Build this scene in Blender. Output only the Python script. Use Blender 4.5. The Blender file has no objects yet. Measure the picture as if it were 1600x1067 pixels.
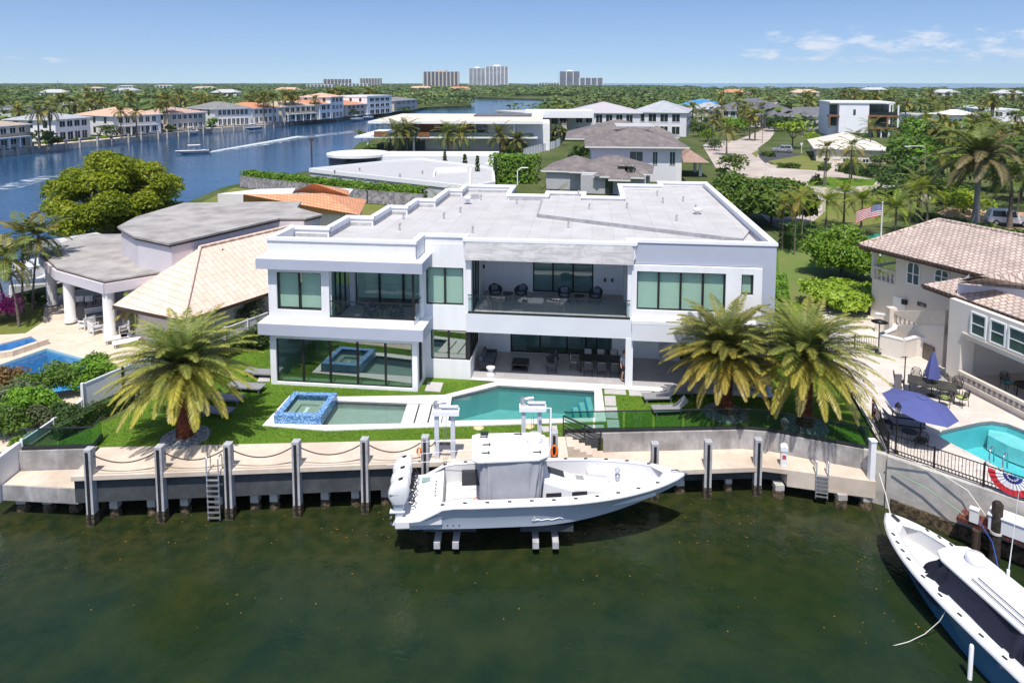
import bpy, math, random
import numpy as np
from mathutils import Vector, Matrix
from mathutils.geometry import tessellate_polygon
rnd = random.Random(7)
R = math.radians
S = bpy.context.scene
COL = S.collection

# ------------------------------------------------------------------ camera
H = 19.5
PITCH = R(5.08)
cam_d = bpy.data.cameras.new('camera'); cam = bpy.data.objects.new('camera', cam_d); COL.objects.link(cam)
cam_d.sensor_width = 36.0; cam_d.lens = 36.0*1067/1600
cam_d.shift_x = 0.0; cam_d.shift_y = -(533.5-224)/1600
cam_d.clip_start = 0.3; cam_d.clip_end = 30000
cam.location = (0, 0, H); cam.rotation_euler = (math.pi/2-PITCH, 0, 0)
S.camera = cam

# ------------------------------------------------------------------ sky and sun
SUN_EL, SUN_AZ = R(66), R(-7)            # azimuth measured from -Y (behind the camera) towards +X
to_sun = Vector((math.sin(SUN_AZ)*math.cos(SUN_EL), -math.cos(SUN_AZ)*math.cos(SUN_EL), math.sin(SUN_EL)))
W = bpy.data.worlds.new('World'); S.world = W; W.use_nodes = True
nt = W.node_tree; nt.nodes.clear()
def wn(t, **k):
    n = nt.nodes.new(t)
    for a, b in k.items(): setattr(n, a, b)
    return n
out = wn('ShaderNodeOutputWorld'); bg = wn('ShaderNodeBackground'); bg.inputs['Strength'].default_value = 0.1
sky = wn('ShaderNodeTexSky', sky_type='NISHITA', sun_disc=False, sun_elevation=SUN_EL, sun_rotation=math.pi-SUN_AZ,
         altitude=0, air_density=1.0, dust_density=0.8, ozone_density=2.2)
tc = wn('ShaderNodeTexCoord'); sep = wn('ShaderNodeSeparateXYZ')
def L(a, b): nt.links.new(a, b)
L(tc.outputs['Generated'], sep.inputs[0])
def wmath(op, a, b=None, c=None):
    n = wn('ShaderNodeMath', operation=op)
    for i, v in enumerate((a, b, c)):
        if v is None: continue
        if isinstance(v, (int, float)): n.inputs[i].default_value = v
        else: L(v, n.inputs[i])
    return n.outputs[0]
def wmap(v, a, b, c=0, d=1, smooth=True):
    n = wn('ShaderNodeMapRange', interpolation_type='SMOOTHSTEP' if smooth else 'LINEAR')
    L(v, n.inputs[0]); n.inputs[1].default_value = a; n.inputs[2].default_value = b
    n.inputs[3].default_value = c; n.inputs[4].default_value = d
    return n.outputs[0]
# the low sky is read a little higher up so that it keeps the deep blue of a clear sea-air day
lift = wmath('ADD', wmath('MULTIPLY', sep.outputs[2], 1.3), 0.085)
cmb = wn('ShaderNodeCombineXYZ'); L(sep.outputs[0], cmb.inputs[0]); L(sep.outputs[1], cmb.inputs[1]); L(lift, cmb.inputs[2])
nrm = wn('ShaderNodeVectorMath', operation='NORMALIZE'); L(cmb.outputs[0], nrm.inputs[0]); L(nrm.outputs[0], sky.inputs[0])
hs = wn('ShaderNodeHueSaturation'); hs.inputs['Hue'].default_value = .508; hs.inputs['Saturation'].default_value = 1.12; hs.inputs['Value'].default_value = 1.4
L(sky.outputs[0], hs.inputs['Color'])
# small fair-weather clouds low over the sea
cc = wn('ShaderNodeCombineXYZ'); az = wmath('DIVIDE', sep.outputs[0], wmath('MAXIMUM', sep.outputs[1], 0.05)); el = wmath('DIVIDE', sep.outputs[2], wmath('MAXIMUM', sep.outputs[1], 0.05))
L(wmath('MULTIPLY', az, 19.0), cc.inputs[0]); L(wmath('MULTIPLY', el, 62.0), cc.inputs[1])
no = wn('ShaderNodeTexNoise'); no.inputs['Scale'].default_value = 1.0; no.inputs['Detail'].default_value = 9; no.inputs['Roughness'].default_value = 0.62
L(cc.outputs[0], no.inputs['Vector'])
base_band = wmath('MULTIPLY', wmap(el, 0.018, 0.035), wmap(el, 0.11, 0.06))
fac_r = wmath('MULTIPLY', wmap(az, 0.16, 0.42), base_band)
fac_l = wmath('MULTIPLY', wmath('MULTIPLY', wmap(az, -0.58, -0.66), wmath('MULTIPLY', wmap(el, 0.024, 0.028), wmap(el, 0.042, 0.034))), 0.8)
mask = wmath('MAXIMUM', fac_r, fac_l)
cl = wmath('MULTIPLY', wmap(wmath('ADD', no.outputs['Fac'], wmath('MULTIPLY', wmath('SUBTRACT', mask, 1.0), 0.35)), 0.42, 0.66), 0.7)
mixc = wn('ShaderNodeMix', data_type='RGBA'); mixc.inputs[7].default_value = (8.2, 8.4, 9.0, 1)
L(cl, mixc.inputs[0]); L(hs.outputs[0], mixc.inputs[6]); L(mixc.outputs[2], bg.inputs['Color']); L(bg.outputs[0], out.inputs[0])

sd = bpy.data.lights.new('sun', 'SUN'); sd.energy = 4.8; sd.angle = R(0.53); sd.color = (1.0, 0.95, 0.88)
sun = bpy.data.objects.new('sun', sd); COL.objects.link(sun)
sun.rotation_euler = to_sun.to_track_quat('Z', 'Y').to_euler(); sun.location = (0, 0, 60)
S.view_settings.view_transform = 'Standard'; S.view_settings.look = 'None'; S.view_settings.gamma = 1
S.view_settings.exposure = 0.18
S.render.engine = 'CYCLES'
S.cycles.max_bounces = 8; S.cycles.transparent_max_bounces = 16

# ------------------------------------------------------------------ surveying helpers (photo pixel -> place on a level plane)
CP, SP = math.cos(PITCH), math.sin(PITCH)
def ray(u, v):
    x = (u-800)/1067; y = (224-v)/1067
    return x, CP+y*SP, -SP+y*CP
def at(u, v, z):
    a, b, c = ray(u, v); t = (z-H)/c
    return (a*t, b*t, z)
def on(u, v, Y):
    a, b, c = ray(u, v); t = Y/b
    return (a*t, Y, H+c*t)
def xy(u, v, z):
    p = at(u, v, z); return (p[0], p[1])

# ------------------------------------------------------------------ mesh helpers
class MB:
    """collects faces; build() links them as one mesh object"""
    def __init__(s, ox=0, oy=0, oz=0):
        s.v = []; s.f = []; s.m = []; s.s = []; s.o = (ox, oy, oz); s.k = 0
    def pv(s, p):
        s.v.append((p[0]-s.o[0], p[1]-s.o[1], p[2]-s.o[2])); return len(s.v)-1
    def face(s, pts, k=None, sm=False):
        s.f.append([s.pv(p) for p in pts]); s.m.append(s.k if k is None else k); s.s.append(sm); return s
    def raw(s, V, F, sm=False):
        b = len(s.v)
        for p in V: s.pv(p)
        for f in F: s.f.append([b+i for i in f]); s.m.append(s.k); s.s.append(sm)
        return s
    def box(s, x0, x1, y0, y1, z0, z1):
        V = [(x, y, z) for z in (z0, z1) for y in (y0, y1) for x in (x0, x1)]
        return s.raw(V, [(0, 2, 3, 1), (4, 5, 7, 6), (0, 1, 5, 4), (2, 6, 7, 3), (0, 4, 6, 2), (1, 3, 7, 5)])
    def obox(s, c, d, yaw=0, pitch=0):
        """box of size d centred on c (z from base), turned"""
        m = Matrix.Rotation(yaw, 3, 'Z') @ Matrix.Rotation(pitch, 3, 'Y')
        V = []
        for z in (0, d[2]):
            for y in (-d[1]/2, d[1]/2):
                for x in (-d[0]/2, d[0]/2):
                    p = m @ Vector((x, y, z)); V.append((c[0]+p.x, c[1]+p.y, c[2]+p.z))
        return s.raw(V, [(0, 2, 3, 1), (4, 5, 7, 6), (0, 1, 5, 4), (2, 6, 7, 3), (0, 4, 6, 2), (1, 3, 7, 5)])
    def prism(s, P, z0, z1, bottom=True):
        n = len(P)
        a = sum(P[i][0]*P[(i+1) % n][1]-P[(i+1) % n][0]*P[i][1] for i in range(n))
        if a < 0: P = P[::-1]
        zt = z1 if isinstance(z1, (list, tuple)) else [z1]*n
        V = [(p[0], p[1], z0) for p in P]+[(p[0], p[1], zt[i]) for i, p in enumerate(P)]
        F = [(i, (i+1) % n, n+(i+1) % n, n+i) for i in range(n)]+[tuple(range(n, 2*n))]
        if bottom: F.append(tuple(range(n-1, -1, -1)))
        return s.raw(V, F)
    def flat(s, outer, z, holes=()):
        loops = [[Vector((p[0], p[1], 0)) for p in outer]]+[[Vector((p[0], p[1], 0)) for p in h] for h in holes]
        allp = [p for l in loops for p in l]
        T = tessellate_polygon(loops)
        F = []
        for t in T:
            a, b, c = (allp[i] for i in t)
            if (b-a).cross(c-a).z < 0: t = (t[0], t[2], t[1])
            F.append(tuple(t))
        return s.raw([(p.x, p.y, z) for p in allp], F)
    def slab(s, outer, z0, z1, holes=()):
        s.flat(outer, z1, holes)
        for l in [outer]+list(holes):
            n = len(l)
            for i in range(n):
                a, b = l[i], l[(i+1) % n]
                s.face([(a[0], a[1], z0), (b[0], b[1], z0), (b[0], b[1], z1), (a[0], a[1], z1)])
        return s
    def wall(s, A, B, z0, z1, th, z1b=None):
        """upright slab from A to B"""
        d = Vector((B[0]-A[0], B[1]-A[1])); n = Vector((-d.y, d.x)).normalized()*th/2
        P = [(A[0]-n.x, A[1]-n.y), (B[0]-n.x, B[1]-n.y), (B[0]+n.x, B[1]+n.y), (A[0]+n.x, A[1]+n.y)]
        zb = z1 if z1b is None else z1b
        return s.prism(P, z0, [z1, zb, zb, z1])
    def tube(s, pts, r, n=8, cap=True, sm=True):
        pts = [Vector(p) for p in pts]; m = len(pts); rr = r if isinstance(r, (list, tuple)) else [r]*m
        V = []; prev = None
        for i, p in enumerate(pts):
            t = (pts[min(i+1, m-1)]-pts[max(i-1, 0)])
            if t.length < 1e-9: t = Vector((0, 0, 1))
            t.normalize()
            if prev is None:
                a = Vector((0, 0, 1)) if abs(t.z) < .9 else Vector((1, 0, 0))
            else: a = prev
            x = (a-t*a.dot(t)).normalized(); prev = x; y = t.cross(x)
            for j in range(n):
                an = 2*math.pi*j/n; q = p+(x*math.cos(an)+y*math.sin(an))*rr[i]; V.append(tuple(q))
        F = []
        for i in range(m-1):
            for j in range(n):
                F.append((i*n+j, i*n+(j+1) % n, (i+1)*n+(j+1) % n, (i+1)*n+j))
        s.raw(V, F, sm)
        if cap:
            s.raw([V[j] for j in range(n)], [tuple(range(n-1, -1, -1))]); s.raw([V[(m-1)*n+j] for j in range(n)], [tuple(range(n))])
        return s
    def bar(s, a, b, w, h=None):
        a = Vector(a); b = Vector(b); h = h or w; t = (b-a).normalized()
        up = Vector((0, 0, 1)) if abs(t.z) < .95 else Vector((0, 1, 0))
        x = t.cross(up).normalized(); y = x.cross(t)
        V = [tuple(p+x*(i*w/2)+y*(j*h/2)) for p in (a, b) for j in (-1, 1) for i in (-1, 1)]
        return s.raw(V, [(0, 2, 3, 1), (4, 5, 7, 6), (0, 1, 5, 4), (2, 6, 7, 3), (0, 4, 6, 2), (1, 3, 7, 5)])
    def lathe(s, prof, c=(0, 0, 0), n=16, sm=True):
        V = []
        for r, z in prof:
            for j in range(n):
                a = 2*math.pi*j/n; V.append((c[0]+r*math.cos(a), c[1]+r*math.sin(a), c[2]+z))
        F = [(i*n+j, i*n+(j+1) % n, (i+1)*n+(j+1) % n, (i+1)*n+j) for i in range(len(prof)-1) for j in range(n)]
        s.raw(V, F, sm)
        if prof[-1][0] > 1e-4: s.raw(V[-n:], [tuple(range(n))])
        if prof[0][0] > 1e-4: s.raw(V[:n], [tuple(range(n-1, -1, -1))])
        return s
    def loft(s, rings, closed=False, sm=True):
        n = len(rings[0]); V = [p for r in rings for p in r]; F = []
        for i in range(len(rings)-1):
            for j in range(n if closed else n-1):
                F.append((i*n+j, i*n+(j+1) % n, (i+1)*n+(j+1) % n, (i+1)*n+j))
        return s.raw(V, F, sm)
    def build(s, name, mats, parent=None, bevel=0, weld=False):
        me = bpy.data.meshes.new(name); me.from_pydata(s.v, [], s.f)
        for m in (mats if isinstance(mats, (list, tuple)) else [mats]): me.materials.append(m)
        me.polygons.foreach_set('material_index', s.m); me.polygons.foreach_set('use_smooth', s.s); me.update()
        o = bpy.data.objects.new(name, me); COL.objects.link(o)
        if parent: o.parent = parent
        if bevel:
            b = o.modifiers.new('bevel', 'BEVEL'); b.width = bevel; b.segments = 2; b.limit_method = 'ANGLE'; b.angle_limit = R(50)
        return o
def tag(o, label=None, cat=None, group=None, kind=None):
    if label: o['label'] = label
    if cat: o['category'] = cat
    if group: o['group'] = group
    if kind: o['kind'] = kind
    return o
def thing(name, label, cat, loc=(0, 0, 0), rz=0, group=None):
    o = bpy.data.objects.new(name, None); COL.objects.link(o); o.empty_display_size = .2
    o.location = loc; o.rotation_euler = (0, 0, rz)
    return tag(o, label, cat, group)
KIDS = {}
def copy_tree(o, loc=None, rz=None, label=None, group=None, scale=None):
    def cp(x, par):
        c = x.copy(); COL.objects.link(c)
        if par: c.parent = par
        for ch in x.children: cp(ch, c)
        return c
    c = cp(o, None)
    if loc is not None: c.location = loc
    if rz is not None: c.rotation_euler = (0, 0, rz)
    if scale is not None: c.scale = (scale,)*3 if isinstance(scale, (int, float)) else scale
    return tag(c, label, None, group)
def structure(o): o['kind'] = 'structure'; return o
def stuff(o, label=None, cat=None): o['kind'] = 'stuff'; return tag(o, label, cat)
def np_mesh(name, Q, mats, midx=None, parent=None, smooth=False):
    """Q: (n,k,3) array of separate k-gons"""
    Q = np.asarray(Q, dtype=np.float32); n, k = Q.shape[:2]
    me = bpy.data.meshes.new(name)
    me.vertices.add(n*k); me.vertices.foreach_set('co', Q.reshape(-1))
    me.loops.add(n*k); me.loops.foreach_set('vertex_index', np.arange(n*k, dtype=np.int32))
    me.polygons.add(n); me.polygons.foreach_set('loop_start', np.arange(0, n*k, k, dtype=np.int32))
    for m in (mats if isinstance(mats, (list, tuple)) else [mats]): me.materials.append(m)
    if midx is not None: me.polygons.foreach_set('material_index', np.asarray(midx, dtype=np.int32))
    me.update(calc_edges=True); me.validate()
    o = bpy.data.objects.new(name, me); COL.objects.link(o)
    if parent: o.parent = parent
    return o

# ------------------------------------------------------------------ materials
def lin(h):
    h = h.lstrip('#'); c = [int(h[i:i+2], 16)/255 for i in (0, 2, 4)]
    return tuple(x/12.92 if x <= .04045 else ((x+.055)/1.055)**2.4 for x in c)
MATS = {}
def mat(name, col, rough=.6, var=.12, scale=2.0, bump=0.0, bscale=None, metal=0, spec=.4, detail=6, stretch=None, coords='Object', coat=0):
    if name in MATS: return MATS[name]
    if isinstance(col, str): col = lin(col)
    m = bpy.data.materials.new(name); m.use_nodes = True; t = m.node_tree; b = t.nodes['Principled BSDF']
    b.inputs['Roughness'].default_value = rough; b.inputs['Metallic'].default_value = metal
    b.inputs['Specular IOR Level'].default_value = spec; b.inputs['Coat Weight'].default_value = coat
    tcn = t.nodes.new('ShaderNodeTexCoord'); vec = tcn.outputs[coords]
    if stretch:
        mp = t.nodes.new('ShaderNodeMapping'); mp.inputs['Scale'].default_value = stretch; t.links.new(vec, mp.inputs[0]); vec = mp.outputs[0]
    n = t.nodes.new('ShaderNodeTexNoise'); n.inputs['Scale'].default_value = scale; n.inputs['Detail'].default_value = detail
    t.links.new(vec, n.inputs['Vector'])
    mx = t.nodes.new('ShaderNodeMix'); mx.data_type = 'RGBA'
    mx.inputs[6].default_value = (*[c*(1-var) for c in col], 1); mx.inputs[7].default_value = (*[min(1, c*(1+var)) for c in col], 1)
    mr = t.nodes.new('ShaderNodeMapRange'); mr.inputs[1].default_value = .3; mr.inputs[2].default_value = .7
    t.links.new(n.outputs['Fac'], mr.inputs[0]); t.links.new(mr.outputs[0], mx.inputs[0]); t.links.new(mx.outputs[2], b.inputs['Base Color'])
    if bump:
        n2 = t.nodes.new('ShaderNodeTexNoise'); n2.inputs['Scale'].default_value = bscale or scale*6; n2.inputs['Detail'].default_value = 4
        t.links.new(vec, n2.inputs['Vector'])
        bp = t.nodes.new('ShaderNodeBump'); bp.inputs['Strength'].default_value = bump; bp.inputs['Distance'].default_value = .03
        t.links.new(n2.outputs['Fac'], bp.inputs['Height']); t.links.new(bp.outputs[0], b.inputs['Normal'])
    MATS[name] = m; return m
def nodes_of(m):
    t = m.node_tree; return t, t.nodes['Principled BSDF']
def blend2(name, c1, c2, pscale, lo=.4, hi=.6, **k):
    """two-tone patchy surface"""
    m = mat(name, c1, **k); t, b = nodes_of(m)
    n = t.nodes.new('ShaderNodeTexNoise'); n.inputs['Scale'].default_value = pscale; n.inputs['Detail'].default_value = 7; n.inputs['Roughness'].default_value = .6
    tcn = t.nodes.new('ShaderNodeTexCoord'); t.links.new(tcn.outputs['Object'], n.inputs['Vector'])
    mr = t.nodes.new('ShaderNodeMapRange'); mr.inputs[1].default_value = lo; mr.inputs[2].default_value = hi
    t.links.new(n.outputs['Fac'], mr.inputs[0])
    mx = t.nodes.new('ShaderNodeMix'); mx.data_type = 'RGBA'; mx.inputs[7].default_value = (*(lin(c2) if isinstance(c2, str) else c2), 1)
    old = b.inputs['Base Color'].links[0].from_socket
    t.links.new(mr.outputs[0], mx.inputs[0]); t.links.new(old, mx.inputs[6]); t.links.new(mx.outputs[2], b.inputs['Base Color'])
    return m
def tiles(name, c1, c2, mortar, sx, sy, rough=.7, msize=.02, off=.5, bump=.3, coords='Object', rot=0, var_noise=.25):
    """rows of tiles / planks / joints (brick texture)"""
    if name in MATS: return MATS[name]
    m = bpy.data.materials.new(name); m.use_nodes = True; t, b = nodes_of(m); b.inputs['Roughness'].default_value = rough
    b.inputs['Specular IOR Level'].default_value = .3
    tcn = t.nodes.new('ShaderNodeTexCoord'); mp = t.nodes.new('ShaderNodeMapping'); mp.inputs['Rotation'].default_value = rot if isinstance(rot, (tuple, list)) else (0, 0, rot)
    br = t.nodes.new('ShaderNodeTexBrick'); br.offset = off
    c1, c2, mortar = [lin(c) if isinstance(c, str) else c for c in (c1, c2, mortar)]
    br.inputs['Color1'].default_value = (*c1, 1); br.inputs['Color2'].default_value = (*c2, 1); br.inputs['Mortar'].default_value = (*mortar, 1)
    br.inputs['Scale'].default_value = 1; br.inputs['Mortar Size'].default_value = msize; br.inputs['Brick Width'].default_value = sx; br.inputs['Row Height'].default_value = sy
    br.inputs['Mortar Smooth'].default_value = .3
    t.links.new(tcn.outputs[coords], mp.inputs[0]); t.links.new(mp.outputs[0], br.inputs['Vector'])
    n = t.nodes.new('ShaderNodeTexNoise'); n.inputs['Scale'].default_value = .7; n.inputs['Detail'].default_value = 8; t.links.new(tcn.outputs['Object'], n.inputs['Vector'])
    mr = t.nodes.new('ShaderNodeMapRange'); mr.inputs[1].default_value = .25; mr.inputs[2].default_value = .75; mr.inputs[3].default_value = 1-var_noise; mr.inputs[4].default_value = 1+var_noise*.4
    t.links.new(n.outputs['Fac'], mr.inputs[0])
    mx = t.nodes.new('ShaderNodeMix'); mx.data_type = 'RGBA'; mx.blend_type = 'MULTIPLY'; mx.inputs[0].default_value = 1
    t.links.new(br.outputs['Color'], mx.inputs[6]); t.links.new(mr.outputs[0], mx.inputs[7]); t.links.new(mx.outputs[2], b.inputs['Base Color'])
    if bump:
        bp = t.nodes.new('ShaderNodeBump'); bp.inputs['Strength'].default_value = bump; bp.inputs['Distance'].default_value = .02; bp.invert = True
        t.links.new(br.outputs['Fac'], bp.inputs['Height']); t.links.new(bp.outputs[0], b.inputs['Normal'])
    MATS[name] = m; return m
def leaf(name, c1, c2, scale=.9, trans=.25, rough=.5, c3=None):
    """leaves: clumps of two or three greens, some light passing through"""
    if name in MATS: return MATS[name]
    m = bpy.data.materials.new(name); m.use_nodes = True; t, b = nodes_of(m); b.inputs['Roughness'].default_value = rough; b.inputs['Specular IOR Level'].default_value = .3
    tcn = t.nodes.new('ShaderNodeTexCoord'); n = t.nodes.new('ShaderNodeTexNoise'); n.inputs['Scale'].default_value = scale; n.inputs['Detail'].default_value = 5; n.inputs['Roughness'].default_value = .7
    oi = t.nodes.new('ShaderNodeObjectInfo'); ad = t.nodes.new('ShaderNodeVectorMath'); ad.operation = 'ADD'
    t.links.new(tcn.outputs['Object'], ad.inputs[0]); t.links.new(oi.outputs['Location'], ad.inputs[1]); t.links.new(ad.outputs[0], n.inputs['Vector'])
    rp = t.nodes.new('ShaderNodeValToRGB'); rp.color_ramp.elements[0].position = .33; rp.color_ramp.elements[1].position = .66
    c1, c2 = [lin(c) if isinstance(c, str) else c for c in (c1, c2)]
    rp.color_ramp.elements[0].color = (*c1, 1); rp.color_ramp.elements[1].color = (*c2, 1)
    if c3:
        e = rp.color_ramp.elements.new(.78); e.color = (*(lin(c3) if isinstance(c3, str) else c3), 1)
    hsv = t.nodes.new('ShaderNodeHueSaturation')
    mr = t.nodes.new('ShaderNodeMapRange'); mr.inputs[3].default_value = .8; mr.inputs[4].default_value = 1.2; t.links.new(oi.outputs['Random'], mr.inputs[0]); t.links.new(mr.outputs[0], hsv.inputs['Value'])
    mr2 = t.nodes.new('ShaderNodeMapRange'); mr2.inputs[3].default_value = .485; mr2.inputs[4].default_value = .51; t.links.new(oi.outputs['Random'], mr2.inputs[0]); t.links.new(mr2.outputs[0], hsv.inputs['Hue'])
    t.links.new(n.outputs['Fac'], rp.inputs[0]); t.links.new(rp.outputs[0], hsv.inputs['Color']); t.links.new(hsv.outputs[0], b.inputs['Base Color'])
    if trans:
        tr = t.nodes.new('ShaderNodeBsdfTranslucent'); t.links.new(hsv.outputs[0], tr.inputs['Color'])
        ms = t.nodes.new('ShaderNodeMixShader'); ms.inputs[0].default_value = trans
        o = t.nodes['Material Output']; t.links.new(b.outputs[0], ms.inputs[1]); t.links.new(tr.outputs[0], ms.inputs[2]); t.links.new(ms.outputs[0], o.inputs[0])
    MATS[name] = m; return m
def glass(name, tint, refl=.06, rough=0.0, grazing=.9, gcol=(1, 1, 1), bump=0, bscale=3, ior=1.45):
    """thin clear sheet: tinted see-through plus a mirror reflection that grows at grazing angles"""
    m = bpy.data.materials.new(name); m.use_nodes = True; t = m.node_tree; t.nodes.remove(t.nodes['Principled BSDF'])
    tr = t.nodes.new('ShaderNodeBsdfTransparent'); tr.inputs[0].default_value = (*tint, 1)
    gl = t.nodes.new('ShaderNodeBsdfGlossy'); gl.inputs['Roughness'].default_value = rough; gl.inputs['Color'].default_value = (*gcol, 1)
    fr = t.nodes.new('ShaderNodeLayerWeight'); fr.inputs['Blend'].default_value = .5     # same from both sides, so light leaves as it enters
    pw = t.nodes.new('ShaderNodeMath'); pw.operation = 'POWER'; pw.inputs[1].default_value = 4.5; t.links.new(fr.outputs['Facing'], pw.inputs[0])
    mr = t.nodes.new('ShaderNodeMapRange'); mr.inputs[3].default_value = refl; mr.inputs[4].default_value = grazing
    t.links.new(pw.outputs[0], mr.inputs[0]); ms = t.nodes.new('ShaderNodeMixShader')
    t.links.new(mr.outputs[0], ms.inputs[0]); t.links.new(tr.outputs[0], ms.inputs[1]); t.links.new(gl.outputs[0], ms.inputs[2])
    t.links.new(ms.outputs[0], t.nodes['Material Output'].inputs[0])
    if bump:
        tcn = t.nodes.new('ShaderNodeTexCoord'); n = t.nodes.new('ShaderNodeTexNoise'); n.inputs['Scale'].default_value = bscale; n.inputs['Detail'].default_value = 4
        t.links.new(tcn.outputs['Object'], n.inputs['Vector']); bp = t.nodes.new('ShaderNodeBump'); bp.inputs['Strength'].default_value = bump; bp.inputs['Distance'].default_value = .05
        t.links.new(n.outputs['Fac'], bp.inputs['Height']); t.links.new(bp.outputs[0], gl.inputs['Normal']); t.links.new(bp.outputs[0], fr.inputs['Normal'])
    return m
def water(name, c1, c2, scale, wave, wscale, rough=.05, stretch=(1, 1, 1), c3=None):
    m = bpy.data.materials.new(name); m.use_nodes = True; t, b = nodes_of(m)
    b.inputs['Roughness'].default_value = rough; b.inputs['IOR'].default_value = 1.33
    tcn = t.nodes.new('ShaderNodeTexCoord'); n = t.nodes.new('ShaderNodeTexNoise'); n.inputs['Scale'].default_value = scale; n.inputs['Detail'].default_value = 8; n.inputs['Roughness'].default_value = .65
    mp = t.nodes.new('ShaderNodeMapping'); mp.inputs['Scale'].default_value = stretch; t.links.new(tcn.outputs['Object'], mp.inputs[0]); t.links.new(mp.outputs[0], n.inputs['Vector'])
    rp = t.nodes.new('ShaderNodeValToRGB'); rp.color_ramp.elements[0].position = .35; rp.color_ramp.elements[1].position = .68
    rp.color_ramp.elements[0].color = (*c1, 1); rp.color_ramp.elements[1].color = (*c2, 1)
    if c3:
        e = rp.color_ramp.elements.new(.8); e.color = (*c3, 1)
    t.links.new(n.outputs['Fac'], rp.inputs[0]); t.links.new(rp.outputs[0], b.inputs['Base Color'])
    h = None
    for sc, w in ((wscale, 1.0), (wscale*3.3, .45), (wscale*.3, 1.0)):
        n2 = t.nodes.new('ShaderNodeTexNoise'); n2.inputs['Scale'].default_value = sc; n2.inputs['Detail'].default_value = 3; n2.inputs['Distortion'].default_value = .4
        t.links.new(mp.outputs[0], n2.inputs['Vector']); mu = t.nodes.new('ShaderNodeMath'); mu.operation = 'MULTIPLY'; mu.inputs[1].default_value = w; t.links.new(n2.outputs['Fac'], mu.inputs[0])
        if h is None: h = mu.outputs[0]
        else:
            a = t.nodes.new('ShaderNodeMath'); a.operation = 'ADD'; t.links.new(h, a.inputs[0]); t.links.new(mu.outputs[0], a.inputs[1]); h = a.outputs[0]
    bp = t.nodes.new('ShaderNodeBump'); bp.inputs['Strength'].default_value = wave; bp.inputs['Distance'].default_value = .12
    t.links.new(h, bp.inputs['Height']); t.links.new(bp.outputs[0], b.inputs['Normal'])
    MATS[name] = m; return m

STUCCO = mat('white_stucco', (.77, .77, .78), rough=.75, var=.045, scale=1.3, bump=.05, bscale=40, stretch=(1.5, 1.5, .3))
GREYSTUCCO = mat('pale_grey_stucco', (.40, .43, .51), rough=.75, var=.04, scale=.8, bump=.05, bscale=40)
WHITE = mat('white_paint', (.80, .80, .80), rough=.4, var=.03)
GEL = mat('white_gelcoat', (.74, .74, .74), rough=.22, var=.02, scale=1.5, coat=.3)
DARK = mat('dark_bronze_frame', (.018, .018, .02), rough=.4, var=.1)
BLACK = mat('black_iron', (.012, .012, .013), rough=.5, var=.1)
CONC = blend2('pale_concrete', '#b9b4ac', '#8d8983', .9, .45, .75, rough=.8, var=.1, scale=4, bump=.15)
DECK = blend2('dock_concrete', '#cdbfae', '#b5a493', .35, .45, .7, rough=.8, var=.07, scale=3, bump=.1)
GREYCONC = blend2('weathered_concrete', '#a8a5a3', '#787572', .8, .4, .7, rough=.85, var=.18, scale=5, bump=.2, stretch=(1, 1, .35))
DKCONC = blend2('damp_concrete', '#4a4d50', '#2f3234', .6, .4, .7, rough=.8, var=.2, scale=3, bump=.2)
PILE = blend2('pile_concrete', '#b2b2b4', '#8e8f92', 1.2, .45, .7, rough=.8, var=.08, scale=5, bump=.1)
BARNACLE = blend2('barnacle_crust', '#6f5f48', '#2f2a20', 6, .4, .6, rough=.95, var=.3, scale=14, bump=.8)
ALU = mat('brushed_aluminium', (.62, .63, .65), rough=.35, metal=.85, var=.06, scale=8)
STEEL = mat('polished_steel', (.75, .75, .76), rough=.15, metal=1, var=.03)
LAWN = blend2('lawn_grass', (.105, .190, .018), (.075, .145, .016), .5, .35, .65, rough=.9, var=.28, scale=22, bump=.7, bscale=60, spec=.1)
LAWN2 = blend2('rough_grass', (.13, .17, .035), (.19, .18, .06), .25, .35, .65, rough=.9, var=.25, scale=9, bump=.6, bscale=40, spec=.1)
EARTH = blend2('ground_cover', (.055, .085, .022), (.11, .12, .05), .08, .4, .65, rough=.95, var=.3, scale=1.2, bump=.4, spec=.1)
PORC = tiles('patio_porcelain', '#a6a3a4', '#aeabac', '#8d8a8b', .9, .45, rough=.6, msize=.008, bump=.1, var_noise=.08)
TRAV = tiles('travertine_paving', '#d8c9b6', '#cdbca8', '#b5a593', .6, .4, rough=.7, msize=.008, bump=.15, var_noise=.12)
TRAVW = tiles('pale_stone_paving', '#d3cbc2', '#c6bcb2', '#a69c92', .6, .4, rough=.7, msize=.008, bump=.15, var_noise=.12)
COPING = mat('limestone_coping', (.66, .64, .61), rough=.7, var=.05, scale=3)
PAVERM = mat('porcelain_paver', (.45, .43, .42), rough=.7, var=.06, scale=3)
ROAD = blend2('street_concrete', '#b8aca0', '#a0958b', .2, .4, .65, rough=.9, var=.08, scale=1.5, bump=.1)
ASPH = mat('asphalt_drive', (.055, .057, .065), rough=.9, var=.15, scale=3)
SAND = blend2('sandy_ground', '#b99a78', '#8f7a5c', .3, .4, .6, rough=.95, var=.15, scale=3, bump=.2)
# ------------------------------------------------------------------ house frame
HA = math.atan(.1167); HO = (-13.82, 37.76)
HE1 = (math.cos(HA), -math.sin(HA)); HE2 = (math.sin(HA), math.cos(HA))
def HL(w, d): return (HO[0]+w*HE1[0]+d*HE2[0], HO[1]+w*HE1[1]+d*HE2[1])
def Lerp(a, b, t): return a+(b-a)*t

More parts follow.
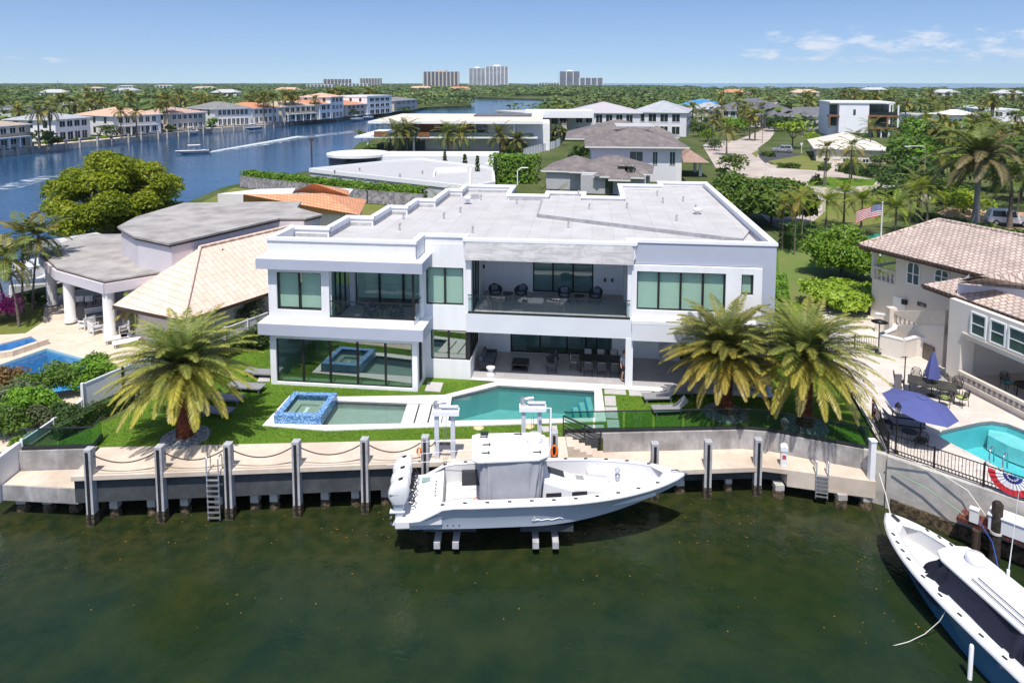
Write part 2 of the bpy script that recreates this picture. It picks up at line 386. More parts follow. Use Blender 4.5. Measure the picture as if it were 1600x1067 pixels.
# ------------------------------------------------------------------ water
CANAL = water('canal_water', (.008, .021, .009), (.021, .034, .010), .42, .27, 1.9, rough=.03, c3=(.050, .046, .012))
BLUE = water('channel_water', (.008, .042, .10), (.016, .075, .16), .02, .55, .55, rough=.12, stretch=(.6, 1, 1))
def shallows():      # the bottom rises towards the docks and shows brown-olive through the murk
    t, b = nodes_of(CANAL); tcn = t.nodes.new('ShaderNodeTexCoord'); sp = t.nodes.new('ShaderNodeSeparateXYZ'); t.links.new(tcn.outputs['Object'], sp.inputs[0])
    n = t.nodes.new('ShaderNodeTexNoise'); n.inputs['Scale'].default_value = .35; n.inputs['Detail'].default_value = 6; t.links.new(tcn.outputs['Object'], n.inputs['Vector'])
    def m(op, a, bb): 
        q = t.nodes.new('ShaderNodeMath'); q.operation = op
        for i, v in enumerate((a, bb)):
            if isinstance(v, (int, float)): q.inputs[i].default_value = v
            else: t.links.new(v, q.inputs[i])
        return q.outputs[0]
    yy = m('ADD', m('SUBTRACT', sp.outputs[1], m('MULTIPLY', sp.outputs[0], .05)), m('MULTIPLY', m('SUBTRACT', n.outputs['Fac'], .5), 9))
    r = t.nodes.new('ShaderNodeMapRange'); r.interpolation_type = 'SMOOTHSTEP'; r.inputs[1].default_value = 22.5; r.inputs[2].default_value = 30; r.inputs[4].default_value = .42; t.links.new(yy, r.inputs[0])
    n3 = t.nodes.new('ShaderNodeTexNoise'); n3.inputs['Scale'].default_value = 1.6; n3.inputs['Detail'].default_value = 9; t.links.new(tcn.outputs['Object'], n3.inputs['Vector'])
    rp = t.nodes.new('ShaderNodeValToRGB'); rp.color_ramp.elements[0].position = .38; rp.color_ramp.elements[0].color = (.013, .016, .005, 1); rp.color_ramp.elements[1].position = .68; rp.color_ramp.elements[1].color = (.060, .051, .014, 1); t.links.new(n3.outputs['Fac'], rp.inputs[0])
    mx = t.nodes.new('ShaderNodeMix'); mx.data_type = 'RGBA'; old = b.inputs['Base Color'].links[0].from_socket
    t.links.new(r.outputs[0], mx.inputs[0]); t.links.new(old, mx.inputs[6]); t.links.new(rp.outputs[0], mx.inputs[7]); t.links.new(mx.outputs[2], b.inputs['Base Color'])
shallows()
mb = MB(); mb.flat([(-45, -30), (120, -30), (120, 33.2), (-45, 33.2)], 0); structure(mb.build('canal', CANAL))
mb = MB(); mb.flat([(-16000, -200), (16000, -200), (16000, 15000), (-16000, 15000)], 0, [[(-45, -30), (120, -30), (120, 33.2), (-45, 33.2)]])
structure(mb.build('channel', BLUE))
# foam of boat wakes on the channel
FOAM = mat('wake_foam', (.55, .6, .62), rough=.6, var=.1)
def foam_mat():
    m = bpy.data.materials.new('wake_foam_patchy'); m.use_nodes = True; t, b = nodes_of(m)
    b.inputs['Base Color'].default_value = (.62, .68, .72, 1); b.inputs['Roughness'].default_value = .5
    tcn = t.nodes.new('ShaderNodeTexCoord'); n = t.nodes.new('ShaderNodeTexNoise'); n.inputs['Scale'].default_value = .55; n.inputs['Detail'].default_value = 8; n.inputs['Roughness'].default_value = .7
    mp = t.nodes.new('ShaderNodeMapping'); mp.inputs['Scale'].default_value = (.5, 1, 1); t.links.new(tcn.outputs['Object'], mp.inputs[0])
    t.links.new(mp.outputs[0], n.inputs['Vector']); mr = t.nodes.new('ShaderNodeMapRange'); mr.inputs[1].default_value = .47; mr.inputs[2].default_value = .62
    t.links.new(n.outputs['Fac'], mr.inputs[0]); mu = t.nodes.new('ShaderNodeMath'); mu.operation = 'MULTIPLY'; mu.inputs[1].default_value = .75
    t.links.new(mr.outputs[0], mu.inputs[0]); t.links.new(mu.outputs[0], b.inputs['Alpha']); return m
FOAMP = foam_mat()
def wake(pl, w0, w1, m, z=.02):
    mb = MB(); P = [Vector(at(u, v, z)) for u, v in pl]; n = len(P); Lf = []; Rt = []
    for i, p in enumerate(P):
        t = (P[min(i+1, n-1)]-P[max(i-1, 0)]).normalized(); s = Vector((-t.y, t.x, 0)); w = Lerp(w0, w1, i/(n-1))/2
        Lf.append(p+s*w); Rt.append(p-s*w)
    for i in range(n-1): mb.face([Lf[i], Lf[i+1], Rt[i+1], Rt[i]])
    structure(mb.build('wake', m))
wake([(326, 238), (360, 232), (395, 226), (430, 220), (470, 213)], 1.6, 3.4, FOAM)
wake([(-10, 297), (20, 291), (45, 284), (70, 277), (100, 274)], 6, 4, FOAMP, .02)
wake([(326, 239), (400, 228), (470, 215), (560, 205)], 3, 8, FOAMP, .025)

# ------------------------------------------------------------------ pools' outlines (kept clear in every ground sheet)
POOL_OUT = [(-12.55, 32.95), (-9.2, 32.45), (4.8, 33.38), (5.05, 37.1), (-.9, 38.0), (-3.75, 36.3), (-9.3, 36.1), (-12.25, 36.2)]
POOL_W = [(-3.25, 33.40), (4.25, 33.72), (4.6, 36.8), (-.78, 37.5), (-3.3, 36.05)]
SHELF_W = [(-9.6, 32.98), (-3.55, 33.22), (-3.6, 35.15), (-9.48, 35.6)]
SPA = [(-12.02, 33.12), (-9.62, 32.98), (-9.46, 35.62), (-11.86, 35.8)]
LPOOL = [xy(-60, 575, 2.4), xy(0, 566, 2.4), xy(73, 541, 2.4), xy(174, 569, 2.4), xy(150, 600, 2.4), xy(60, 612, 2.4), xy(-60, 612, 2.4)]
RP = [(1466, 680), (1472, 672), (1530, 659), (1550, 657), (1574, 661), (1640, 687), (1700, 760), (1640, 772), (1545, 722), (1490, 694)]
RPOOL = [xy(u, v, 2.45) for u, v in RP]

# ------------------------------------------------------------------ land
NEAR = [(-40, 30.4), (-22.9, 30.5), (-19.9, 30.9), (4.2, 32.0), (11.4, 32.4), (12.6, 32.2), (16.9, 30.6), (17.6, 30.15), (21.25, 26.75), (31.2, 17), (140, -90), (2500, -90), (2500, 1150), (1300, 1250),
        (520, 1500), (330, 1450), (200, 720), (110, 640), (60, 560), (30, 500), (6, 400), (-16, 330), (-32, 262), (-42, 225), (-44, 195), (-40, 165), (-37, 140), (-46, 120), (-48, 112), (-47, 95), (-50, 84), (-48, 72), (-41, 66), (-40, 52), (-38.5, 44)]
def hole(P, g=.02): 
    c = Vector((sum(p[0] for p in P)/len(P), sum(p[1] for p in P)/len(P)))
    return [(c.x+(p[0]-c.x)*(1-g), c.y+(p[1]-c.y)*(1-g)) for p in P]
mb = MB(); mb.slab(NEAR, -1.5, 2.18, [hole(POOL_OUT), hole(LPOOL, -.02), hole(RPOOL, -.02)]); structure(mb.build('ground', EARTH))
FAR = [(-6000, 60), (-170, 60), (-150, 120), (-136, 170), (-132.5, 193), (-124, 222), (-117.5, 264), (-105, 290), (-98.5, 327), (-80, 381), (-70, 430), (-62, 500), (-32, 540), (-36, 600), (-60, 700), (-55, 840), (41, 730), (120, 690), (198, 722),
       (328, 1452), (500, 1800), (520, 2600), (480, 4200), (-1500, 7000), (-9000, 7000)]
mb = MB(); mb.slab(FAR, -1.5, 1.6); structure(mb.build('ground', EARTH))

# lawn of the white house
LAWN_P = [(-22.2, 30.92), (-19.9, 30.92), (4.2, 32.02), (11.4, 32.42), (12.6, 32.22), (16.8, 30.72), (17.15, 31.2), (18.3, 36), (21.0, 44), (24.5, 56), (31, 70), (25, 73), (13.6, 66), (-9, 62), (-16.8, 46), (-17.4, 42), (-20.3, 34.2), (-21.0, 32.8)]
mb = MB(); mb.slab(LAWN_P, 2.1, 2.30, [POOL_OUT]); structure(mb.build('lawn', LAWN))
# short artificial-turf blades so that the near lawn has a grain
def blades(poly, holes, n, h, m, z=2.3):
    xs = [p[0] for p in poly]; ys = [p[1] for p in poly]; rng = np.random.default_rng(3)
    def inside(P, X, Y):
        r = np.zeros(len(X), bool); k = len(P)
        for i in range(k):
            x0, y0 = P[i]; x1, y1 = P[(i+1) % k]
            c = ((y0 > Y) != (y1 > Y)) & (X < (x1-x0)*(Y-y0)/((y1-y0) or 1e-9)+x0); r ^= c
        return r
    X = rng.uniform(min(xs), max(xs), n); Y = rng.uniform(min(ys), max(ys), n); k = inside(poly, X, Y)
    for hh in holes: k &= ~inside(hh, X, Y)
    X, Y = X[k], Y[k]; n = len(X); a = rng.uniform(0, 2*math.pi, n); w = .035; q = np.zeros((n, 3, 3)); hz = rng.uniform(.5, 1, n)*h
    q[:, 0] = np.stack([X-np.cos(a)*w, Y-np.sin(a)*w, np.full(n, z)], 1); q[:, 1] = np.stack([X+np.cos(a)*w, Y+np.sin(a)*w, np.full(n, z)], 1)
    q[:, 2] = np.stack([X+rng.normal(0, .04, n), Y+rng.normal(0, .04, n), z+hz], 1)
    return np_mesh('turf', q, m)
TURF = leaf('turf_blade', (.10, .19, .016), (.15, .25, .03), scale=.6, trans=.2, rough=.6)
YARD = [(-22, 31), (4.2, 32.1), (11.4, 32.5), (16.7, 30.9), (17.5, 36), (8, 38), (-13, 38), (-17, 45), (-20.2, 34.3)]
stuff(blades(YARD, [POOL_OUT], 90000, .05, TURF), 'short green turf across the white house back yard', 'grass')

mb = MB(); mb.prism([HL(11.28, 1.8), HL(19, 1.62), HL(28.2, 1.6), HL(28.2, 6.2), HL(11.28, 6.2)], 2.1, 2.345); structure(mb.build('terrace', PORC))
mb = MB(); mb.flat([HL(11.29, 1.76), HL(13.0, 1.70), HL(18.85, 1.5), HL(28.2, 1.45), HL(28.2, 2.05), HL(11.3, 2.12)], 2.360); structure(mb.build('terrace_edge', COPING))

# paving stones, each laid on its own
def paver(q, z, label, grp='stepping stones around the pool'):
    mb = MB(); mb.prism([xy(u, v, z) for u, v in q], z-.12, z)
    o = mb.build('stepping_stone', PAVERM, bevel=.01); tag(o, label, 'stepping stone', grp)
def zc(q): return [(780+x/3.81, 580+y/3.81) for x, y in q]
for q, l in (([(625, 105), (752, 110), (757, 138), (627, 132)], 'grey stepping stone nearest the pool in the row along the terrace'),
             ([(770, 112), (908, 120), (913, 147), (775, 142)], 'grey stepping stone in the middle of the row along the terrace'),
             ([(925, 122), (985, 125), (990, 152), (928, 148)], 'grey stepping stone at the lounger end of the terrace row'),
             ([(625, 145), (692, 145), (697, 204), (630, 202)], 'grey stepping stone beside the pool end, closest to the house of its column'),
             ([(630, 212), (702, 212), (708, 280), (636, 275)], 'grey stepping stone beside the pool end, middle of its column'),
             ([(640, 285), (712, 287), (718, 347), (646, 347)], 'grey stepping stone beside the pool end, closest to the glass railing'),
             ([(490, 320), (622, 316), (626, 345), (575, 352)], 'long grey stepping stone behind the stair handrail'),
             ([(310, 322), (345, 320), (347, 352), (318, 354)], 'small grey stepping stone at the top of the dock stairs'),
             ([(245, 325), (295, 325), (303, 356), (262, 360)], 'grey stepping stone behind the right boat lift posts')):
    paver(zc(q), 2.335, l)
paver([(590+x/7.62, 480+y/7.62) for x, y in ((600, 885), (785, 895), (745, 1005), (560, 990))], 2.335, 'square grey slab on the lawn at the right corner of the glass room')
paver([(400+x/7.62, 480+y/7.62) for x, y in ((70, 775), (165, 778), (165, 880), (10, 880))], 2.335, 'grey slab on the lawn at the left corner of the glass room')
paver([(380+x/3.81, 580+y/3.81) for x, y in ((1172, 150), (1226, 152), (1220, 178), (1166, 177))], 2.335, 'pale stone on the lawn against the pool corner')
for u, v, l in ((748, 668, 'round cream drain lid on the lawn left of the boat top'), (827, 666, 'round cream drain lid on the lawn between the right lift posts')):
    mb = MB(); mb.lathe([(.26, 0), (.26, .03), (.05, .04)], at(u, v, 2.3), 20); tag(mb.build('drain_cover', mat('cream_plastic', '#d8bd95', var=.1, scale=9)), l, 'drain cover', 'lawn drain lids')

# ------------------------------------------------------------------ swimming pools
PLASTER = mat('pool_plaster', (.22, .41, .41), rough=.7, var=.06, scale=2)
SHELFPL = mat('shelf_plaster', (.36, .42, .38), rough=.7, var=.06, scale=3)
POOLWATER = glass('pool_water_surface', (.60, .86, .83), refl=.03, rough=.02, grazing=.8, ior=1.33, bump=.25, bscale=2.2)
SHALLOW = glass('shallow_water_surface', (.72, .82, .78), refl=.03, rough=.02, grazing=.8, ior=1.33, bump=.2, bscale=2.5)
MOSA = tiles('blue_mosaic', '#3f6fb0', '#9cc4e6', '#7fa3c4', .06, .05, rough=.25, msize=.006, bump=.1)
def mosaic():
    m = MATS['blue_mosaic']; t, b = nodes_of(m)
    v = t.nodes.new('ShaderNodeTexVoronoi'); v.inputs['Scale'].default_value = 22; tcn = t.nodes.new('ShaderNodeTexCoord'); t.links.new(tcn.outputs['Object'], v.inputs['Vector'])
    r = t.nodes.new('ShaderNodeValToRGB'); r.color_ramp.interpolation = 'CONSTANT'
    r.color_ramp.elements[0].color = (.06, .16, .38, 1); r.color_ramp.elements[1].position = .35; r.color_ramp.elements[1].color = (.10, .24, .48, 1)
    e = r.color_ramp.elements.new(.65); e.color = (.20, .38, .62, 1); e = r.color_ramp.elements.new(.88); e.color = (.45, .62, .78, 1)
    s = t.nodes.new('ShaderNodeSeparateColor'); t.links.new(v.outputs['Color'], s.inputs[0]); t.links.new(s.outputs[0], r.inputs[0]); t.links.new(r.outputs[0], b.inputs['Base Color'])
mosaic()
def basin(P, ztop, depth, m, parent, tile=None):
    mb = MB(); n = len(P); mb.flat(P, ztop-depth)
    for i in range(n):
        a, b = P[i], P[(i+1) % n]; mb.k = 0
        mb.face([(a[0], a[1], ztop-depth), (b[0], b[1], ztop-depth), (b[0], b[1], ztop-.2), (a[0], a[1], ztop-.2)])
        mb.k = 1; mb.face([(a[0], a[1], ztop-.2), (b[0], b[1], ztop-.2), (b[0], b[1], ztop), (a[0], a[1], ztop)])
    return mb.build('basin', [m, tile or m], parent)
TILEBLUE = mat('dark_blue_waterline_tile', (.03, .07, .14), rough=.3, var=.3, scale=30)
pool = thing('swimming_pool', 'angular teal swimming pool with pale coping and blue mosaic spa on the lawn', 'swimming pool')
mb = MB(); mb.slab(POOL_OUT, 2.0, 2.352, [POOL_W, SHELF_W]); mb.build('coping', COPING, pool)
basin(POOL_W, 2.352, 1.45, PLASTER, pool, TILEBLUE); basin(SHELF_W, 2.352, .45, SHELFPL, pool, TILEBLUE)
mb = MB(); mb.flat(POOL_W, 2.26); mb.build('water_surface', POOLWATER, pool)
mb = MB(); mb.flat(SHELF_W, 2.262); mb.build('water_surface', SHALLOW, pool)
for i, (x0, dz) in enumerate(((3.35, .95), (3.7, .65), (4.05, .35))):
    mb = MB(); mb.box(x0, x0+.34, 33.78, 36.8-.02*i, .95, 2.352-dz); st = mb.build('pool_step', PLASTER, pool)
    mb = MB(); mb.box(x0, x0+.06, 33.78, 36.8, 2.352-dz+.002, 2.352-dz+.006); mb.build('step_edge_tile', mat('step_edge_blue', (.05, .25, .5), rough=.3, var=.3, scale=20), st)
for i in range(3):
    x0 = -5.62+i*.70; x1 = x0+.62; mb = MB()
    mb.prism([(x0, 33.06+.04*i), (x1, 33.09+.04*i), (x1+.0, 35.2-.03*i), (x0, 35.22-.03*i)], 2.15, 2.362); mb.build('stepping_pad', COPING, pool, bevel=.01)
spa = MB(); inner = hole(SPA, .27); spa.slab(SPA, 2.3, 2.78, [inner])
for i in range(4):
    a, b = inner[i], inner[(i+1) % 4]; spa.face([(a[0], a[1], 2.2), (b[0], b[1], 2.2), (b[0], b[1], 2.78), (a[0], a[1], 2.78)])
spo = spa.build('spa_wall', MOSA, pool)
mb = MB(); mb.flat(hole(SPA, .25), 2.36); mb.k = 0; sp2 = mb.build('spa_bench', SHELFPL, spo)
mb = MB(); q = hole(SPA, .58); mb.slab(hole(SPA, .27), 2.2, 2.48, [q]); mb.build('spa_bench', SHELFPL, spo)
mb = MB(); mb.flat(hole(SPA, .26), 2.71); mb.build('water_surface', SHALLOW, spo)
for x, y in ((-.95, 33.9), (.25, 33.9)):
    mb = MB(); mb.box(x, x+.14, y, y+.85, .9, .93); mb.build('floor_drain', WHITE, pool)
mb = MB(); mb.box(-10.9, -10.7, 34.2, 34.8, 2.366, 2.38); mb.build('floor_drain', WHITE, spo)

# ------------------------------------------------------------------ dock
def fy(x): return 28.98+.072*(x+13)          # front edge of the dock
d_mid = thing('concrete_dock', 'raised beige concrete dock with dark fascia along the lawn behind the lifted boat', 'dock', (0, 0, 0))
A = (-19.35, fy(-19.35)); B = (2.6, fy(2.6))
mb = MB(); mb.prism([A, B, (2.6, 31.93), (-19.5, 30.95)], 2.08, 2.305); mb.build('deck', DECK, d_mid, bevel=.015)
mb = MB(); mb.prism([(A[0], A[1]+.22), (B[0], B[1]+.22), (B[0], B[1]+.6), (A[0], A[1]+.6)], .95, 2.08); mb.build('fascia_beam', DKCONC, d_mid)
d_r = thing('concrete_dock', 'lower beige concrete dock right of the boat with grey retaining wall', 'dock')
mb = MB(); mb.prism([(2.62, fy(2.62)+.02), (11.9, fy(11.9)-.05), (13.1, 30.45), (13.1, 32.1), (11.4, 32.35), (2.62, 31.95)], 1.22, 1.452); mb.build('deck', DECK, d_r, bevel=.015)
mb = MB(); mb.prism([(12.9, 30.5), (16.55, 29.55), (16.75, 30.45), (12.9, 32.0)], .62, 1.448); mb.build('deck', DECK, d_r, bevel=.015)
mb = MB(); mb.prism([(3.0, 30.6), (12.8, 31.1), (12.8, 31.5), (3.0, 31.0)], .7, 1.22); mb.build('fascia_beam', DKCONC, d_r)
mb = MB(); mb.prism([(2.6, 31.93), (11.4, 32.33), (12.6, 32.13), (16.75, 30.45), (16.85, 30.7), (12.66, 32.4), (11.4, 32.6), (2.6, 32.2)], -.5, 2.40); mb.build('retaining_wall', GREYCONC, d_r)
d_l = thing('concrete_dock', 'low concrete dock section left of the first mooring post, behind a white end wall', 'dock')
mb = MB(); mb.prism([(-22.95, 29.25), (-19.38, fy(-19.38)+.45), (-19.6, 30.6), (-23.0, 30.4)], .75, 1.45); mb.build('deck', GREYCONC, d_l)
mb = MB(); mb.prism([(-22.9, 29.3), (-19.42, fy(-19.42)+.5), (-19.62, 30.55), (-22.95, 30.35)], 1.452, 1.47); mb.build('deck_topping', DECK, d_l)
mb = MB(); mb.prism([(-23.0, 30.4), (-19.55, 30.6), (-19.6, 30.9), (-23.0, 30.7)], -.5, 2.40); mb.build('retaining_wall', GREYCONC, d_l)
mb = MB(); mb.prism([(-23.2, 29.1), (-23.0, 29.1), (-23.0, 30.6), (-23.2, 30.6)], .7, 2.75); mb.build('end_wall', WHITE, d_l)
sw = MB(); sw.prism([(-40, 30.35), (-23, 30.42), (-19.8, 30.85), (4.2, 31.9), (4.2, 32.0), (-40, 30.5)], -1, 2.15); structure(sw.build('seawall', DKCONC))
# bottomless dark under the decks is real shade; stubby support piles carry them
def support(x, y, zt, par, w=.36):
    mb = MB(); mb.box(x-w/2, x+w/2, y-w/2, y+w/2, .38, zt); p = mb.build('support_pile', CONC, par)
    mb = MB(); mb.lathe([(w*.62, -.9), (w*.72, .1), (w*.6, .3), (w*.45, .42)], (x, y, 0), 9, sm=False); mb.build('barnacle_band', BARNACLE, p)
for u in (175, 232, 282, 335, 390, 420, 500, 548, 595): support(at(u, 800, .3)[0], fy(at(u, 800, .3)[0])+.75, .95, d_mid)
for u in (700, 780, 860): support(at(u, 800, .3)[0], fy(at(u, 800, .3)[0])+.75, .95, d_mid)
for u in (1065, 1145, 1068): support(at(u, 770, .3)[0], fy(at(u, 770, .3)[0])+.6, 1.22, d_r, .3)
for x, y in ((12.6, 30.75), (15.2, 30.0), (16.3, 29.9)): support(x, y, .65, d_r, .42)
for x in (-22.4, -21.2, -20.0): support(x, 29.75, .75, d_l, .42)
RUB = mat('black_rubber', (.015, .015, .017), rough=.7, var=.2)
def post(u, ztop, deckz, label):
    x = at(u, 740, deckz)[0]; y = fy(x)+.12
    t = thing('mooring_post', label, 'mooring post', (x, y, 0), HA*-.6, 'concrete mooring posts along the dock front')
    mb = MB(); mb.box(-.17, .17, -.17, .17, .3, ztop); mb.build('shaft', PILE, t, bevel=.015)
    mb = MB(); mb.box(-.06, .06, -.21, -.173, .1, ztop-.12); mb.build('fender_strip', RUB, t)
    mb = MB(); mb.box(-.185, .185, -.185, .185, -1, .55); mb.build('barnacle_band', BARNACLE, t)
    return (x, y)
PL = ['mooring post beside the low dock section, first from the left', 'mooring post in front of the left palm trunk, second from the left', 'mooring post just right of the left dock ladder', 'mooring post in front of the blue spa',
      'mooring post in front of the shallow pool shelf', 'mooring post with an orange hook beside the left boat lift posts']
PX = [post(u, 3.52, 2.3, l) for u, l in zip((142.5, 248.5, 352.5, 457.5, 564.5, 660.5), PL)]
post(869, 3.5, 2.3, 'mooring post with an orange hose at the dock stairs')
for u, l in zip((1025, 1110.5, 1192), ('mooring post behind the boat bow', 'mooring post in front of the right palms, between two others', 'mooring post beside the white dock pedestal')): post(u, 2.78, 1.45, l)
ROPE = mat('dark_rope', (.03, .028, .025), rough=.8, var=.2); TANROPE = mat('tan_rope', (.30, .22, .13), rough=.8, var=.2)
for i in range(5):
    a, b = PX[i], PX[i+1]
    for z, sag, m, l in ((3.2, .38, ROPE, 'dark rope strung high '), (2.55, .12, TANROPE, 'thin tan line low ')):
        mb = MB(); mb.tube([(Lerp(a[0]+.22, b[0]-.22, t), Lerp(a[1], b[1], t)-.05, z-sag*4*t*(1-t)) for t in [k/14 for k in range(15)]], .028 if z > 3 else .016, 6)
        tag(mb.build('rope', m), l+('between the low dock post and the left palm post', 'between the left palm post and the ladder post', 'between the ladder post and the spa post', 'between the spa post and the shelf post', 'between the shelf post and the lift post')[i], 'rope', 'ropes between the mooring posts')
def swag(a, b, z, sag, r, m): 
    mb = MB(); mb.tube([(Lerp(a[0], b[0], t), Lerp(a[1], b[1], t), z-sag*4*t*(1-t)) for t in [k/10 for k in range(11)]], r, 6); return mb
tag(swag(PX[5], (-3.5, fy(-3.5)+.2), 3.2, .2, .028, ROPE).build('rope', ROPE), 'short dark rope from the orange hook post to the lift post', 'rope', 'ropes between the mooring posts')
ORANGE = mat('orange_plastic', (.75, .16, .015), rough=.5, var=.1)
def coil(c, r, n, m, name, label, cat):
    mb = MB(); mb.tube([(c[0]+r*math.cos(k*.7)*(.8+.2*math.sin(k)), c[1]-.1+.03*math.sin(k*2), c[2]+r*1.7*math.sin(k*.7)) for k in range(n)], .03, 6); return tag(mb.build(name, m), label, cat)
coil((PX[5][0]-.25, PX[5][1]-.2, 2.95), .1, 20, ORANGE, 'rope_coil', 'orange float hook hanging on the post by the left lift', 'rope')
coil((at(866, 700, 2.9)[0], fy(1.9)-.12, 2.75), .16, 34, ORANGE, 'garden_hose', 'orange hose coiled on the post at the dock stairs', 'hose')
def ladder(u, zdeck, zt, zb, w, n, label, dy=-.16):
    x = at(u, 740, zdeck)[0]; y = fy(x)+dy
    t = thing('dock_ladder', label, 'ladder', (x, y, 0))
    for s in (-1, 1):
        mb = MB(); mb.tube([(s*w/2, 0, zb), (s*w/2, 0, zt-.1), (s*w/2, .06, zt), (s*w/2, .35, zt), (s*w/2, .42, zt-.12), (s*w/2, .42, zdeck+.02)], .03, 8); mb.build('rail', ALU, t)
    for i in range(n):
        mb = MB(); z = Lerp(zb+.1, zdeck-.1, i/(n-1)); mb.box(-w/2, w/2, -.06, .06, z, z+.04); mb.build('rung', ALU, t)
    return t
ladder(331, 2.3, 3.0, .1, .52, 9, 'aluminium dock ladder on the raised dock by the left palm')
t = ladder(1287, 1.45, 2.1, .3, .5, 6, 'aluminium dock ladder on the lower dock near the white end post'); t.location = (at(1287, 745, 1.45)[0], 30.05, 0); t.rotation_euler = (0, 0, -.25)
# dock pedestal, end post, steps, handrail
p = thing('power_pedestal', 'white dock power pedestal with a red label on the lower dock', 'pedestal', at(1224, 728, 1.45), -.2)
mb = MB(); mb.box(-.14, .14, -.12, .12, 0, .75); mb.box(-.17, .17, -.15, .15, .75, 1.0); mb.build('cabinet', WHITE, p, bevel=.03)
mb = MB(); mb.box(-.08, .08, -.135, -.121, .42, .6); mb.build('label_plate', mat('red_plate', (.6, .08, .07)), p)
mb = MB(); mb.lathe([(.17, 1.0), (.12, 1.1), (.0, 1.13)], n=12); mb.build('cap', WHITE, p)
mb = MB(); b = at(1361, 748, 1.45); mb.box(b[0]-.12, b[0]+.12, b[1]-.12, b[1]+.12, 1.45, 3.25); mb.box(b[0]-.15, b[0]+.15, b[1]-.15, b[1]+.15, 3.25, 3.33)
tag(mb.build('end_post', WHITE, bevel=.01), 'tall square white post at the right end of the dock', 'post')
st = thing('dock_stairs', 'pale concrete stairs from the lawn down to the lower dock', 'stairs', (0, 0, 0))
for i in range(6):
    mb = MB(); x = 2.62+i*.30; mb.prism([(x, 31.0+.02*i), (x+.32, 31.02+.02*i), (x+.32, 31.92), (x, 31.9)], 1.452, 2.3-.142*i); mb.build('step', DECK, st)
RAILM = mat('dark_metal_rail', (.028, .028, .03), rough=.4, var=.1)
hr = thing('handrail', 'dark metal handrail with sloping bars beside the dock stairs', 'handrail', (0, 0, 0))
y0 = 31.95
mb = MB()
for x, zb, zt in ((2.5, 2.3, 3.35), (3.55, 1.85, 2.9), (4.35, 1.45, 2.5)): mb.bar((x, y0, zb), (x, y0, zt), .06)
mb.build('post', RAILM, hr)
mb = MB(); mb.bar((2.5, y0, 3.35), (4.35, y0, 2.5), .06)
mb.build('top_rail', RAILM, hr); mb = MB()
for k in range(1, 6): mb.bar((2.5, y0, 3.35-k*.17), (4.35, y0, 2.5-k*.17), .03)
mb.build('bars', RAILM, hr)
GLASSR = glass('railing_glass', (.60, .78, .72), refl=.05, grazing=.9)
def glass_rail(pts, zb, h, label, gap=1.5):
    t = thing('glass_railing', label, 'railing', (*pts[0], zb)); o = dict(ox=pts[0][0], oy=pts[0][1], oz=zb)
    ch = MB(**o); top = MB(**o)
    for a, b in zip(pts[:-1], pts[1:]):
        a = Vector(a); b = Vector(b); n = max(1, round((b-a).length/gap)); ch.wall(a, b, zb, zb+.14, .12); top.wall(a, b, zb+h, zb+h+.045, .05)
        for i in range(n):
            p = a.lerp(b, i/n+.006); q = a.lerp(b, (i+1)/n-.006); mb = MB(**o); mb.wall(p, q, zb+.1, zb+h, .016); mb.build('glass_panel', GLASSR, t)
    ch.build('base_channel', RAILM, t); top.build('top_rail', RAILM, t); return t
glass_rail([(2.55, 32.12), (11.4, 32.5), (12.62, 32.3), (16.72, 30.6)], 2.40, 1.02, 'long tinted glass railing on the retaining wall in front of the right palms')
glass_rail([(16.85, 30.65), (17.3, 32.6)], 2.40, 1.05, 'short frosted glass return at the right end of the lawn')
glass_rail([(-22.9, 30.55), (-19.7, 30.75), (-19.9, 31.75)], 2.40, .98, 'short glass railing corner above the low dock at the left end of the lawn')
# ------------------------------------------------------------------ the white house (its own frame: x along the front, y to the back, z above the yard)
MH = thing('modern_house', 'large white flat-roofed two-storey modern house with glass front behind the pool', 'house', (HO[0], HO[1], 2.3), -HA)
def HB(): return MB(0, 0, 2.3)
TINT = glass('window_glass', (.76, .90, .83), refl=.10, grazing=.95)
TINTM = glass('mirror_window_glass', (.42, .60, .55), refl=.34, grazing=.98, gcol=(.82, .95, .88))
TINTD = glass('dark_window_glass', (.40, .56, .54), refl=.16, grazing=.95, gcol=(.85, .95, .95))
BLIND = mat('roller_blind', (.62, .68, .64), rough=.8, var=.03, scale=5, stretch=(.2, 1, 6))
ROOM = mat('room_wall', (.34, .37, .36), rough=.8, var=.1, scale=.6); ROOMD = mat('painted_room_dimness', (.10, .12, .12), rough=.8, var=.3, scale=.5)
ROOMF = mat('room_floor', (.58, .58, .55), rough=.5, var=.05)
MARBLE = tiles('marble_cladding', '#e2dedc', '#d6d2d0', '#b5b1af', 1.25, .6, rough=.4, msize=.006, bump=.05, rot=(R(90), 0, 0), var_noise=.1)
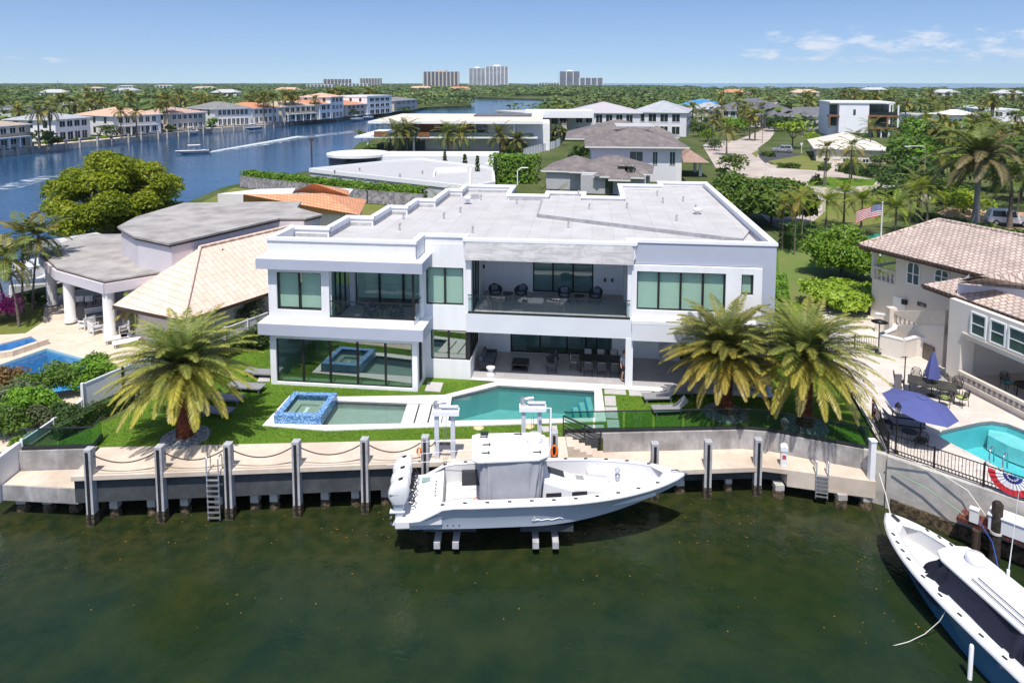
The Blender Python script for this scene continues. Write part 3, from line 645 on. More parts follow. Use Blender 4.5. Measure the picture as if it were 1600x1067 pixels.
def veins():
    t, b = nodes_of(MARBLE); w = t.nodes.new('ShaderNodeTexNoise'); w.inputs['Scale'].default_value = .9; w.inputs['Detail'].default_value = 9; w.inputs['Distortion'].default_value = 1.6; w.inputs['Roughness'].default_value = .65
    tcn = t.nodes.new('ShaderNodeTexCoord'); mp = t.nodes.new('ShaderNodeMapping'); mp.inputs['Rotation'].default_value = (0, R(35), 0); mp.inputs['Scale'].default_value = (.6, 1, 2.2)
    t.links.new(tcn.outputs['Object'], mp.inputs[0]); t.links.new(mp.outputs[0], w.inputs['Vector'])
    r = t.nodes.new('ShaderNodeValToRGB'); r.color_ramp.elements[0].position = .38; r.color_ramp.elements[0].color = (.72, .71, .71, 1); r.color_ramp.elements[1].position = .56; r.color_ramp.elements[1].color = (1, 1, 1, 1)
    t.links.new(w.outputs['Fac'], r.inputs[0]); mx = t.nodes.new('ShaderNodeMix'); mx.data_type = 'RGBA'; mx.blend_type = 'MULTIPLY'; mx.inputs[0].default_value = 1
    old = b.inputs['Base Color'].links[0].from_socket; t.links.new(old, mx.inputs[6]); t.links.new(r.outputs[0], mx.inputs[7]); t.links.new(mx.outputs[2], b.inputs['Base Color'])
veins()
ROOFM = tiles('roof_membrane', '#bab8b7', '#b5b3b1', '#a6a3a1', 5.2, 1.3, rough=.85, msize=.02, bump=.15, rot=R(90), var_noise=.14)

def open_wall(mb, d0, d1, w0, w1, z0, z1, ops):
    xs = sorted({w0, w1, *[min(max(v, w0), w1) for o in ops for v in o[:2]]})
    for a, b in zip(xs[:-1], xs[1:]):
        cut = sorted([(o[2], o[3]) for o in ops if o[0] < b-1e-4 and o[1] > a+1e-4]); z = z0
        for c in cut:
            if c[0] > z+1e-4: mb.box(a, b, d0, d1, z, c[0])
            z = max(z, c[1])
        if z < z1-1e-4: mb.box(a, b, d0, d1, z, z1)
def window(w0, w1, z0, z1, d, nv, gl, blind=None, frame=.05, mull=None, back=None):
    """window in a front-facing wall plane d: frame > pane, blind"""
    mb = HB(); f = frame
    mb.box(w0, w1, d, d+.1, z0, z0+f); mb.box(w0, w1, d, d+.1, z1-f, z1); mb.box(w0, w0+f, d, d+.1, z0+f, z1-f); mb.box(w1-f, w1, d, d+.1, z0+f, z1-f)
    xs = mull if mull else [Lerp(w0, w1, i/nv) for i in range(1, nv)]
    for x in xs: mb.box(x-.055, x+.055, d-.01, d+.11, z0+f, z1-f)
    o = mb.build('window', DARK, MH)
    mb = HB(); mb.face([(w0+f, d+.05, z0+f), (w1-f, d+.05, z0+f), (w1-f, d+.05, z1-f), (w0+f, d+.05, z1-f)]); mb.build('pane', gl, o)
    if blind is not None:
        mb = HB(); ys = [w0+f]+xs+[w1-f]
        for a, b in zip(ys[:-1], ys[1:]): mb.face([(a+.03, d+.2, z0+f+blind*(z1-z0)), (b-.03, d+.2, z0+f+blind*(z1-z0)), (b-.03, d+.2, z1), (a+.03, d+.2, z1)])
        mb.build('blind', BLIND, o)
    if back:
        mb = HB(); mb.face([(w0, d+back, z0), (w1, d+back, z0), (w1, d+back, z1), (w0, d+back, z1)]); mb.build('dim_room_sheet', ROOMD, o)  # dark sheet close behind the pane, the room's dimness put into its colour
    return o
# --- walls
wl = HB()
wl.box(.02, .37, 0, .3, 2.3, 5.2); wl.box(8.31, 8.62, 0, .32, 2.3, 5.2); wl.box(.37, 8.31, 0, .28, 2.3, 2.46); wl.box(.37, 8.31, .02, .28, 5.02, 5.2)
wl.box(.02, .3, .3, 7.2, 2.3, 5.2); wl.box(8.4, 8.62, 1.25, 1.9, 2.3, 5.2); wl.box(8.4, 8.62, .32, 1.25, 2.3, 2.5)
open_wall(wl, 0, .25, .03, 3.6, 5.9, 9.2, [(.53, 3.14, 6.71, 8.87)])
wl.box(.03, .28, .25, 3.4, 5.9, 9.2)
wl.box(3.6, 8.45, -.02, .14, 6.0, 6.36); wl.box(3.35, 3.58, .25, 3.2, 6.0, 9.2) if False else None
wl.box(8.45, 8.62, 1.3, 3.3, 6.05, 9.2); wl.box(8.3, 8.45, .14, 1.9, 6.0, 6.3)
# middle bay
open_wall(wl, 1.9, 2.2, 8.62, 11.05, 2.3, 10.3, [(8.68, 10.88, 6.7, 8.9), (8.93, 11.05, 3.46, 5.21)])
wl.box(11.05, 11.27, 1.88, 2.15, 2.3, 3.44); wl.box(11.05, 11.27, 2.15, 6.3, 2.3, 3.44); wl.box(11.05, 11.27, 4.9, 6.3, 3.44, 5.6)
# porch back wall (ground floor) and balcony back wall
open_wall(wl, 6.1, 6.35, 11.05, 22.4, 2.3, 5.6, [(13.1, 19.62, 2.36, 5.02)])
open_wall(wl, 6.1, 6.35, 23.6, 28.1, 2.3, 5.6, [(23.7, 27.2, 2.36, 5.0)])
open_wall(wl, 7.02, 7.25, 11.0, 20.6, 5.9, 9.5, [(14.45, 18.32, 6.06, 9.1)])
wl.box(11.03, 11.33, 1.9, 2.3, 6.3, 9.45); wl.box(11.03, 11.30, 5.2, 7.02, 6.05, 9.45); wl.box(20.2, 20.45, 1.9, 3.0, 6.3, 9.45); wl.box(20.2, 20.45, 5.6, 7.02, 6.05, 9.45)
wl.box(27.95, 28.15, 1.9, 7, 2.3, 6.0)
wl.box(20.13, 20.53, 1.68, 2.0, 2.3, 5.25)
# upper right block walls, rear body
open_wall(wl, 2.05, 2.3, 20.5, 28.12, 6.0, 9.7, [(20.69, 25.52, 6.87, 9.12), (26.32, 26.97, 7.9, 9.1)])
BODY = [(.03, 3.4), (2.3, 3.4), (2.3, 6.6), (3.9, 6.6), (3.9, 10.55), (5.1, 10.55), (5.1, 13.6), (6.4, 13.6), (6.4, 18.5), (7.5, 18.5), (7.5, 21.1), (11.7, 21.1), (11.7, 17.5), (14.65, 17.5), (14.65, 19.2), (17.6, 19.2), (17.6, 17.2), (20.5, 17.3), (20.5, 23), (24, 23), (24, 24.9), (28.13, 24.9), (28.13, 7.26), (.03, 7.26)]
o = wl.build('wall', STUCCO, MH)
mb = HB(); mb.prism([(2.32, 7.3), *BODY[3:22], (28.12, 7.3)], 2.3, 10.05); mb.build('rear_block', STUCCO, MH)
mb = HB(); mb.box(28.0, 28.14, 2.3, 7.3, 6.0, 10.0); mb.build('side_wall', GREYSTUCCO, MH)
# grey rendered parts
g = HB(); g.box(-.45, 9.07, -.45, 1.9, 5.36, 6.0)
g.build('lower_canopy', GREYSTUCCO, MH)
g = HB(); g.box(-.45, 9.07, -.45, 1.9, 9.14, 9.72); g.build('upper_canopy', GREYSTUCCO, MH)
c = HB(); c.box(-.44, 9.06, -.44, 1.9, 6.0, 6.035); c.build('canopy_top', STUCCO, MH)
c = HB(); c.box(-.44, 9.06, -.44, 1.9, 9.72, 9.755); c.build('canopy_top', STUCCO, MH)
g = HB(); g.box(20.52, 28.15, 1.9, 2.05, 9.47, 10.62); g.box(27.42, 28.15, 1.9, 2.05, 6.3, 9.47); g.build('grey_front', GREYSTUCCO, MH)
fa = HB(); fa.box(11.05, 20.45, 1.7, 1.9, 5.22, 6.32); fa.box(20.45, 28.15, 1.46, 1.9, 5.22, 6.157); fa.build('fascia', mat('light_grey_stucco', (.66, .67, .70), rough=.75, var=.03, scale=.8), MH)
bx = HB(); open_wall(bx, 1.78, 2.05, 20.42, 27.42, 6.38, 9.43, [(20.7, 25.5, 6.88, 9.07), (26.33, 26.96, 7.92, 9.06)]); bx.box(20.42, 27.42, 1.45, 2.05, 6.16, 6.378); bx.build('window_box', STUCCO, MH, bevel=.01)
ma = HB(); ma.box(11.02, 20.51, 1.62, 1.9, 9.45, 10.64); ma.build('marble_band', MARBLE, MH)
ml = HB(); ml.box(22.4, 23.6, 5.9, 6.35, 2.3, 5.5); ml.build('stone_pillar', MARBLE, MH)
# floors and ceilings
fl = HB(); fl.box(.3, 8.45, .26, 7.2, 2.2, 2.38); fl.build('glass_room_floor', ROOMF, MH)
ce = HB(); ce.box(.03, 8.62, .0, 7.2, 5.2, 5.36); ce.box(11.05, 28.1, 1.9, 7.2, 5.60, 5.95); ce.box(8.62, 11.05, 2.2, 7.2, 5.6, 5.95)
ce.box(.28, 8.6, .14, 7.2, 5.85, 6.04) if False else None
ce.build('ceiling', STUCCO, MH)
f2 = HB(); f2.box(.28, 8.45, .14, 7.2, 6.036, 6.05); f2.box(11.05, 28.0, 1.9, 7.02, 5.95, 6.05); f2.build('balcony_floor', PORC, MH)
c2 = HB(); c2.box(.03, 8.62, .0, 7.2, 9.2, 9.7); c2.box(11.03, 20.5, 1.9, 7.25, 9.45, 9.8); c2.build('ceiling', STUCCO, MH)
# glass room interior
iw = HB(); iw.box(.3, 8.4, 6.8, 7.0, 2.38, 5.2); iw.build('room_wall', ROOM, MH)
iw = HB(); iw.box(1.2, 2.6, 3.5, 3.8, 2.38, 5.2); iw.box(3.6, 3.95, 4.2, 4.6, 2.38, 5.2); iw.build('room_partition', ROOM, MH)
iw = HB(); iw.box(.6, 1.9, 1.2, 2.9, 2.384, 2.4); iw.build('rug', mat('green_grey_rug', (.05, .07, .05), rough=.9, var=.2, scale=6), MH)
cab = HB(); cab.box(2.4, 3.5, 5.6, 6.5, 2.38, 3.3); cab.build('cabinet', mat('dark_wood', (.05, .035, .025), rough=.5, var=.3), MH)
ch = HB()
for k in range(3): ch.tube([(3.0+.5*math.cos(a/12*6.283)*(1-.2*k), 2.2+.5*math.sin(a/12*6.283)*(1-.2*k), 4.75-.14*k) for a in range(13)], .02, 6)
ch.bar((3.0, 2.2, 4.5), (3.0, 2.2, 5.2), .015); ch.build('chandelier', BLACK, MH)
# windows
o = window(.38, 8.30, 2.46, 5.02, .1, 5, TINTM, mull=[1.93, 3.53, 5.13, 6.75])
sw_ = HB(); sw_.box(8.47, 8.55, .34, 1.24, 2.52, 2.6); sw_.box(8.47, 8.55, .75, .85, 2.6, 5.1); sw_.box(8.47, 8.55, .34, .42, 2.6, 5.1); sw_.box(8.47, 8.55, 1.16, 1.24, 2.6, 5.1); o = sw_.build('window', DARK, MH)
mb = HB(); mb.face([(8.51, .42, 2.6), (8.51, 1.16, 2.6), (8.51, 1.16, 5.2), (8.51, .42, 5.2)]); mb.build('pane', TINTD, o)
window(.53, 3.14, 6.71, 8.87, .08, 2, TINT, blind=.02)
window(8.68, 10.88, 6.7, 8.9, 1.96, 2, TINT, blind=.0)
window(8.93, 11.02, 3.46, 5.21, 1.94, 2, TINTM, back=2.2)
window(20.7, 25.5, 6.88, 9.07, 1.88, 4, TINT, blind=.0)
window(26.33, 26.96, 7.92, 9.06, 1.86, 1, TINT, blind=.02)
# corner windows along the porch side of the middle bay
mb = HB()
for d in (2.02, 2.75, 3.5, 4.25, 4.85): mb.box(11.1, 11.22, d, d+.1, 3.46, 5.6)
mb.box(11.02, 11.24, 1.95, 2.12, 3.44, 5.22); mb.box(11.1, 11.22, 2.0, 4.95, 3.46, 3.52); o = mb.build('window', DARK, MH)
mb = HB(); mb.face([(11.16, 2.0, 3.5), (11.16, 4.9, 3.5), (11.16, 4.9, 5.6), (11.16, 2.0, 5.6)]); mb.build('pane', TINTD, o)
# loggia glazing
window(4.0, 8.42, 6.05, 9.15, 3.2, 3, TINT, blind=.12, back=1.5)
mb = HB()
for d in (.75, 1.5, 2.3): mb.box(3.62, 3.70, d, d+.1, 6.05, 9.2)
mb.box(3.62, 3.70, .3, 3.2, 6.05, 6.15); o = mb.build('window', DARK, MH)
mb = HB(); mb.face([(3.66, .3, 6.1), (3.66, 3.2, 6.1), (3.66, 3.2, 9.2), (3.66, .3, 9.2)]); mb.build('pane', TINTD, o)
mb = HB(); mb.box(3.58, 3.64, .25, .75, 6.05, 9.2); mb.box(3.7, 4.0, 3.0, 3.3, 6.05, 9.2); mb.build('pier', STUCCO, MH)
mb = HB(); mb.box(8.36, 8.47, .02, .14, 6.36, 9.2); mb.build('corner_post', DARK, MH)
GR = glass('balcony_glass', (.72, .84, .82), refl=.10, grazing=.95)
mb = HB(); mb.box(3.6, 8.36, .03, .06, 6.36, 6.46); mb.box(3.6, 8.5, .02, .07, 7.27, 7.31); mb.box(8.5, 8.54, .1, 1.3, 7.27, 7.31); o = mb.build('balcony_rail', DARK, MH)
mb = HB(); mb.face([(3.6, .045, 6.44), (8.36, .045, 6.44), (8.36, .045, 7.27), (3.6, .045, 7.27)]); mb.face([(8.52, .1, 6.3), (8.52, 1.3, 6.3), (8.52, 1.3, 7.27), (8.52, .1, 7.27)]); mb.build('glass_panel', GR, o)
# balcony doors and side glazing
o = window(14.45, 18.32, 6.06, 9.1, 7.06, 3, TINTD, back=1.6, frame=.08)
mb = HB(); mb.face([(14.9, 7.9, 6.1), (17.2, 7.9, 6.1), (17.2, 7.9, 6.95), (14.9, 7.9, 6.95)]); mb.build('curtain', BLIND, o)
for w in (11.16, 20.3):
    mb = HB()
    for d in (2.35, 3.2, 4.2, 5.1): mb.box(w, w+.08, d, d+.1, 6.05, 9.4)
    mb.box(w, w+.08, 2.3, 5.2, 6.05, 6.15); mb.box(w, w+.08, 2.3, 5.2, 9.3, 9.45); o = mb.build('sliding_door', DARK, MH)
    mb = HB(); mb.face([(w+.04, 2.3, 6.1), (w+.04, 5.2, 6.1), (w+.04, 5.2, 9.4), (w+.04, 2.3, 9.4)]); mb.build('pane', TINTD, o)
mb = HB(); mb.box(11.15, 20.36, 1.70, 1.86, 6.32, 6.40); mb.box(11.15, 20.36, 1.76, 1.80, 7.36, 7.40); o = mb.build('balcony_rail', DARK, MH)
for i in range(6):
    a = 11.17+i*1.53; mb = HB(); mb.face([(a, 1.78, 6.4), (a+1.51, 1.78, 6.4), (a+1.51, 1.78, 7.36), (a, 1.78, 7.36)]); mb.build('glass_panel', GR, o)
mb = HB(); mb.box(11.3, 20.2, 1.88, 1.94, 6.32, 6.37); mb.build('rail_curb', STUCCO, MH)
# ground floor doors
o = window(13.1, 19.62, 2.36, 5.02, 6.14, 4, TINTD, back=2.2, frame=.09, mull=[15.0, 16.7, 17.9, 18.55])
mb = HB()
for a, b in ((13.25, 14.1), (18.7, 19.5)):
    for k in range(10): mb.box(Lerp(a, b, k/10), Lerp(a, b, (k+.6)/10), 6.4, 6.46, 2.36, 5.0)
mb.build('curtain', BLIND, o)
o = window(23.7, 27.2, 2.36, 5.0, 6.14, 2, TINTD, back=1.2, frame=.09)
mb = HB(); mb.box(19.5, 20.3, 6.05, 6.1, 2.36, 4.6); mb.build('side_door', WHITE, MH)
# --- roof
rf = HB(); rf.flat([(.3, .3), (.3, 3), (2.5, 3.1), (2.5, 6.7), (4.1, 6.7), (4.1, 10.7), (5.3, 10.7), (5.3, 13.7), (6.6, 13.7), (6.6, 18.6), (7.7, 18.6), (7.7, 21), (11.6, 21), (11.6, 17.4), (14.7, 17.4), (14.7, 19.1), (17.5, 19.1), (17.5, 17.1), (20.6, 17.1), (20.6, 22.9), (24.1, 22.9), (24.1, 24.8), (28, 24.8), (28, 2.1), (8.4, 2.1), (8.4, .3)], 10.2)
roof = rf.build('roof', ROOFM, MH)
rr = HB(); rr.prism([(14.5, 10.7), (26.9, 4.6), (28.0, 7.5), (28.0, 24.8), (24.2, 24.8), (24.2, 22.9), (20.6, 22.8), (20.6, 17.0), (17.4, 17.0), (17.4, 19.0), (14.3, 19.0)], 10.1, 10.36); rr.build('raised_roof', ROOFM, MH)
rr = HB(); rr.wall((14.45, 10.66), (26.95, 4.5), 10.2, 10.44, .12); rr.wall((14.45, 10.66), (14.25, 19.0), 10.2, 10.44, .12); rr.build('roof_step', mat('grey_flashing', (.33, .33, .34), rough=.6, var=.2, scale=3), MH)
PT = [(.15, .15), (.15, 3.15), (2.35, 3.15), (2.35, 6.65), (3.95, 6.65), (3.95, 10.6), (5.15, 10.6), (5.15, 13.65), (6.45, 13.65), (6.45, 18.55), (7.55, 18.55), (7.55, 21.05), (11.65, 21.05), (11.65, 17.45), (14.65, 17.45), (14.65, 19.15), (17.55, 19.15), (17.55, 17.15), (20.55, 17.15), (20.55, 22.95), (24.05, 22.95), (24.05, 24.85), (28.02, 24.85), (28.02, 2.04), (20.6, 2.04), (20.45, 1.8), (11.1, 1.8), (11.0, 2.05), (8.47, 2.05), (8.47, .15)]
pm = HB(); cp_ = HB(); fl_ = HB()
low = {13, 14, 15, 16, 17, 24, 25, 26}
for i in range(len(PT)):
    a, b = PT[i], PT[(i+1) % len(PT)]; d = (Vector(b)-Vector(a)).normalized(); e = .0
    zt = 10.62 if i in low else 10.76
    A_ = (a[0]-d.x*.12, a[1]-d.y*.12); B_ = (b[0]+d.x*.12, b[1]+d.y*.12); k = (i % 2)*.003
    pm.wall(A_, B_, 9.74+k, zt-.002+k, .24+k*2); cp_.wall((a[0]-d.x*.19, a[1]-d.y*.19), (b[0]+d.x*.19, b[1]+d.y*.19), zt-.1+k*2, zt+.06+k*2, .38+k*2)
    if 1 <= i <= 22: fl_.wall(a, b, 10.2, 10.42+k, .34)
pm.build('parapet', STUCCO, MH); cp_.build('parapet_cap', mat('cap_white', (.82, .82, .83), rough=.6, var=.02), MH); fl_.build('roof_flashing', mat('base_flashing', (.42, .42, .43), rough=.7, var=.25, scale=2), MH)
mb = HB(); mb.box(20.1, 20.45, 1.95, 2.7, 10.2, 10.72); mb.build('parapet_stub', STUCCO, MH)
VENT = mat('galvanised_vent', (.45, .45, .45), rough=.5, var=.2, metal=.3, scale=6)
for i, (w, d) in enumerate([(16.7, 7.1), (12.5, 15.2), (18.0, 12.8), (20.7, 13.5), (23.7, 9.3), (25.5, 13.2), (25.1, 16.8), (23.5, 16.0), (23.4, 19.4), (8.9, 11.3), (9.5, 16.7), (17.1, 18.6), (10.9, 4.9), (6.2, 5.2), (5.5, 8.6), (8.2, 9.0)]):
    z = 10.36 if (w > 14.5 and d > 8 and not (w < 17 and d < 9)) else 10.2
    mb = HB(); mb.lathe([(.09, z), (.07, z+.1), (.055, z+.38)], (w, d, 0), 10); mb.tube([(w, d, z+.36), (w, d-.02, z+.48), (w+.1, d-.03, z+.48)], .06, 8); mb.build('roof_vent', VENT, MH)
    mb = HB(); mb.lathe([(.42, z+.004), (.34, z+.03), (.09, z+.05)], (w, d, 0), 16); mb.build('vent_flashing', ROOFM, MH)
for w, d in ((8.7, 15.2), (25.5, 12.3)):
    mb = HB(); mb.lathe([(.16, 10.3), (.16, 10.55), (.32, 10.6), (.3, 10.75), (.1, 10.85), (0, 10.86)], (w, d, 0), 14); mb.build('roof_ventilator', GEL, MH)
mb = HB(); mb.obox((8.9, 17.6, 10.2), (.6, .45, .35), .3); mb.build('roof_unit', VENT, MH)
mb = HB(); mb.obox((11.3, 2.6, 10.2), (.35, .2, .16), .3); mb.build('roof_unit', DARK, MH)
for w, d, z in ((11.42, 6.0, 7.8), (19.05, 6.98, 6.9), (19.5, 6.98, 6.9)):
    mb = HB(); mb.obox((w, d-.05, z), (.12, .1, .22)); mb.build('wall_fixture', DARK, MH)
mb = HB(); mb.tube([(11.9, 21.3, 10.8), (11.9, 21.3, 12.0), (12.2, 21.3, 12.3), (12.8, 21.3, 12.3)], .04, 6); mb.build('roof_lamp', WHITE, MH)

# ------------------------------------------------------------------ furniture of the white house
WICK = mat('charcoal_wicker', (.045, .047, .055), rough=.8, var=.4, scale=40); CUSH = mat('slate_cushion', (.13, .15, .19), rough=.9, var=.08, scale=6)
CUSHL = mat('grey_cushion', (.38, .38, .39), rough=.9, var=.06, scale=6); SLING = mat('grey_sling', (.24, .24, .25), rough=.85, var=.08, scale=20)
DTAB = mat('dark_tabletop', (.02, .018, .017), rough=.45, var=.15)
def legs4(parent, x, y, h, m, r=.022, splay=.03, name='leg', z0=0):
    for sx in (-1, 1):
        for sy in (-1, 1):
            mb = MB(); mb.tube([(sx*(x+splay), sy*(y+splay), z0), (sx*x, sy*y, h)], r, 6); mb.build(name, m, parent)
def lounge_chair(label, group, loc, rz, cush=CUSH, name='lounge_chair'):
    t = thing(name, label, 'armchair', loc, rz, group); legs4(t, .27, .25, .34, DARK)
    mb = MB(); mb.lathe([(.30, .30), (.36, .34), (.37, .40), (.30, .40)], n=18); mb.build('seat', WICK, t)
    mb = MB(); out_ = []; inn = []
    for zf, z in ((0, .38), (.5, .6), (1, .8)):
        r1 = []; 
        for k in range(17):
            a = R(-25)+R(230)*k/16; f = 1-.5*abs(k-8)/8*zf; r = .37+.05*zf
            r1.append((r*math.cos(a), r*math.sin(a), .38+(z-.38)*(f if zf else 1)+.08*zf*(1-abs(k-8)/8)))
        out_.append(r1)
    mb.loft(out_); mb.loft([[(p[0]*.93, p[1]*.93, p[2]) for p in r] for r in out_][::-1])
    mb.tube(out_[-1], .025, 6); mb.build('backrest', WICK, t)
    mb = MB(); mb.lathe([(.02, .40), (.29, .40), (.32, .44), (.30, .49), (.02, .51)], (0, .0, 0), 16); mb.build('seat_cushion', cush, t)
    mb = MB(); mb.obox((0, .24, .5), (.44, .13, .36)); mb.build('back_cushion', cush, t, bevel=.05)
    return t
def round_table(label, group, loc, r=.32, h=.45):
    t = thing('side_table', label, 'side table', loc, 0, group)
    mb = MB(); mb.lathe([(r, h-.03), (r, h)], n=20); mb.build('table_top', DTAB, t)
    for k in range(3):
        a = k*2.09; mb = MB(); mb.tube([(r*.8*math.cos(a), r*.8*math.sin(a), 0), (r*.35*math.cos(a), r*.35*math.sin(a), h-.03)], .015, 6); mb.build('leg', DARK, t)
    return t
def HLZ(w, d, z): return (*HL(w, d), z)
for i, (w, d, rz, l) in enumerate(((12.25, 5.3, .35, 'round-backed charcoal balcony chair at the far left of the upper balcony'), (13.85, 5.4, -.3, 'charcoal balcony chair right of the left round side table'),
                                   (16.55, 5.3, .1, 'charcoal balcony chair left of the right round side table, in front of the glass doors'), (18.45, 5.35, -.35, 'round-backed charcoal balcony chair at the right end of the upper balcony'))):
    lounge_chair(l, 'lounge chairs on the upper balcony', HLZ(w, d, 6.05), rz-HA)
for w, l in ((13.05, 'round dark side table between the two left balcony chairs'), (17.45, 'round dark side table between the two right balcony chairs')): round_table(l, 'side tables on the upper balcony', HLZ(w, 5.15, 6.05))
lounge_chair('dark woven chair left in the corner loggia above the glass room', 'chairs in the corner loggia', HLZ(5.55, 1.25, 6.05), 1.2-HA); lounge_chair('dark woven chair right in the corner loggia above the glass room', 'chairs in the corner loggia', HLZ(7.1, 1.3, 6.05), -1.0-HA)
round_table('round table between the two loggia chairs', 'side tables in the loggia', HLZ(6.35, 1.25, 6.05), .35, .6)
Z0 = 2.352
def sofa(label, loc, rz, L_=1.9):
    t = thing('patio_sofa', label, 'sofa', loc, rz); legs4(t, L_/2-.1, .32, .2, DARK)
    mb = MB(); mb.box(-L_/2, L_/2, -.4, .4, .18, .32); mb.build('frame', WICK, t)
    for s in (-1, 1): mb = MB(); mb.box(s*L_/2-.06, s*L_/2+.06, -.4, .4, .32, .62); mb.build('armrest', WICK, t)
    for k in (0, 1):
        mb = MB(); mb.box(-L_/2+.08+k*(L_/2-.07), -L_/2+.08+(k+1)*(L_/2-.08), -.38, .3, .33, .47); mb.build('seat_cushion', CUSH, t, bevel=.04)
        mb = MB(); mb.box(-L_/2+.08+k*(L_/2-.07), -L_/2+.08+(k+1)*(L_/2-.08), .22, .42, .47, .85); mb.build('back_cushion', CUSH, t, bevel=.05)
    return t
sofa('dark woven sofa with slate cushions against the left end of the covered patio', HLZ(12.0, 3.9, Z0), R(90)-HA)
t = thing('drum_stool', 'white hourglass drum stool at the patio edge by the sofa', 'stool', HLZ(12.35, 2.55, Z0)); mb = MB(); mb.lathe([(.24, 0), (.22, .12), (.13, .24), (.13, .27), (.24, .38), (.26, .48)], n=18); mb.build('body', WHITE, t); mb = MB(); mb.lathe([(.22, .482), (.2, .495)], n=18); mb.build('top', GEL, t)
t = thing('coffee_table', 'low square dark coffee table between the sofa and the patio armchairs', 'coffee table', HLZ(14.0, 3.7, Z0), -HA); mb = MB(); mb.box(-.5, .5, -.5, .5, .38, .44); mb.build('table_top', DTAB, t); mb = MB(); mb.box(-.46, .46, -.46, .46, .1, .14); mb.build('shelf', DTAB, t); legs4(t, .45, .45, .38, DARK, .03, 0)
lounge_chair('dark woven armchair near the patio edge facing the coffee table', 'armchairs on the covered patio', HLZ(15.9, 3.4, Z0), -1.45-HA); lounge_chair('dark woven armchair deeper in the patio facing the coffee table', 'armchairs on the covered patio', HLZ(15.85, 4.6, Z0), -1.6-HA)
t = thing('dining_table', 'long dark dining table on the covered patio beside the column', 'dining table', HLZ(18.75, 4.0, Z0), -HA); mb = MB(); mb.box(-1.25, 1.25, -.5, .5, .70, .76); mb.build('table_top', DTAB, t); legs4(t, 1.15, .42, .7, DARK, .045, 0)
def dchair(label, loc, rz, cush=CUSHL, frame=WICK, group='dining chairs at the patio table', cat='dining chair'):
    t = thing('dining_chair', label, cat, loc, rz, group); legs4(t, .21, .21, .42, DARK)
    mb = MB(); mb.box(-.25, .25, -.24, .24, .41, .45); mb.build('seat', frame, t)
    mb = MB(); mb.loft([[(-.25, .22, .44), (-.1, .27, .44), (.1, .27, .44), (.25, .22, .44)], [(-.26, .27, .85), (-.1, .33, .86), (.1, .33, .86), (.26, .27, .85)]]); mb.loft([[(.25, .20, .44), (.1, .25, .44), (-.1, .25, .44), (-.25, .20, .44)], [(.26, .25, .85), (.1, .31, .86), (-.1, .31, .86), (-.26, .25, .85)]]); mb.build('backrest', frame, t)
    mb = MB(); mb.box(-.22, .22, -.22, .2, .45, .51); mb.build('seat_cushion', cush, t, bevel=.03)
    mb = MB(); mb.obox((0, .22, .5), (.42, .07, .38)); mb.build('back_cushion', cush, t, bevel=.03)
    for s in (-1, 1): mb = MB(); mb.tube([(s*.26, -.18, .43), (s*.27, -.16, .64), (s*.27, .22, .66)], .018, 6); mb.build('armrest', DARK, t)
    return t
for k, l in enumerate(('left', 'middle', 'right')):
    w = 18.05+k*.78
    dchair('grey cushioned dining chair on the pool side of the patio table, %s of three' % l, HLZ(w, 3.2, Z0), math.pi-HA); dchair('grey cushioned dining chair on the house side of the patio table, %s of three' % l, HLZ(w-.02, 4.8, Z0), -HA)
dchair('grey dining chair at the left head of the patio dining table', HLZ(17.2, 3.95, Z0), R(90)-HA)
def lounger(label, loc, rz, back=.0, m=SLING, fm=SLING, group='grey loungers on the lawn'):
    t = thing('sun_lounger', label, 'sun lounger', loc, rz, group)
    mb = MB(); mb.box(-1.0, .35, -.33, .33, .27, .33); mb.build('seat', m, t, bevel=.015)
    mb = MB(); a = back; mb.obox((.35+.34*math.cos(a), 0, .28+.34*math.sin(a)), (.68, .66, .05), 0, -a); mb.build('backrest', m, t, bevel=.015)
    for x in (-.85, .45):
        for y in (-.28, .28): mb = MB(); mb.box(x-.025, x+.025, y-.025, y+.025, 0, .27); mb.build('leg', fm, t)
    mb = MB(); mb.box(-1.0, .5, -.35, -.33, .24, .31); mb.box(-1.0, .5, .33, .35, .24, .31); mb.build('frame', fm, t)
    return t
for u, v, b, rz, l in ((411, 588, .15, -.1, 'grey sun lounger at the corner of the glass room, closest to the house'), (386, 610, .1, -.15, 'grey sun lounger with its end past the left palm fronds, second from the house'), (352, 628, .1, -.15, 'grey sun lounger half under the left palm fronds, third from the house'), (335, 648, .1, -.15, 'grey sun lounger closest to the left palm trunk')):
    lounger(l, at(u, v, 2.3), rz+math.pi, b)
for u, v, b, rz, l in ((1033, 626, .75, .05, 'grey lounger with raised back under the right palms, nearer the house'), (1048, 645, .75, .1, 'grey lounger with raised back beside the glass railing')):
    lounger(l, at(u, v, 2.3), rz, b)
lounger('grey lounger mostly hidden under the palm left of the two right palms', at(1066, 618, 2.3), .1, .7)

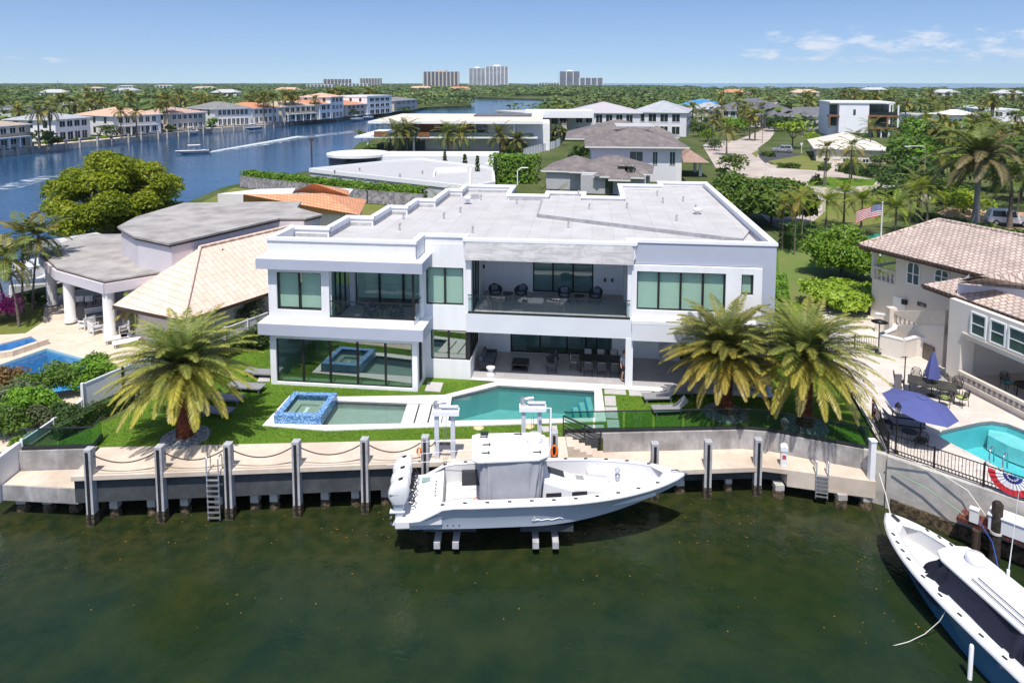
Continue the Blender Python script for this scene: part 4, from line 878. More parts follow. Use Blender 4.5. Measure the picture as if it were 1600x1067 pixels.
# person standing behind the patio column
SKIN = mat('skin', (.48, .27, .19), rough=.5, var=.05); SHIRT = mat('pale_blue_shirt', (.42, .50, .66), rough=.8, var=.06, scale=9); SHORTS = mat('dark_navy_shorts', (.02, .022, .035), rough=.8, var=.1); HAIR = mat('reddish_hair', (.22, .06, .025), rough=.6, var=.2, scale=20)
def skin_body(name, pts, edges, rad, m, parent, lv=2):
    me = bpy.data.meshes.new(name); me.from_pydata(pts, edges, []); me.materials.append(m); o = bpy.data.objects.new(name, me); COL.objects.link(o); o.parent = parent
    sk = o.modifiers.new('skin', 'SKIN'); sk.use_smooth_shade = True; me.skin_vertices  or me.attributes
    sv = me.skin_vertices[0].data if len(me.skin_vertices) else None
    if sv is None:
        bpy.context.view_layer.objects.active = o; bpy.ops.mesh.customdata_skin_add(); sv = me.skin_vertices[0].data
    for i, r in enumerate(rad): sv[i].radius = (r, r) if not isinstance(r, tuple) else r
    sv[0].use_root = True
    su = o.modifiers.new('sub', 'SUBSURF'); su.levels = lv; su.render_levels = lv
    return o
P_ = thing('person', 'person with reddish hair in a pale shirt and dark shorts standing behind the patio column', 'person', HLZ(20.12, 2.7, Z0), .5)
pts = [(0, 0, .95), (0, 0, 1.15), (0, 0, 1.35), (0, 0, 1.46), (0, -.01, 1.53), (0, -.02, 1.62), (0, -.02, 1.72),
       (.19, 0, 1.38), (.25, -.02, 1.1), (.27, -.12, .9), (.28, -.16, .82), (-.19, 0, 1.38), (-.26, .0, 1.12), (-.30, -.1, .92), (-.31, -.14, .84),
       (.10, 0, .86), (.11, -.01, .5), (.11, .02, .09), (.12, -.12, .04), (-.10, 0, .86), (-.12, -.04, .5), (-.13, .06, .09), (-.13, -.08, .04)]
ed = [(0, 1), (1, 2), (2, 3), (3, 4), (4, 5), (5, 6), (2, 7), (7, 8), (8, 9), (9, 10), (2, 11), (11, 12), (12, 13), (13, 14), (0, 15), (15, 16), (16, 17), (17, 18), (0, 19), (19, 20), (20, 21), (21, 22)]
rad = [(.15, .11), (.14, .1), (.16, .11), (.06, .06), (.055, .055), (.085, .1), (.07, .085), .06, .045, .034, .03, .06, .045, .034, .03, .095, .06, .04, .035, .095, .06, .04, .035]
skin_body('body', pts, ed, rad, SKIN, P_)
skin_body('shirt', [(0, 0, .88), (0, 0, 1.15), (0, 0, 1.37), (.2, 0, 1.38), (.245, -.01, 1.2), (-.2, 0, 1.38), (-.25, 0, 1.2), (0, 0, 1.44)], [(0, 1), (1, 2), (2, 3), (3, 4), (2, 5), (5, 6), (2, 7)], [(.17, .125), (.16, .12), (.175, .125), .075, .065, .075, .065, .07], SHIRT, P_)
skin_body('shorts', [(0, 0, .97), (.10, 0, .86), (.12, -.01, .55), (-.10, 0, .86), (-.12, -.03, .55)], [(0, 1), (1, 2), (0, 3), (3, 4)], [(.17, .13), .115, .09, .115, .09], SHORTS, P_)
mb = MB(); mb.lathe([(.0, .12), (.06, .11), (.1, .05), (.105, -.02), (.09, -.06)], (0, .012, 1.68), 14); mb.build('hair', HAIR, P_)
for s in (-1, 1): mb = MB(); mb.obox((s*.12, -.03, 0), (.1, .26, .08)); mb.build('shoe', BLACK, P_, bevel=.03)
# ------------------------------------------------------------------ boats
HULL_SHADE = mat('shade_tinted_hull', (.42, .47, .54), rough=.12, var=.03, scale=.6, coat=.6); HULLB = mat('blue_hull', (.055, .17, .30), rough=.12, var=.04, scale=.6, coat=.6)  # lifted boat: blue-grey shade of the flared side put into the hull colour
NAVY = mat('navy_canvas', (.012, .014, .03), rough=.8, var=.2, scale=5); GREYC = mat('grey_canvas', (.33, .33, .36), rough=.9, var=.05, scale=4)
TEAK = mat('nonskid_deck', (.60, .60, .59), rough=.6, var=.05, scale=6); SMOKE = mat('smoked_hatch', (.03, .033, .04), rough=.25, var=.05)
def ss(t): t = max(0, min(1, t)); return t*t*(3-2*t)
def hull(par, Ln, B, m, G=1.5, keel=0., stern_drop=.55, bluff=2.2, capw=.30):
    N = 26; st = []
    for i in range(N+1):
        s = i/N; x = s*Ln
        tp = max(0, (s-.45)/.55); b = B/2*(1-tp**bluff)**.8*(.94+.06*ss(s/.25)); b = max(b, .05)
        zg = G-stern_drop*(1-ss((s-.02)/.12))+.10*ss((s-.5)/.5)
        cb = b*(.86-.42*tp**1.2); zc = keel+.38+.85*tp**2.0; zk = min(keel+1.22*max(0, (s-.50)/.50)**2.4, zc-.02)
        st.append((x, b, zg, cb, zc, zk))
    top = []; bot = []; cap = []; lin_ = []
    for side in (1, -1):
        rows = []; rowb = []; rowc = []; rowl = []
        for i_, (x, b, zg, cb, zc, zk) in enumerate(st):
            r = []
            for k in range(6):
                t = k/5; yy = Lerp(cb, b, t**1.7*.75+t*.25); zz = Lerp(zc, zg, t); r.append((x, side*yy, zz))
            rows.append(r); rowb.append([(x, side*cb, zc), (x, side*cb*.5, Lerp(zc, zk, .55)), (x, 0, zk)])
            bi = max(b-capw, .0) if i_ < 24 else 0; fx = x-(.12 if b < .25 else 0)
            rowc.append([(x, side*(b+.03), zg-.05), (x, side*(b+.02), zg+.03), (fx, side*(b-.05), zg+.06), (fx, side*bi, zg+.05)])
        top.append(rows); bot.append(rowb); cap.append(rowc)
    mb = MB()
    for rows in top: mb.loft(rows)
    for rows in bot: mb.loft(rows)
    x, b, zg, cb, zc, zk = st[0]; mb.face([(0, b, zg), (0, cb, zc), (0, 0, zk), (0, -cb, zc), (0, -b, zg)])
    hu = mb.build('hull', m, par)
    mb = MB()
    for rows in cap: mb.loft(rows)
    mb.build('gunwale', GEL, par)
    mb = MB(); sh = [(x, b, zg) for x, b, zg, *_ in st]
    for s in (1, -1): mb.tube([(x, s*(b+.035), z-.06) for x, b, z in sh], .03, 6)
    mb.build('rub_rail', mat('grey_rub_rail', (.35, .36, .38), rough=.4), par)
    return st
LINER = mat('cockpit_liner', (.60, .60, .61), rough=.4, var=.03)
def interior(par, st, i0, i1, zd, wall=.30, m=None, deckm=TEAK):
    m = m or LINER
    mb = MB(); Lp = []; DK = []
    for i in range(i0, i1+1):
        x, b, zg, *_ = st[i]; Lp.append((x, max(b-wall, .02), zg+.05)); _, _, _, cb, zc, zk = st[i]; s_ = i/(len(st)-1); z = zd+.42*ss((s_-.6)/.3)
        f = (z-zc)/(zg-zc); hw = Lerp(cb, b, f**1.7*.75+f*.25) if f > 0 else cb*max(.05, (z-zk)/(zc-zk)); DK.append((x, max(.01, min(b-wall-.06, hw-.06)), z))
    for side in (1, -1): mb.loft([[(x, side*y, z), (x, side*Lerp(d[1], y, .8), Lerp(d[2], z, .65)), (x, side*d[1], d[2])] for (x, y, z), d in zip(Lp, DK)])
    for i in (0, len(Lp)-1):
        x, y, z = Lp[i]; d = DK[i]; mb.face([(x, y, z), (x, -y, z), (x, -d[1], d[2]), (x, d[1], d[2])])
    for side in (1, -1): mb.tube([(x, side*y, z+.012) for x, y, z in Lp], .022, 5)
    mb.build('cockpit_liner', m, par)
    mb = MB(); mb.loft([[(x, y, z), (x, 0, z), (x, -y, z)] for x, y, z in DK], sm=False); mb.build('deck', deckm, par)
def superring(cx, cy, z, a, b, n=20, e=.55, tilt=0):
    r = []
    for k in range(n):
        t = 2*math.pi*k/n; c, s_ = math.cos(t), math.sin(t)
        x = a*math.copysign(abs(c)**e, c); r.append((cx+x, cy+b*math.copysign(abs(s_)**e, s_), z+tilt*x))
    return r
def engine(par, x, y, z):
    t = MB(x, y, z)
    def T(cx, cz, a, b, tl): return [(p[0], p[1], p[2]) for p in superring(x+cx, y, z+cz, a, b, 22, .6, tl)]
    t.loft([T(-.05, .0, .30, .22, .0), T(-.05, .28, .42, .28, .06), T(-.04, .55, .43, .29, .12), T(0, .78, .38, .27, .2), T(.03, .93, .27, .21, .24), T(.04, .98, .1, .1, .26)], closed=True)
    o = t.build('outboard_engine', GEL, par); o.location = (x, y, z)
    mb = MB(); mb.loft([superring(-.05, 0, -.75, .16, .06), superring(-.05, 0, -.35, .18, .09), superring(-.05, 0, .02, .28, .2)], closed=True); mb.loft([superring(-.05, 0, -1.02, .30, .03), superring(-.05, 0, -.75, .16, .05)], closed=True); mb.box(-.42, .2, -.14, .14, -.42, -.38); mb.build('lower_unit', mat('silver_white', (.6, .63, .68), rough=.25, var=.03), o)
    mb = MB()
    for k in range(3): mb.obox((-.42, .12*math.cos(k*2.09), -.78+.12*math.sin(k*2.09)), (.03, .16, .1), 0, k)
    mb.build('propeller', STEEL, o)
    mb = MB(); mb.box(-.40, -.05, -.285, .285, .44, .46); mb.build('trim_stripe', SMOKE, o)
    mb = MB()
    for k in range(2): mb.tube([(.30+.06*k, .18-.3*k, .1), (.5, .22-.3*k, .3), (.62, .08-.3*k, .15), (.52, -.02-.2*k, .0), (.36, .0-.2*k, .06)], .03, 6)
    mb.build('rigging_hose', RUB, o)
def hardtop(par, x0, x1, hw, z, cut=.35):
    P = [(x0, -hw*.86), (x0+.25, -hw), (x1-.55, -hw*.97), (x1-.1, -hw*.72), (x1, -hw*.3), (x1, hw*.3), (x1-.1, hw*.72), (x1-.55, hw*.97), (x0+.25, hw), (x0, hw*.86)]
    mb = MB(); mb.prism(P, z, z+.13); o = mb.build('hardtop', GEL, par, bevel=.045)
    return o
def cover(par, x0, x1, hw, ztop, zbot, m, slope=.0, fold=.05, hb=None):
    hb = hb or hw; n = 84; rings = []; rg = random.Random(4); ph = [rg.uniform(0, 6.28) for _ in range(9)]
    for j in range(13):
        t = j/12; z = Lerp(ztop, zbot, t); r = []
        for k in range(n):
            a = 2*math.pi*k/n; c, s_ = math.cos(a), math.sin(a); e = .28
            ax = (x1-x0)/2+(-.12*t+slope*t if c > 0 else -.06*t); by = Lerp(hw, hb, t)
            px = (x0+x1)/2+ax*math.copysign(abs(c)**e, c); py = by*math.copysign(abs(s_)**e, s_)
            w = fold*(math.sin(a*17+ph[0]+2.2*t)+.8*math.sin(a*29+ph[1]-3*t)+.7*math.sin(a*9+ph[2]+4*t+1.5*math.sin(3*t)))*(.25+math.sin(t*3.0)*.8)
            sag = .10*abs(math.sin(a*5+ph[3]))*t*(1-t)
            r.append((px+w*c, py+w*s_, z-sag))
        rings.append(r)
    mb = MB(); mb.loft(rings, closed=True); mb.face(rings[0]); return mb.build('canvas_cover', m, par)
def cleats(par, st, idx, name='rod_holder'):
    for i in idx:
        x, b, zg, *_ = st[i]
        for s in (-1, 1):
            if b > .35: mb = MB(); mb.obox((x, s*(b-.15), zg+.055), (.16, .07, .035), .1*s); mb.build(name, SMOKE, par)
# --- the lifted boat
BX = thing('center_console_boat', 'white centre console fishing boat with grey canvas, raised on the boat lift', 'boat', (-4.25, 27.62, 1.02), .062)
st = hull(BX, 11.75, 3.35, HULL_SHADE, G=1.46, bluff=2.5)
interior(BX, st, 3, 24, .72)
mb = MB(); mb.box(-.62, .1, -1.15, 1.15, .25, .62); mb.build('engine_bracket', GEL, BX, bevel=.06)
mb = MB(); mb.prism([(.0, -1.48), (1.33, -1.5), (1.33, 1.5), (.0, 1.48)], .6, [.95, 1.28, 1.28, .95]); mb.build('transom_seat', GEL, BX, bevel=.05)
for k in range(5): mb = MB(); mb.lathe([(.035, 1.285), (.035, 1.30)], (1.0, -.5+k*.25, 0), 10); mb.build('rod_holder', SMOKE, BX)
mb = MB(); mb.box(.35, .75, .75, 1.1, 1.1, 1.13); mb.build('livewell_lid', mat('green_tint_lid', (.25, .36, .33), rough=.2), BX)
for y in (-.85, 0, .85): engine(BX, -.42, y, 1.28)
mb = MB(); mb.box(1.9, 2.5, -1.15, -.2, .72, .76); mb.box(1.9, 2.5, .1, .9, .72, .75); mb.build('deck_hatch', GEL, BX, bevel=.01)
mb = MB(); mb.box(2.1, 3.6, 1.0, 1.28, .74, 1.3); mb.build('cooler_seat', SMOKE, BX)
cover(BX, 2.85, 5.55, 1.02, 2.92, .80, GREYC, slope=-.12, hb=1.25)
ht = hardtop(BX, 2.55, 5.85, 1.13, 2.93)
mb = MB(); mb.lathe([(.33, 3.05), (.36, 3.12), (.35, 3.28), (.29, 3.34), (.0, 3.37)], (5.25, .35, 0), 22); mb.build('radar_dome', GEL, BX)
for x, y in ((2.9, .75), (3.0, .1), (2.95, -.55), (5.1, -.62), (4.4, .9)): mb = MB(); mb.bar((x, y, 3.09), (x+.35, y, 3.09), .035); mb.bar((x+.3, y-.1, 3.1), (x+.3, y+.1, 3.1), .04); mb.build('rod_clamp', SMOKE, BX)
for y in (-.95, -.3, .5): mb = MB(); mb.tube([(2.6, y, 3.1), (-.9, y+(.1 if y > 0 else -.15), 3.02)], .011, 5); mb.build('outrigger_pole', WHITE, BX)
mb = MB(); mb.obox((3.1, 1.0, 3.06), (.35, .2, .1)); mb.build('top_light', SMOKE, BX)
mb = MB()   # forward console and coffin box
mb.prism([(5.5, -.72), (6.9, -.66), (6.9, .66), (5.5, .72)], .72, [1.85, 1.35, 1.35, 1.85]); mb.build('console', GEL, BX, bevel=.07)
mb = MB(); mb.prism([(6.85, -.6), (8.5, -.5), (8.5, .5), (6.85, .6)], .72, [1.42, 1.18, 1.18, 1.42]); mb.build('forward_seat', GEL, BX, bevel=.08)
mb = MB(); mb.face([(5.85, .1, 1.741), (6.55, .1, 1.491), (6.55, .6, 1.491), (5.85, .6, 1.741)][::1]); mb.build('windscreen_hatch', SMOKE, BX)
mb = MB(); mb.face([(7.05, .1, 1.402), (7.4, .1, 1.35), (7.4, .42, 1.35), (7.05, .42, 1.402)]); mb.build('windscreen_hatch', mat('tinted_panel', (.3, .3, .28), rough=.3), BX)
for x in (5.65, 6.75): mb = MB(); mb.face([(x, -.735+.03*(x-5.6), 1.12), (x+.65, -.712+.03*(x-5.6), 1.12), (x+.65, -.712+.03*(x-5.6), 1.32), (x, -.735+.03*(x-5.6), 1.32)]); mb.build('side_window', SMOKE, BX)
for s in (1, -1):   # bow lounge cushions
    P = [(st[i][0], s*(st[i][1]-.34)) for i in range(17, 24)]; Q = [(st[i][0], s*max(st[i][1]-.80, .02)) for i in range(23, 16, -1)]
    mb = MB(); mb.prism(P+Q, .9, 1.24); mb.build('bow_cushion', GEL, BX, bevel=.04)
for y in (.25, .6): mb = MB(); mb.lathe([(.11, 1.25), (.13, 1.27), (.13, 1.31), (.06, 1.31)], (8.9+y*.2, y+.25, 0), 14); mb.build('cup_holder', STEEL, BX)
cleats(BX, st, (3, 5, 7, 9, 11, 13, 15, 17, 19, 21, 23))
mb = MB(); mb.obox((11.35, 0, 1.64), (.35, .09, .06)); mb.tube([(11.5, 0, 1.62), (11.95, -.02, 1.5)], .04, 6); mb.build('anchor_roller', STEEL, BX)
mb = MB(); mb.tube([(2.2, -1.0, .78), (2.4, -.5, .8), (2.8, -.1, .95)], .015, 5); mb.build('orange_line', ORANGE, BX)
# squiggly maker's script on the hull side: a short pale flourish
mb = MB(); pts = [(7.1-.0+.16*k-2.1, 0, .66+.045*math.sin(k*2.1)*(1 if k % 2 else .6)) for k in range(9)]
def hull_y(x, z):
    s = x/11.75; i = min(int(s*26), 25); f = s*26-i; b = Lerp(st[i][1], st[i+1][1], f); cb = Lerp(st[i][3], st[i+1][3], f); zc = Lerp(st[i][4], st[i+1][4], f); zg = Lerp(st[i][2], st[i+1][2], f); t = (z-zc)/(zg-zc); return Lerp(cb, b, t**1.7*.75+t*.25)
mb.tube([(x, -hull_y(x, z)-.012, z) for x, _, z in pts], .016, 5); mb.tube([(5.1, -hull_y(5.1, .8)-.012, .8), (5.0, -hull_y(5.0, .6)-.012, .6), (5.3, -hull_y(5.3, .7)-.012, .7)], .02, 5); mb.build('hull_script', WHITE, BX)
for k in range(4): mb = MB(); x = 1.3+k*.24; mb.lathe([(.03, 0), (.03, .02)], (x, -hull_y(x, .55)-.005, .55), 8); mb.build('drain_fitting', SMOKE, BX)

# --- lift
LF = thing('boat_lift', 'four-post white boat lift with drive motors and cradle beams under the raised boat', 'boat lift', (0, 0, 0))
for (u1, v1), (u2, v2), zt in (((683, 720), (708, 718), 4.7), ((818, 690), (843, 688), 4.75)):
    a = at(u1, v1, 2.3); b = at(u2, v2, 2.3); y = fy(a[0])+.35 
    a = (a[0]*y/a[1], y); b = (b[0]*y/b[1], y+.03)
    for p in (a, b): mb = MB(); mb.box(p[0]-.1, p[0]+.1, p[1]-.1, p[1]+.1, 0, zt-.3); mb.build('lift_post', mat('lift_post_grey', (.55, .57, .62), rough=.5, var=.05), LF)
    mb = MB(); mb.box(a[0]-.2, b[0]+.3, y-.2, y+.2, zt-.3, zt-.08); mb.build('top_beam', WHITE, LF)
    mb = MB(); mb.tube([(a[0]+.2, y-.05, zt+.08), (b[0]+.25, y-.05, zt+.08)], .075, 10); mb.build('cable_drum', ALU, LF)
    mb = MB(); mb.lathe([(.11, 0), (.13, .05), (.13, .3), (.1, .36)], (a[0]-.02, y, zt-.06), 14); mb.tube([(a[0]+.02, y, zt+.22), (a[0]+.45, y+.04, zt+.26)], .09, 10); mb.build('drive_motor', ALU, LF)
    mb = MB(); mb.tube([(a[0]+.35, y-.1, zt-.1), (a[0]+.35, y-.6, 1.3)], .012, 5); mb.tube([(a[0]+.45, y-.1, zt-.1), (a[0]+.45, y-.6, 1.3)], .012, 5); mb.build('lift_cable', STEEL, LF)
    mb = MB(); mb.box(a[0]+.12, b[0]-.12, y-.05, y+.05, 2.95, 3.05); mb.build('brace', RAILM, LF)
mb = MB(); mb.tube([(1.75, 29.9, 2.3), (1.75, 29.9, 4.75), (1.2, 29.85, 4.75)], .05, 8); mb.build('guide_pipe', WHITE, LF)
for u in (683, 712, 837, 868):
    p = at(u, 852, .42); mb = MB(); mb.box(p[0]-.13, p[0]+.13, p[1]-.1, p[1]+3.0, .34, .62); mb.build('cradle_beam', PILE, LF)
for x in (-2.7, 1.35): 
    for y in (26.95, 28.3): mb = MB(); mb.box(x-1.0, x+1.2, y-.1, y+.1, .92, 1.2); mb.build('hull_bunk', DKCONC, LF)

# --- the neighbour's boat at the right edge
RB = thing('center_console_boat', 'blue-hulled white centre console boat with a navy canvas cover moored at the right edge', 'boat', (17.72, 15.95, -.35), R(90)+.16)
st2 = hull(RB, 11.6, 3.1, HULLB, G=1.62, bluff=3.1, capw=.42)
interior(RB, st2, 3, 24, .78, wall=.42)
cleats(RB, st2, (8, 10, 12, 14, 16, 18, 20, 21, 22, 23))
cover(RB, 3.7, 8.0, .84, 2.42, 1.15, NAVY, slope=.75, fold=.10, hb=1.34)
hardtop(RB, 4.2, 8.3, .88, 2.44)
mb = MB(); mb.lathe([(.3, 2.57), (.33, 2.62), (.32, 2.8), (.27, 2.86), (0, 2.89)], (7.4, -.25, 0), 22); mb.build('radar_dome', GEL, RB)
mb = MB(); mb.prism([(.02, -1.36), (1.36, -1.4), (1.36, 1.4), (.02, 1.36)], .5, [.95, 1.4, 1.4, .95]); mb.build('transom_seat', GEL, RB, bevel=.05)
mb = MB(); mb.box(8.3, 9.0, -.4, .4, .78, 1.15); mb.build('forward_seat', GEL, RB, bevel=.08)
for x, y, h in ((6.6, -.8, 3.2), (5.3, -.85, 2.6)): mb = MB(); mb.tube([(x, y, 2.57), (x-.15, y-.05, 2.6+h)], [.022, .008], 6); mb.tube([(x, y, 2.55), (x, y, 2.8)], .05, 8); mb.build('antenna', WHITE, RB)
for y in (.4, .65): mb = MB(); mb.tube([(6.6, y, 2.65), (3.9, y+.05, 2.65)], .02, 5); mb.build('outrigger_pole', SMOKE, RB)
for k in range(5): mb = MB(); mb.tube([(3.7, -.8+.4*k, 2.48), (3.45, -.8+.4*k, 2.8)], .035, 7); mb.build('rod_holder', STEEL, RB)
mb = MB(); mb.obox((11.1, 0, 1.8), (.4, .1, .07)); mb.build('anchor_roller', SMOKE, RB)
def line(pts, r, m, label): 
    mb = MB(); mb.tube(pts, r, 6); return tag(mb.build('mooring_line', m), label, 'mooring line', 'mooring lines of the right boat')
WROPE = mat('white_rope', (.62, .6, .55), rough=.8, var=.1)
line([(15.95, 27.3, 1.4), (16.3, 28.3, 1.6), (16.75, 29.7, 1.75)], .022, WROPE, 'white bow line from the right boat up to the dock corner')
line([(17.3, 29.6, 1.9), (18.2, 28.6, 1.75), (19.0, 27.7, 1.35), (19.4, 26.9, 1.1)], .026, mat('green_rope', (.2, .32, .24), rough=.8), 'pale green line sagging along the right seawall')
line([(17.1, 29.6, 2.6), (18.3, 28.6, 2.75), (19.3, 27.5, 2.3), (19.8, 26.8, 1.4)], .022, WROPE, 'white hose arching along the right seawall to the wooden dock')
line([(19.35, 26.9, 1.45), (19.0, 25.5, 1.4), (18.0, 23.6, 1.25)], .018, mat('blue_rope', (.03, .1, .4), rough=.8), 'bright blue line from the wooden dock to the right boat')
line([at(1480, 950, 1.2), at(1468, 970, .7), at(1445, 990, .15), at(1420, 1002, .02), at(1390, 1010, -.02)], .014, WROPE, 'white stern line trailing from the right boat into the water')
mb = MB(); p = at(1515, 1060, 0); mb.lathe([(.07, -1), (.07, 1.15), (.05, 1.2)], (p[0], p[1], 0), 12); tag(mb.build('marker_pole', WHITE), 'thin white pole standing in the water beside the right boat', 'pole')
# ------------------------------------------------------------------ plants
def frond(Q, Mi, base, az, el, Ln, droop, nl, ll, lw, mi=(0, 0), vee=.55, rng=rnd, wind=(0, 0), rach=.02, tipm=None):
    """feather leaf: drooping midrib with two rows of narrow leaflets"""
    pts = []; p = Vector(base); n = 10; e = el
    for i in range(n+1):
        pts.append(p.copy()); t = i/n
        d = Vector((math.cos(az)*math.cos(e)+wind[0]*t, math.sin(az)*math.cos(e)+wind[1]*t, math.sin(e))).normalized()
        p = p+d*(Ln/n); e -= droop/n*(.5+1.0*t)
    def pos(t):
        f = min(t*n, n-1e-6); i = int(f); return pts[i].lerp(pts[i+1], f-i), (pts[i+1]-pts[i]).normalized()
    side0 = Vector((-math.sin(az), math.cos(az), 0))
    for i in range(n):
        a, b = pts[i], pts[i+1]; w = rach*(1-i/n*.8); Q.append((a-side0*w, a+side0*w, b+side0*w*.8, b-side0*w*.8)); Mi.append(mi[1])
    for k in range(nl):
        t = .1+.9*(k+rng.random()*.4)/nl; q, d = pos(t); L_ = ll*(math.sin(math.pi*min(1, .18+t*.82))**.7*.9+.12)
        up = d.cross(side0)
        if up.z < 0: up = -up
        for s in (-1, 1):
            v = (side0*s*.8+d*(.55+.3*t)+up*(vee*(.8-.9*t))+Vector((0, 0, -.22-.25*rng.random()))+Vector((rng.uniform(-.1, .1), rng.uniform(-.1, .1), 0))).normalized()
            a = q; c = q+v*L_; m = q+v*L_*.45; w = d*lw*.5
            Q.append((a, m+w, c, m-w)); Mi.append((tipm if (tipm is not None and rng.random() < (t-.35)) else mi[0]))
def qarr(Q): return np.array([[tuple(p) for p in q] for q in Q], dtype=np.float32)
DP_G = leaf('date_palm_green', (.11, .16, .032), (.24, .28, .07), scale=.9, trans=.3); DP_O = leaf('date_palm_olive', (.25, .25, .045), (.38, .34, .065), scale=.9, trans=.3)
DP_Y = leaf('date_palm_yellow', (.40, .34, .04), (.52, .45, .07), scale=.9, trans=.35); DP_B = leaf('date_palm_dry', (.36, .29, .09), (.44, .37, .16), scale=.9, trans=.1)
TRUNK_R = blend2('palm_trunk_red', '#7d3f22', '#4a2616', 5, .4, .6, rough=.9, var=.3, scale=12, bump=.8); TRUNK_G = blend2('palm_trunk_grey', '#7c7268', '#5b5148', 4, .4, .6, rough=.9, var=.2, scale=6, bump=.4, stretch=(1, 1, 4))
def date_palm(label, loc, hz, Ln, seed, nf=104, group='large date palms on the lawn', yel=.5):
    rg = random.Random(seed); t = thing('date_palm', label, 'palm tree', loc, 0, group)
    Q = []; Mi = []
    for i in range(nf):
        f = i/(nf-1); el = R(Lerp(74, -14, f**.9)+rg.uniform(-8, 8)); az = i*2.39996+rg.uniform(-.2, .2)
        if f < .45: mi = (0, 0); tip = 1
        elif f < .72: mi = (rg.choice((0, 0, 1, 1)), 1); tip = 1 if rg.random() > yel else 2
        elif f < .88: mi = (rg.choice((1, 1, 2) if rg.random() < yel+.3 else (1,)), 2); tip = 2
        else: mi = (2 if rg.random() < yel else 1, 2); tip = 3
        frond(Q, Mi, (rg.uniform(-.08, .08), rg.uniform(-.08, .08), hz+.1-.35*f), az, el, .92*Ln*(rg.uniform(.86, 1.06))*(1-.12*abs(f-.45)), R(78 if f < .3 else 63)+rg.uniform(-.15, .2), 74, .52, .058, mi, rng=rg, tipm=tip, rach=.022)
    np_mesh('crown', qarr(Q), [DP_G, DP_O, DP_Y, DP_B], Mi, t)
    mb = MB(); prof = []; n = 26
    for k in range(n+1): z = hz*k/n; prof.append((.42-.10*min(1, k/8)+(.035 if k % 2 else 0)+.08*max(0, (k-20)/6), z))
    mb.lathe(prof, n=14, sm=False); mb.lathe([(.42, hz-.1), (.36, hz+.25), (.15, hz+.45), (0, hz+.5)], n=12, sm=False); mb.build('trunk', TRUNK_R, t)
    return t
PEB = blend2('river_pebbles', '#a9adb3', '#4c5057', 9, .4, .6, rough=.6, var=.4, scale=22, bump=.8)
for u, v, l, hz, Ln, sd, ye in ((290, 682, 'big date palm with a reddish trunk alone on the left of the lawn', 3.55, 4.15, 3, .25), (1133, 645, 'big yellowing date palm closer to the house, left of two by the glass railing', 3.35, 3.95, 5, .85), (1257, 665, 'big yellowing date palm at the right end of the lawn by the neighbour patio', 3.6, 4.25, 9, .8)):
    p = at(u, v, 2.3); date_palm(l, p, hz, Ln, sd, yel=ye)
    mb = MB(); mb.lathe([(1.15, 0), (1.05, .05), (.4, .09)], p, 26, sm=False); tag(mb.build('pebble_ring', PEB), {290: 'grey pebble ring around the left date palm', 1133: 'grey pebble ring around the palm nearer the house', 1257: 'grey pebble ring around the rightmost lawn palm'}[u], 'pebble bed')
# --- broadleaf crowns made of many leaf-sized faces
def crown_q(lobes, per, size, seed, flat=.75, inner=.35, shape=.5):
    rng = np.random.default_rng(seed); out_ = []
    for (cx, cy, cz, rx, ry, rz) in lobes:
        n = int(per*rx*ry) if per > 60 else per
        n = max(n, 24)
        d = rng.normal(size=(n, 3)); d /= np.linalg.norm(d, axis=1)[:, None]; d[:, 2] = np.where(d[:, 2] < -.45, -d[:, 2], d[:, 2])
        r = (1-inner*rng.random(n)**1.5)*(1+.10*rng.normal(size=n)); c = np.array([cx, cy, cz])+d*r[:, None]*np.array([rx, ry, rz])
        nn = d*.7+rng.normal(size=(n, 3))*.55+np.array([0, 0, .5]); nn /= np.linalg.norm(nn, axis=1)[:, None]
        u = np.cross(nn, rng.normal(size=(n, 3))); u /= np.linalg.norm(u, axis=1)[:, None]; v = np.cross(nn, u)
        s = (size*rng.uniform(.6, 1.35, n))[:, None]
        out_.append(np.stack([c-u*s, c-v*s*shape, c+u*s, c+v*s*shape], 1))
    return np.concatenate(out_)
def lobes_for(w, d, h, n, seed, base=.0, low=.1, ls=1):
    rg = random.Random(seed); L_ = []
    for i in range(n):
        a = i*2.4+rg.uniform(-.4, .4); rr = math.sqrt((i+.5)/n)*(.72 if ls > .7 else rg.uniform(.66, .92)); z = base+h*(low+(1-low)*rg.uniform(.25 if ls > .7 else .05, .72 if ls > .7 else .9)*(1-.35*rr))
        s = rg.uniform(.28, .42)*ls
        L_.append((math.cos(a)*rr*w/2, math.sin(a)*rr*d/2, z, w*s*.62, d*s*.62, h*s*.55/(ls if ls > .7 else .8)))
    return L_
LEAF_OL = leaf('olive_tree_leaf', (.15, .24, .012), (.36, .42, .025), scale=.25, c3=(.42, .34, .04), trans=.4); LEAF_MID = leaf('mid_green_leaf', (.055, .11, .014), (.13, .21, .03), scale=.6)
LEAF_DK = leaf('dark_green_leaf', (.028, .062, .014), (.075, .125, .026), scale=.6); LEAF_BR = leaf('bright_green_leaf', (.075, .18, .012), (.19, .35, .03), scale=.7); LEAF_YG = leaf('yellow_green_leaf', (.15, .24, .015), (.30, .38, .04), scale=.8)
LEAF_GR = leaf('grey_green_leaf', (.07, .10, .04), (.16, .19, .085), scale=.5); LEAF_PK = leaf('magenta_bract', (.32, .02, .16), (.55, .08, .34), scale=1.5); LEAF_RED = leaf('reddish_leaf', (.10, .09, .02), (.24, .12, .05), scale=2)
BARK = blend2('bark', '#6d5d4e', '#40352b', 3, .4, .6, rough=.95, var=.2, scale=6, bump=.6)
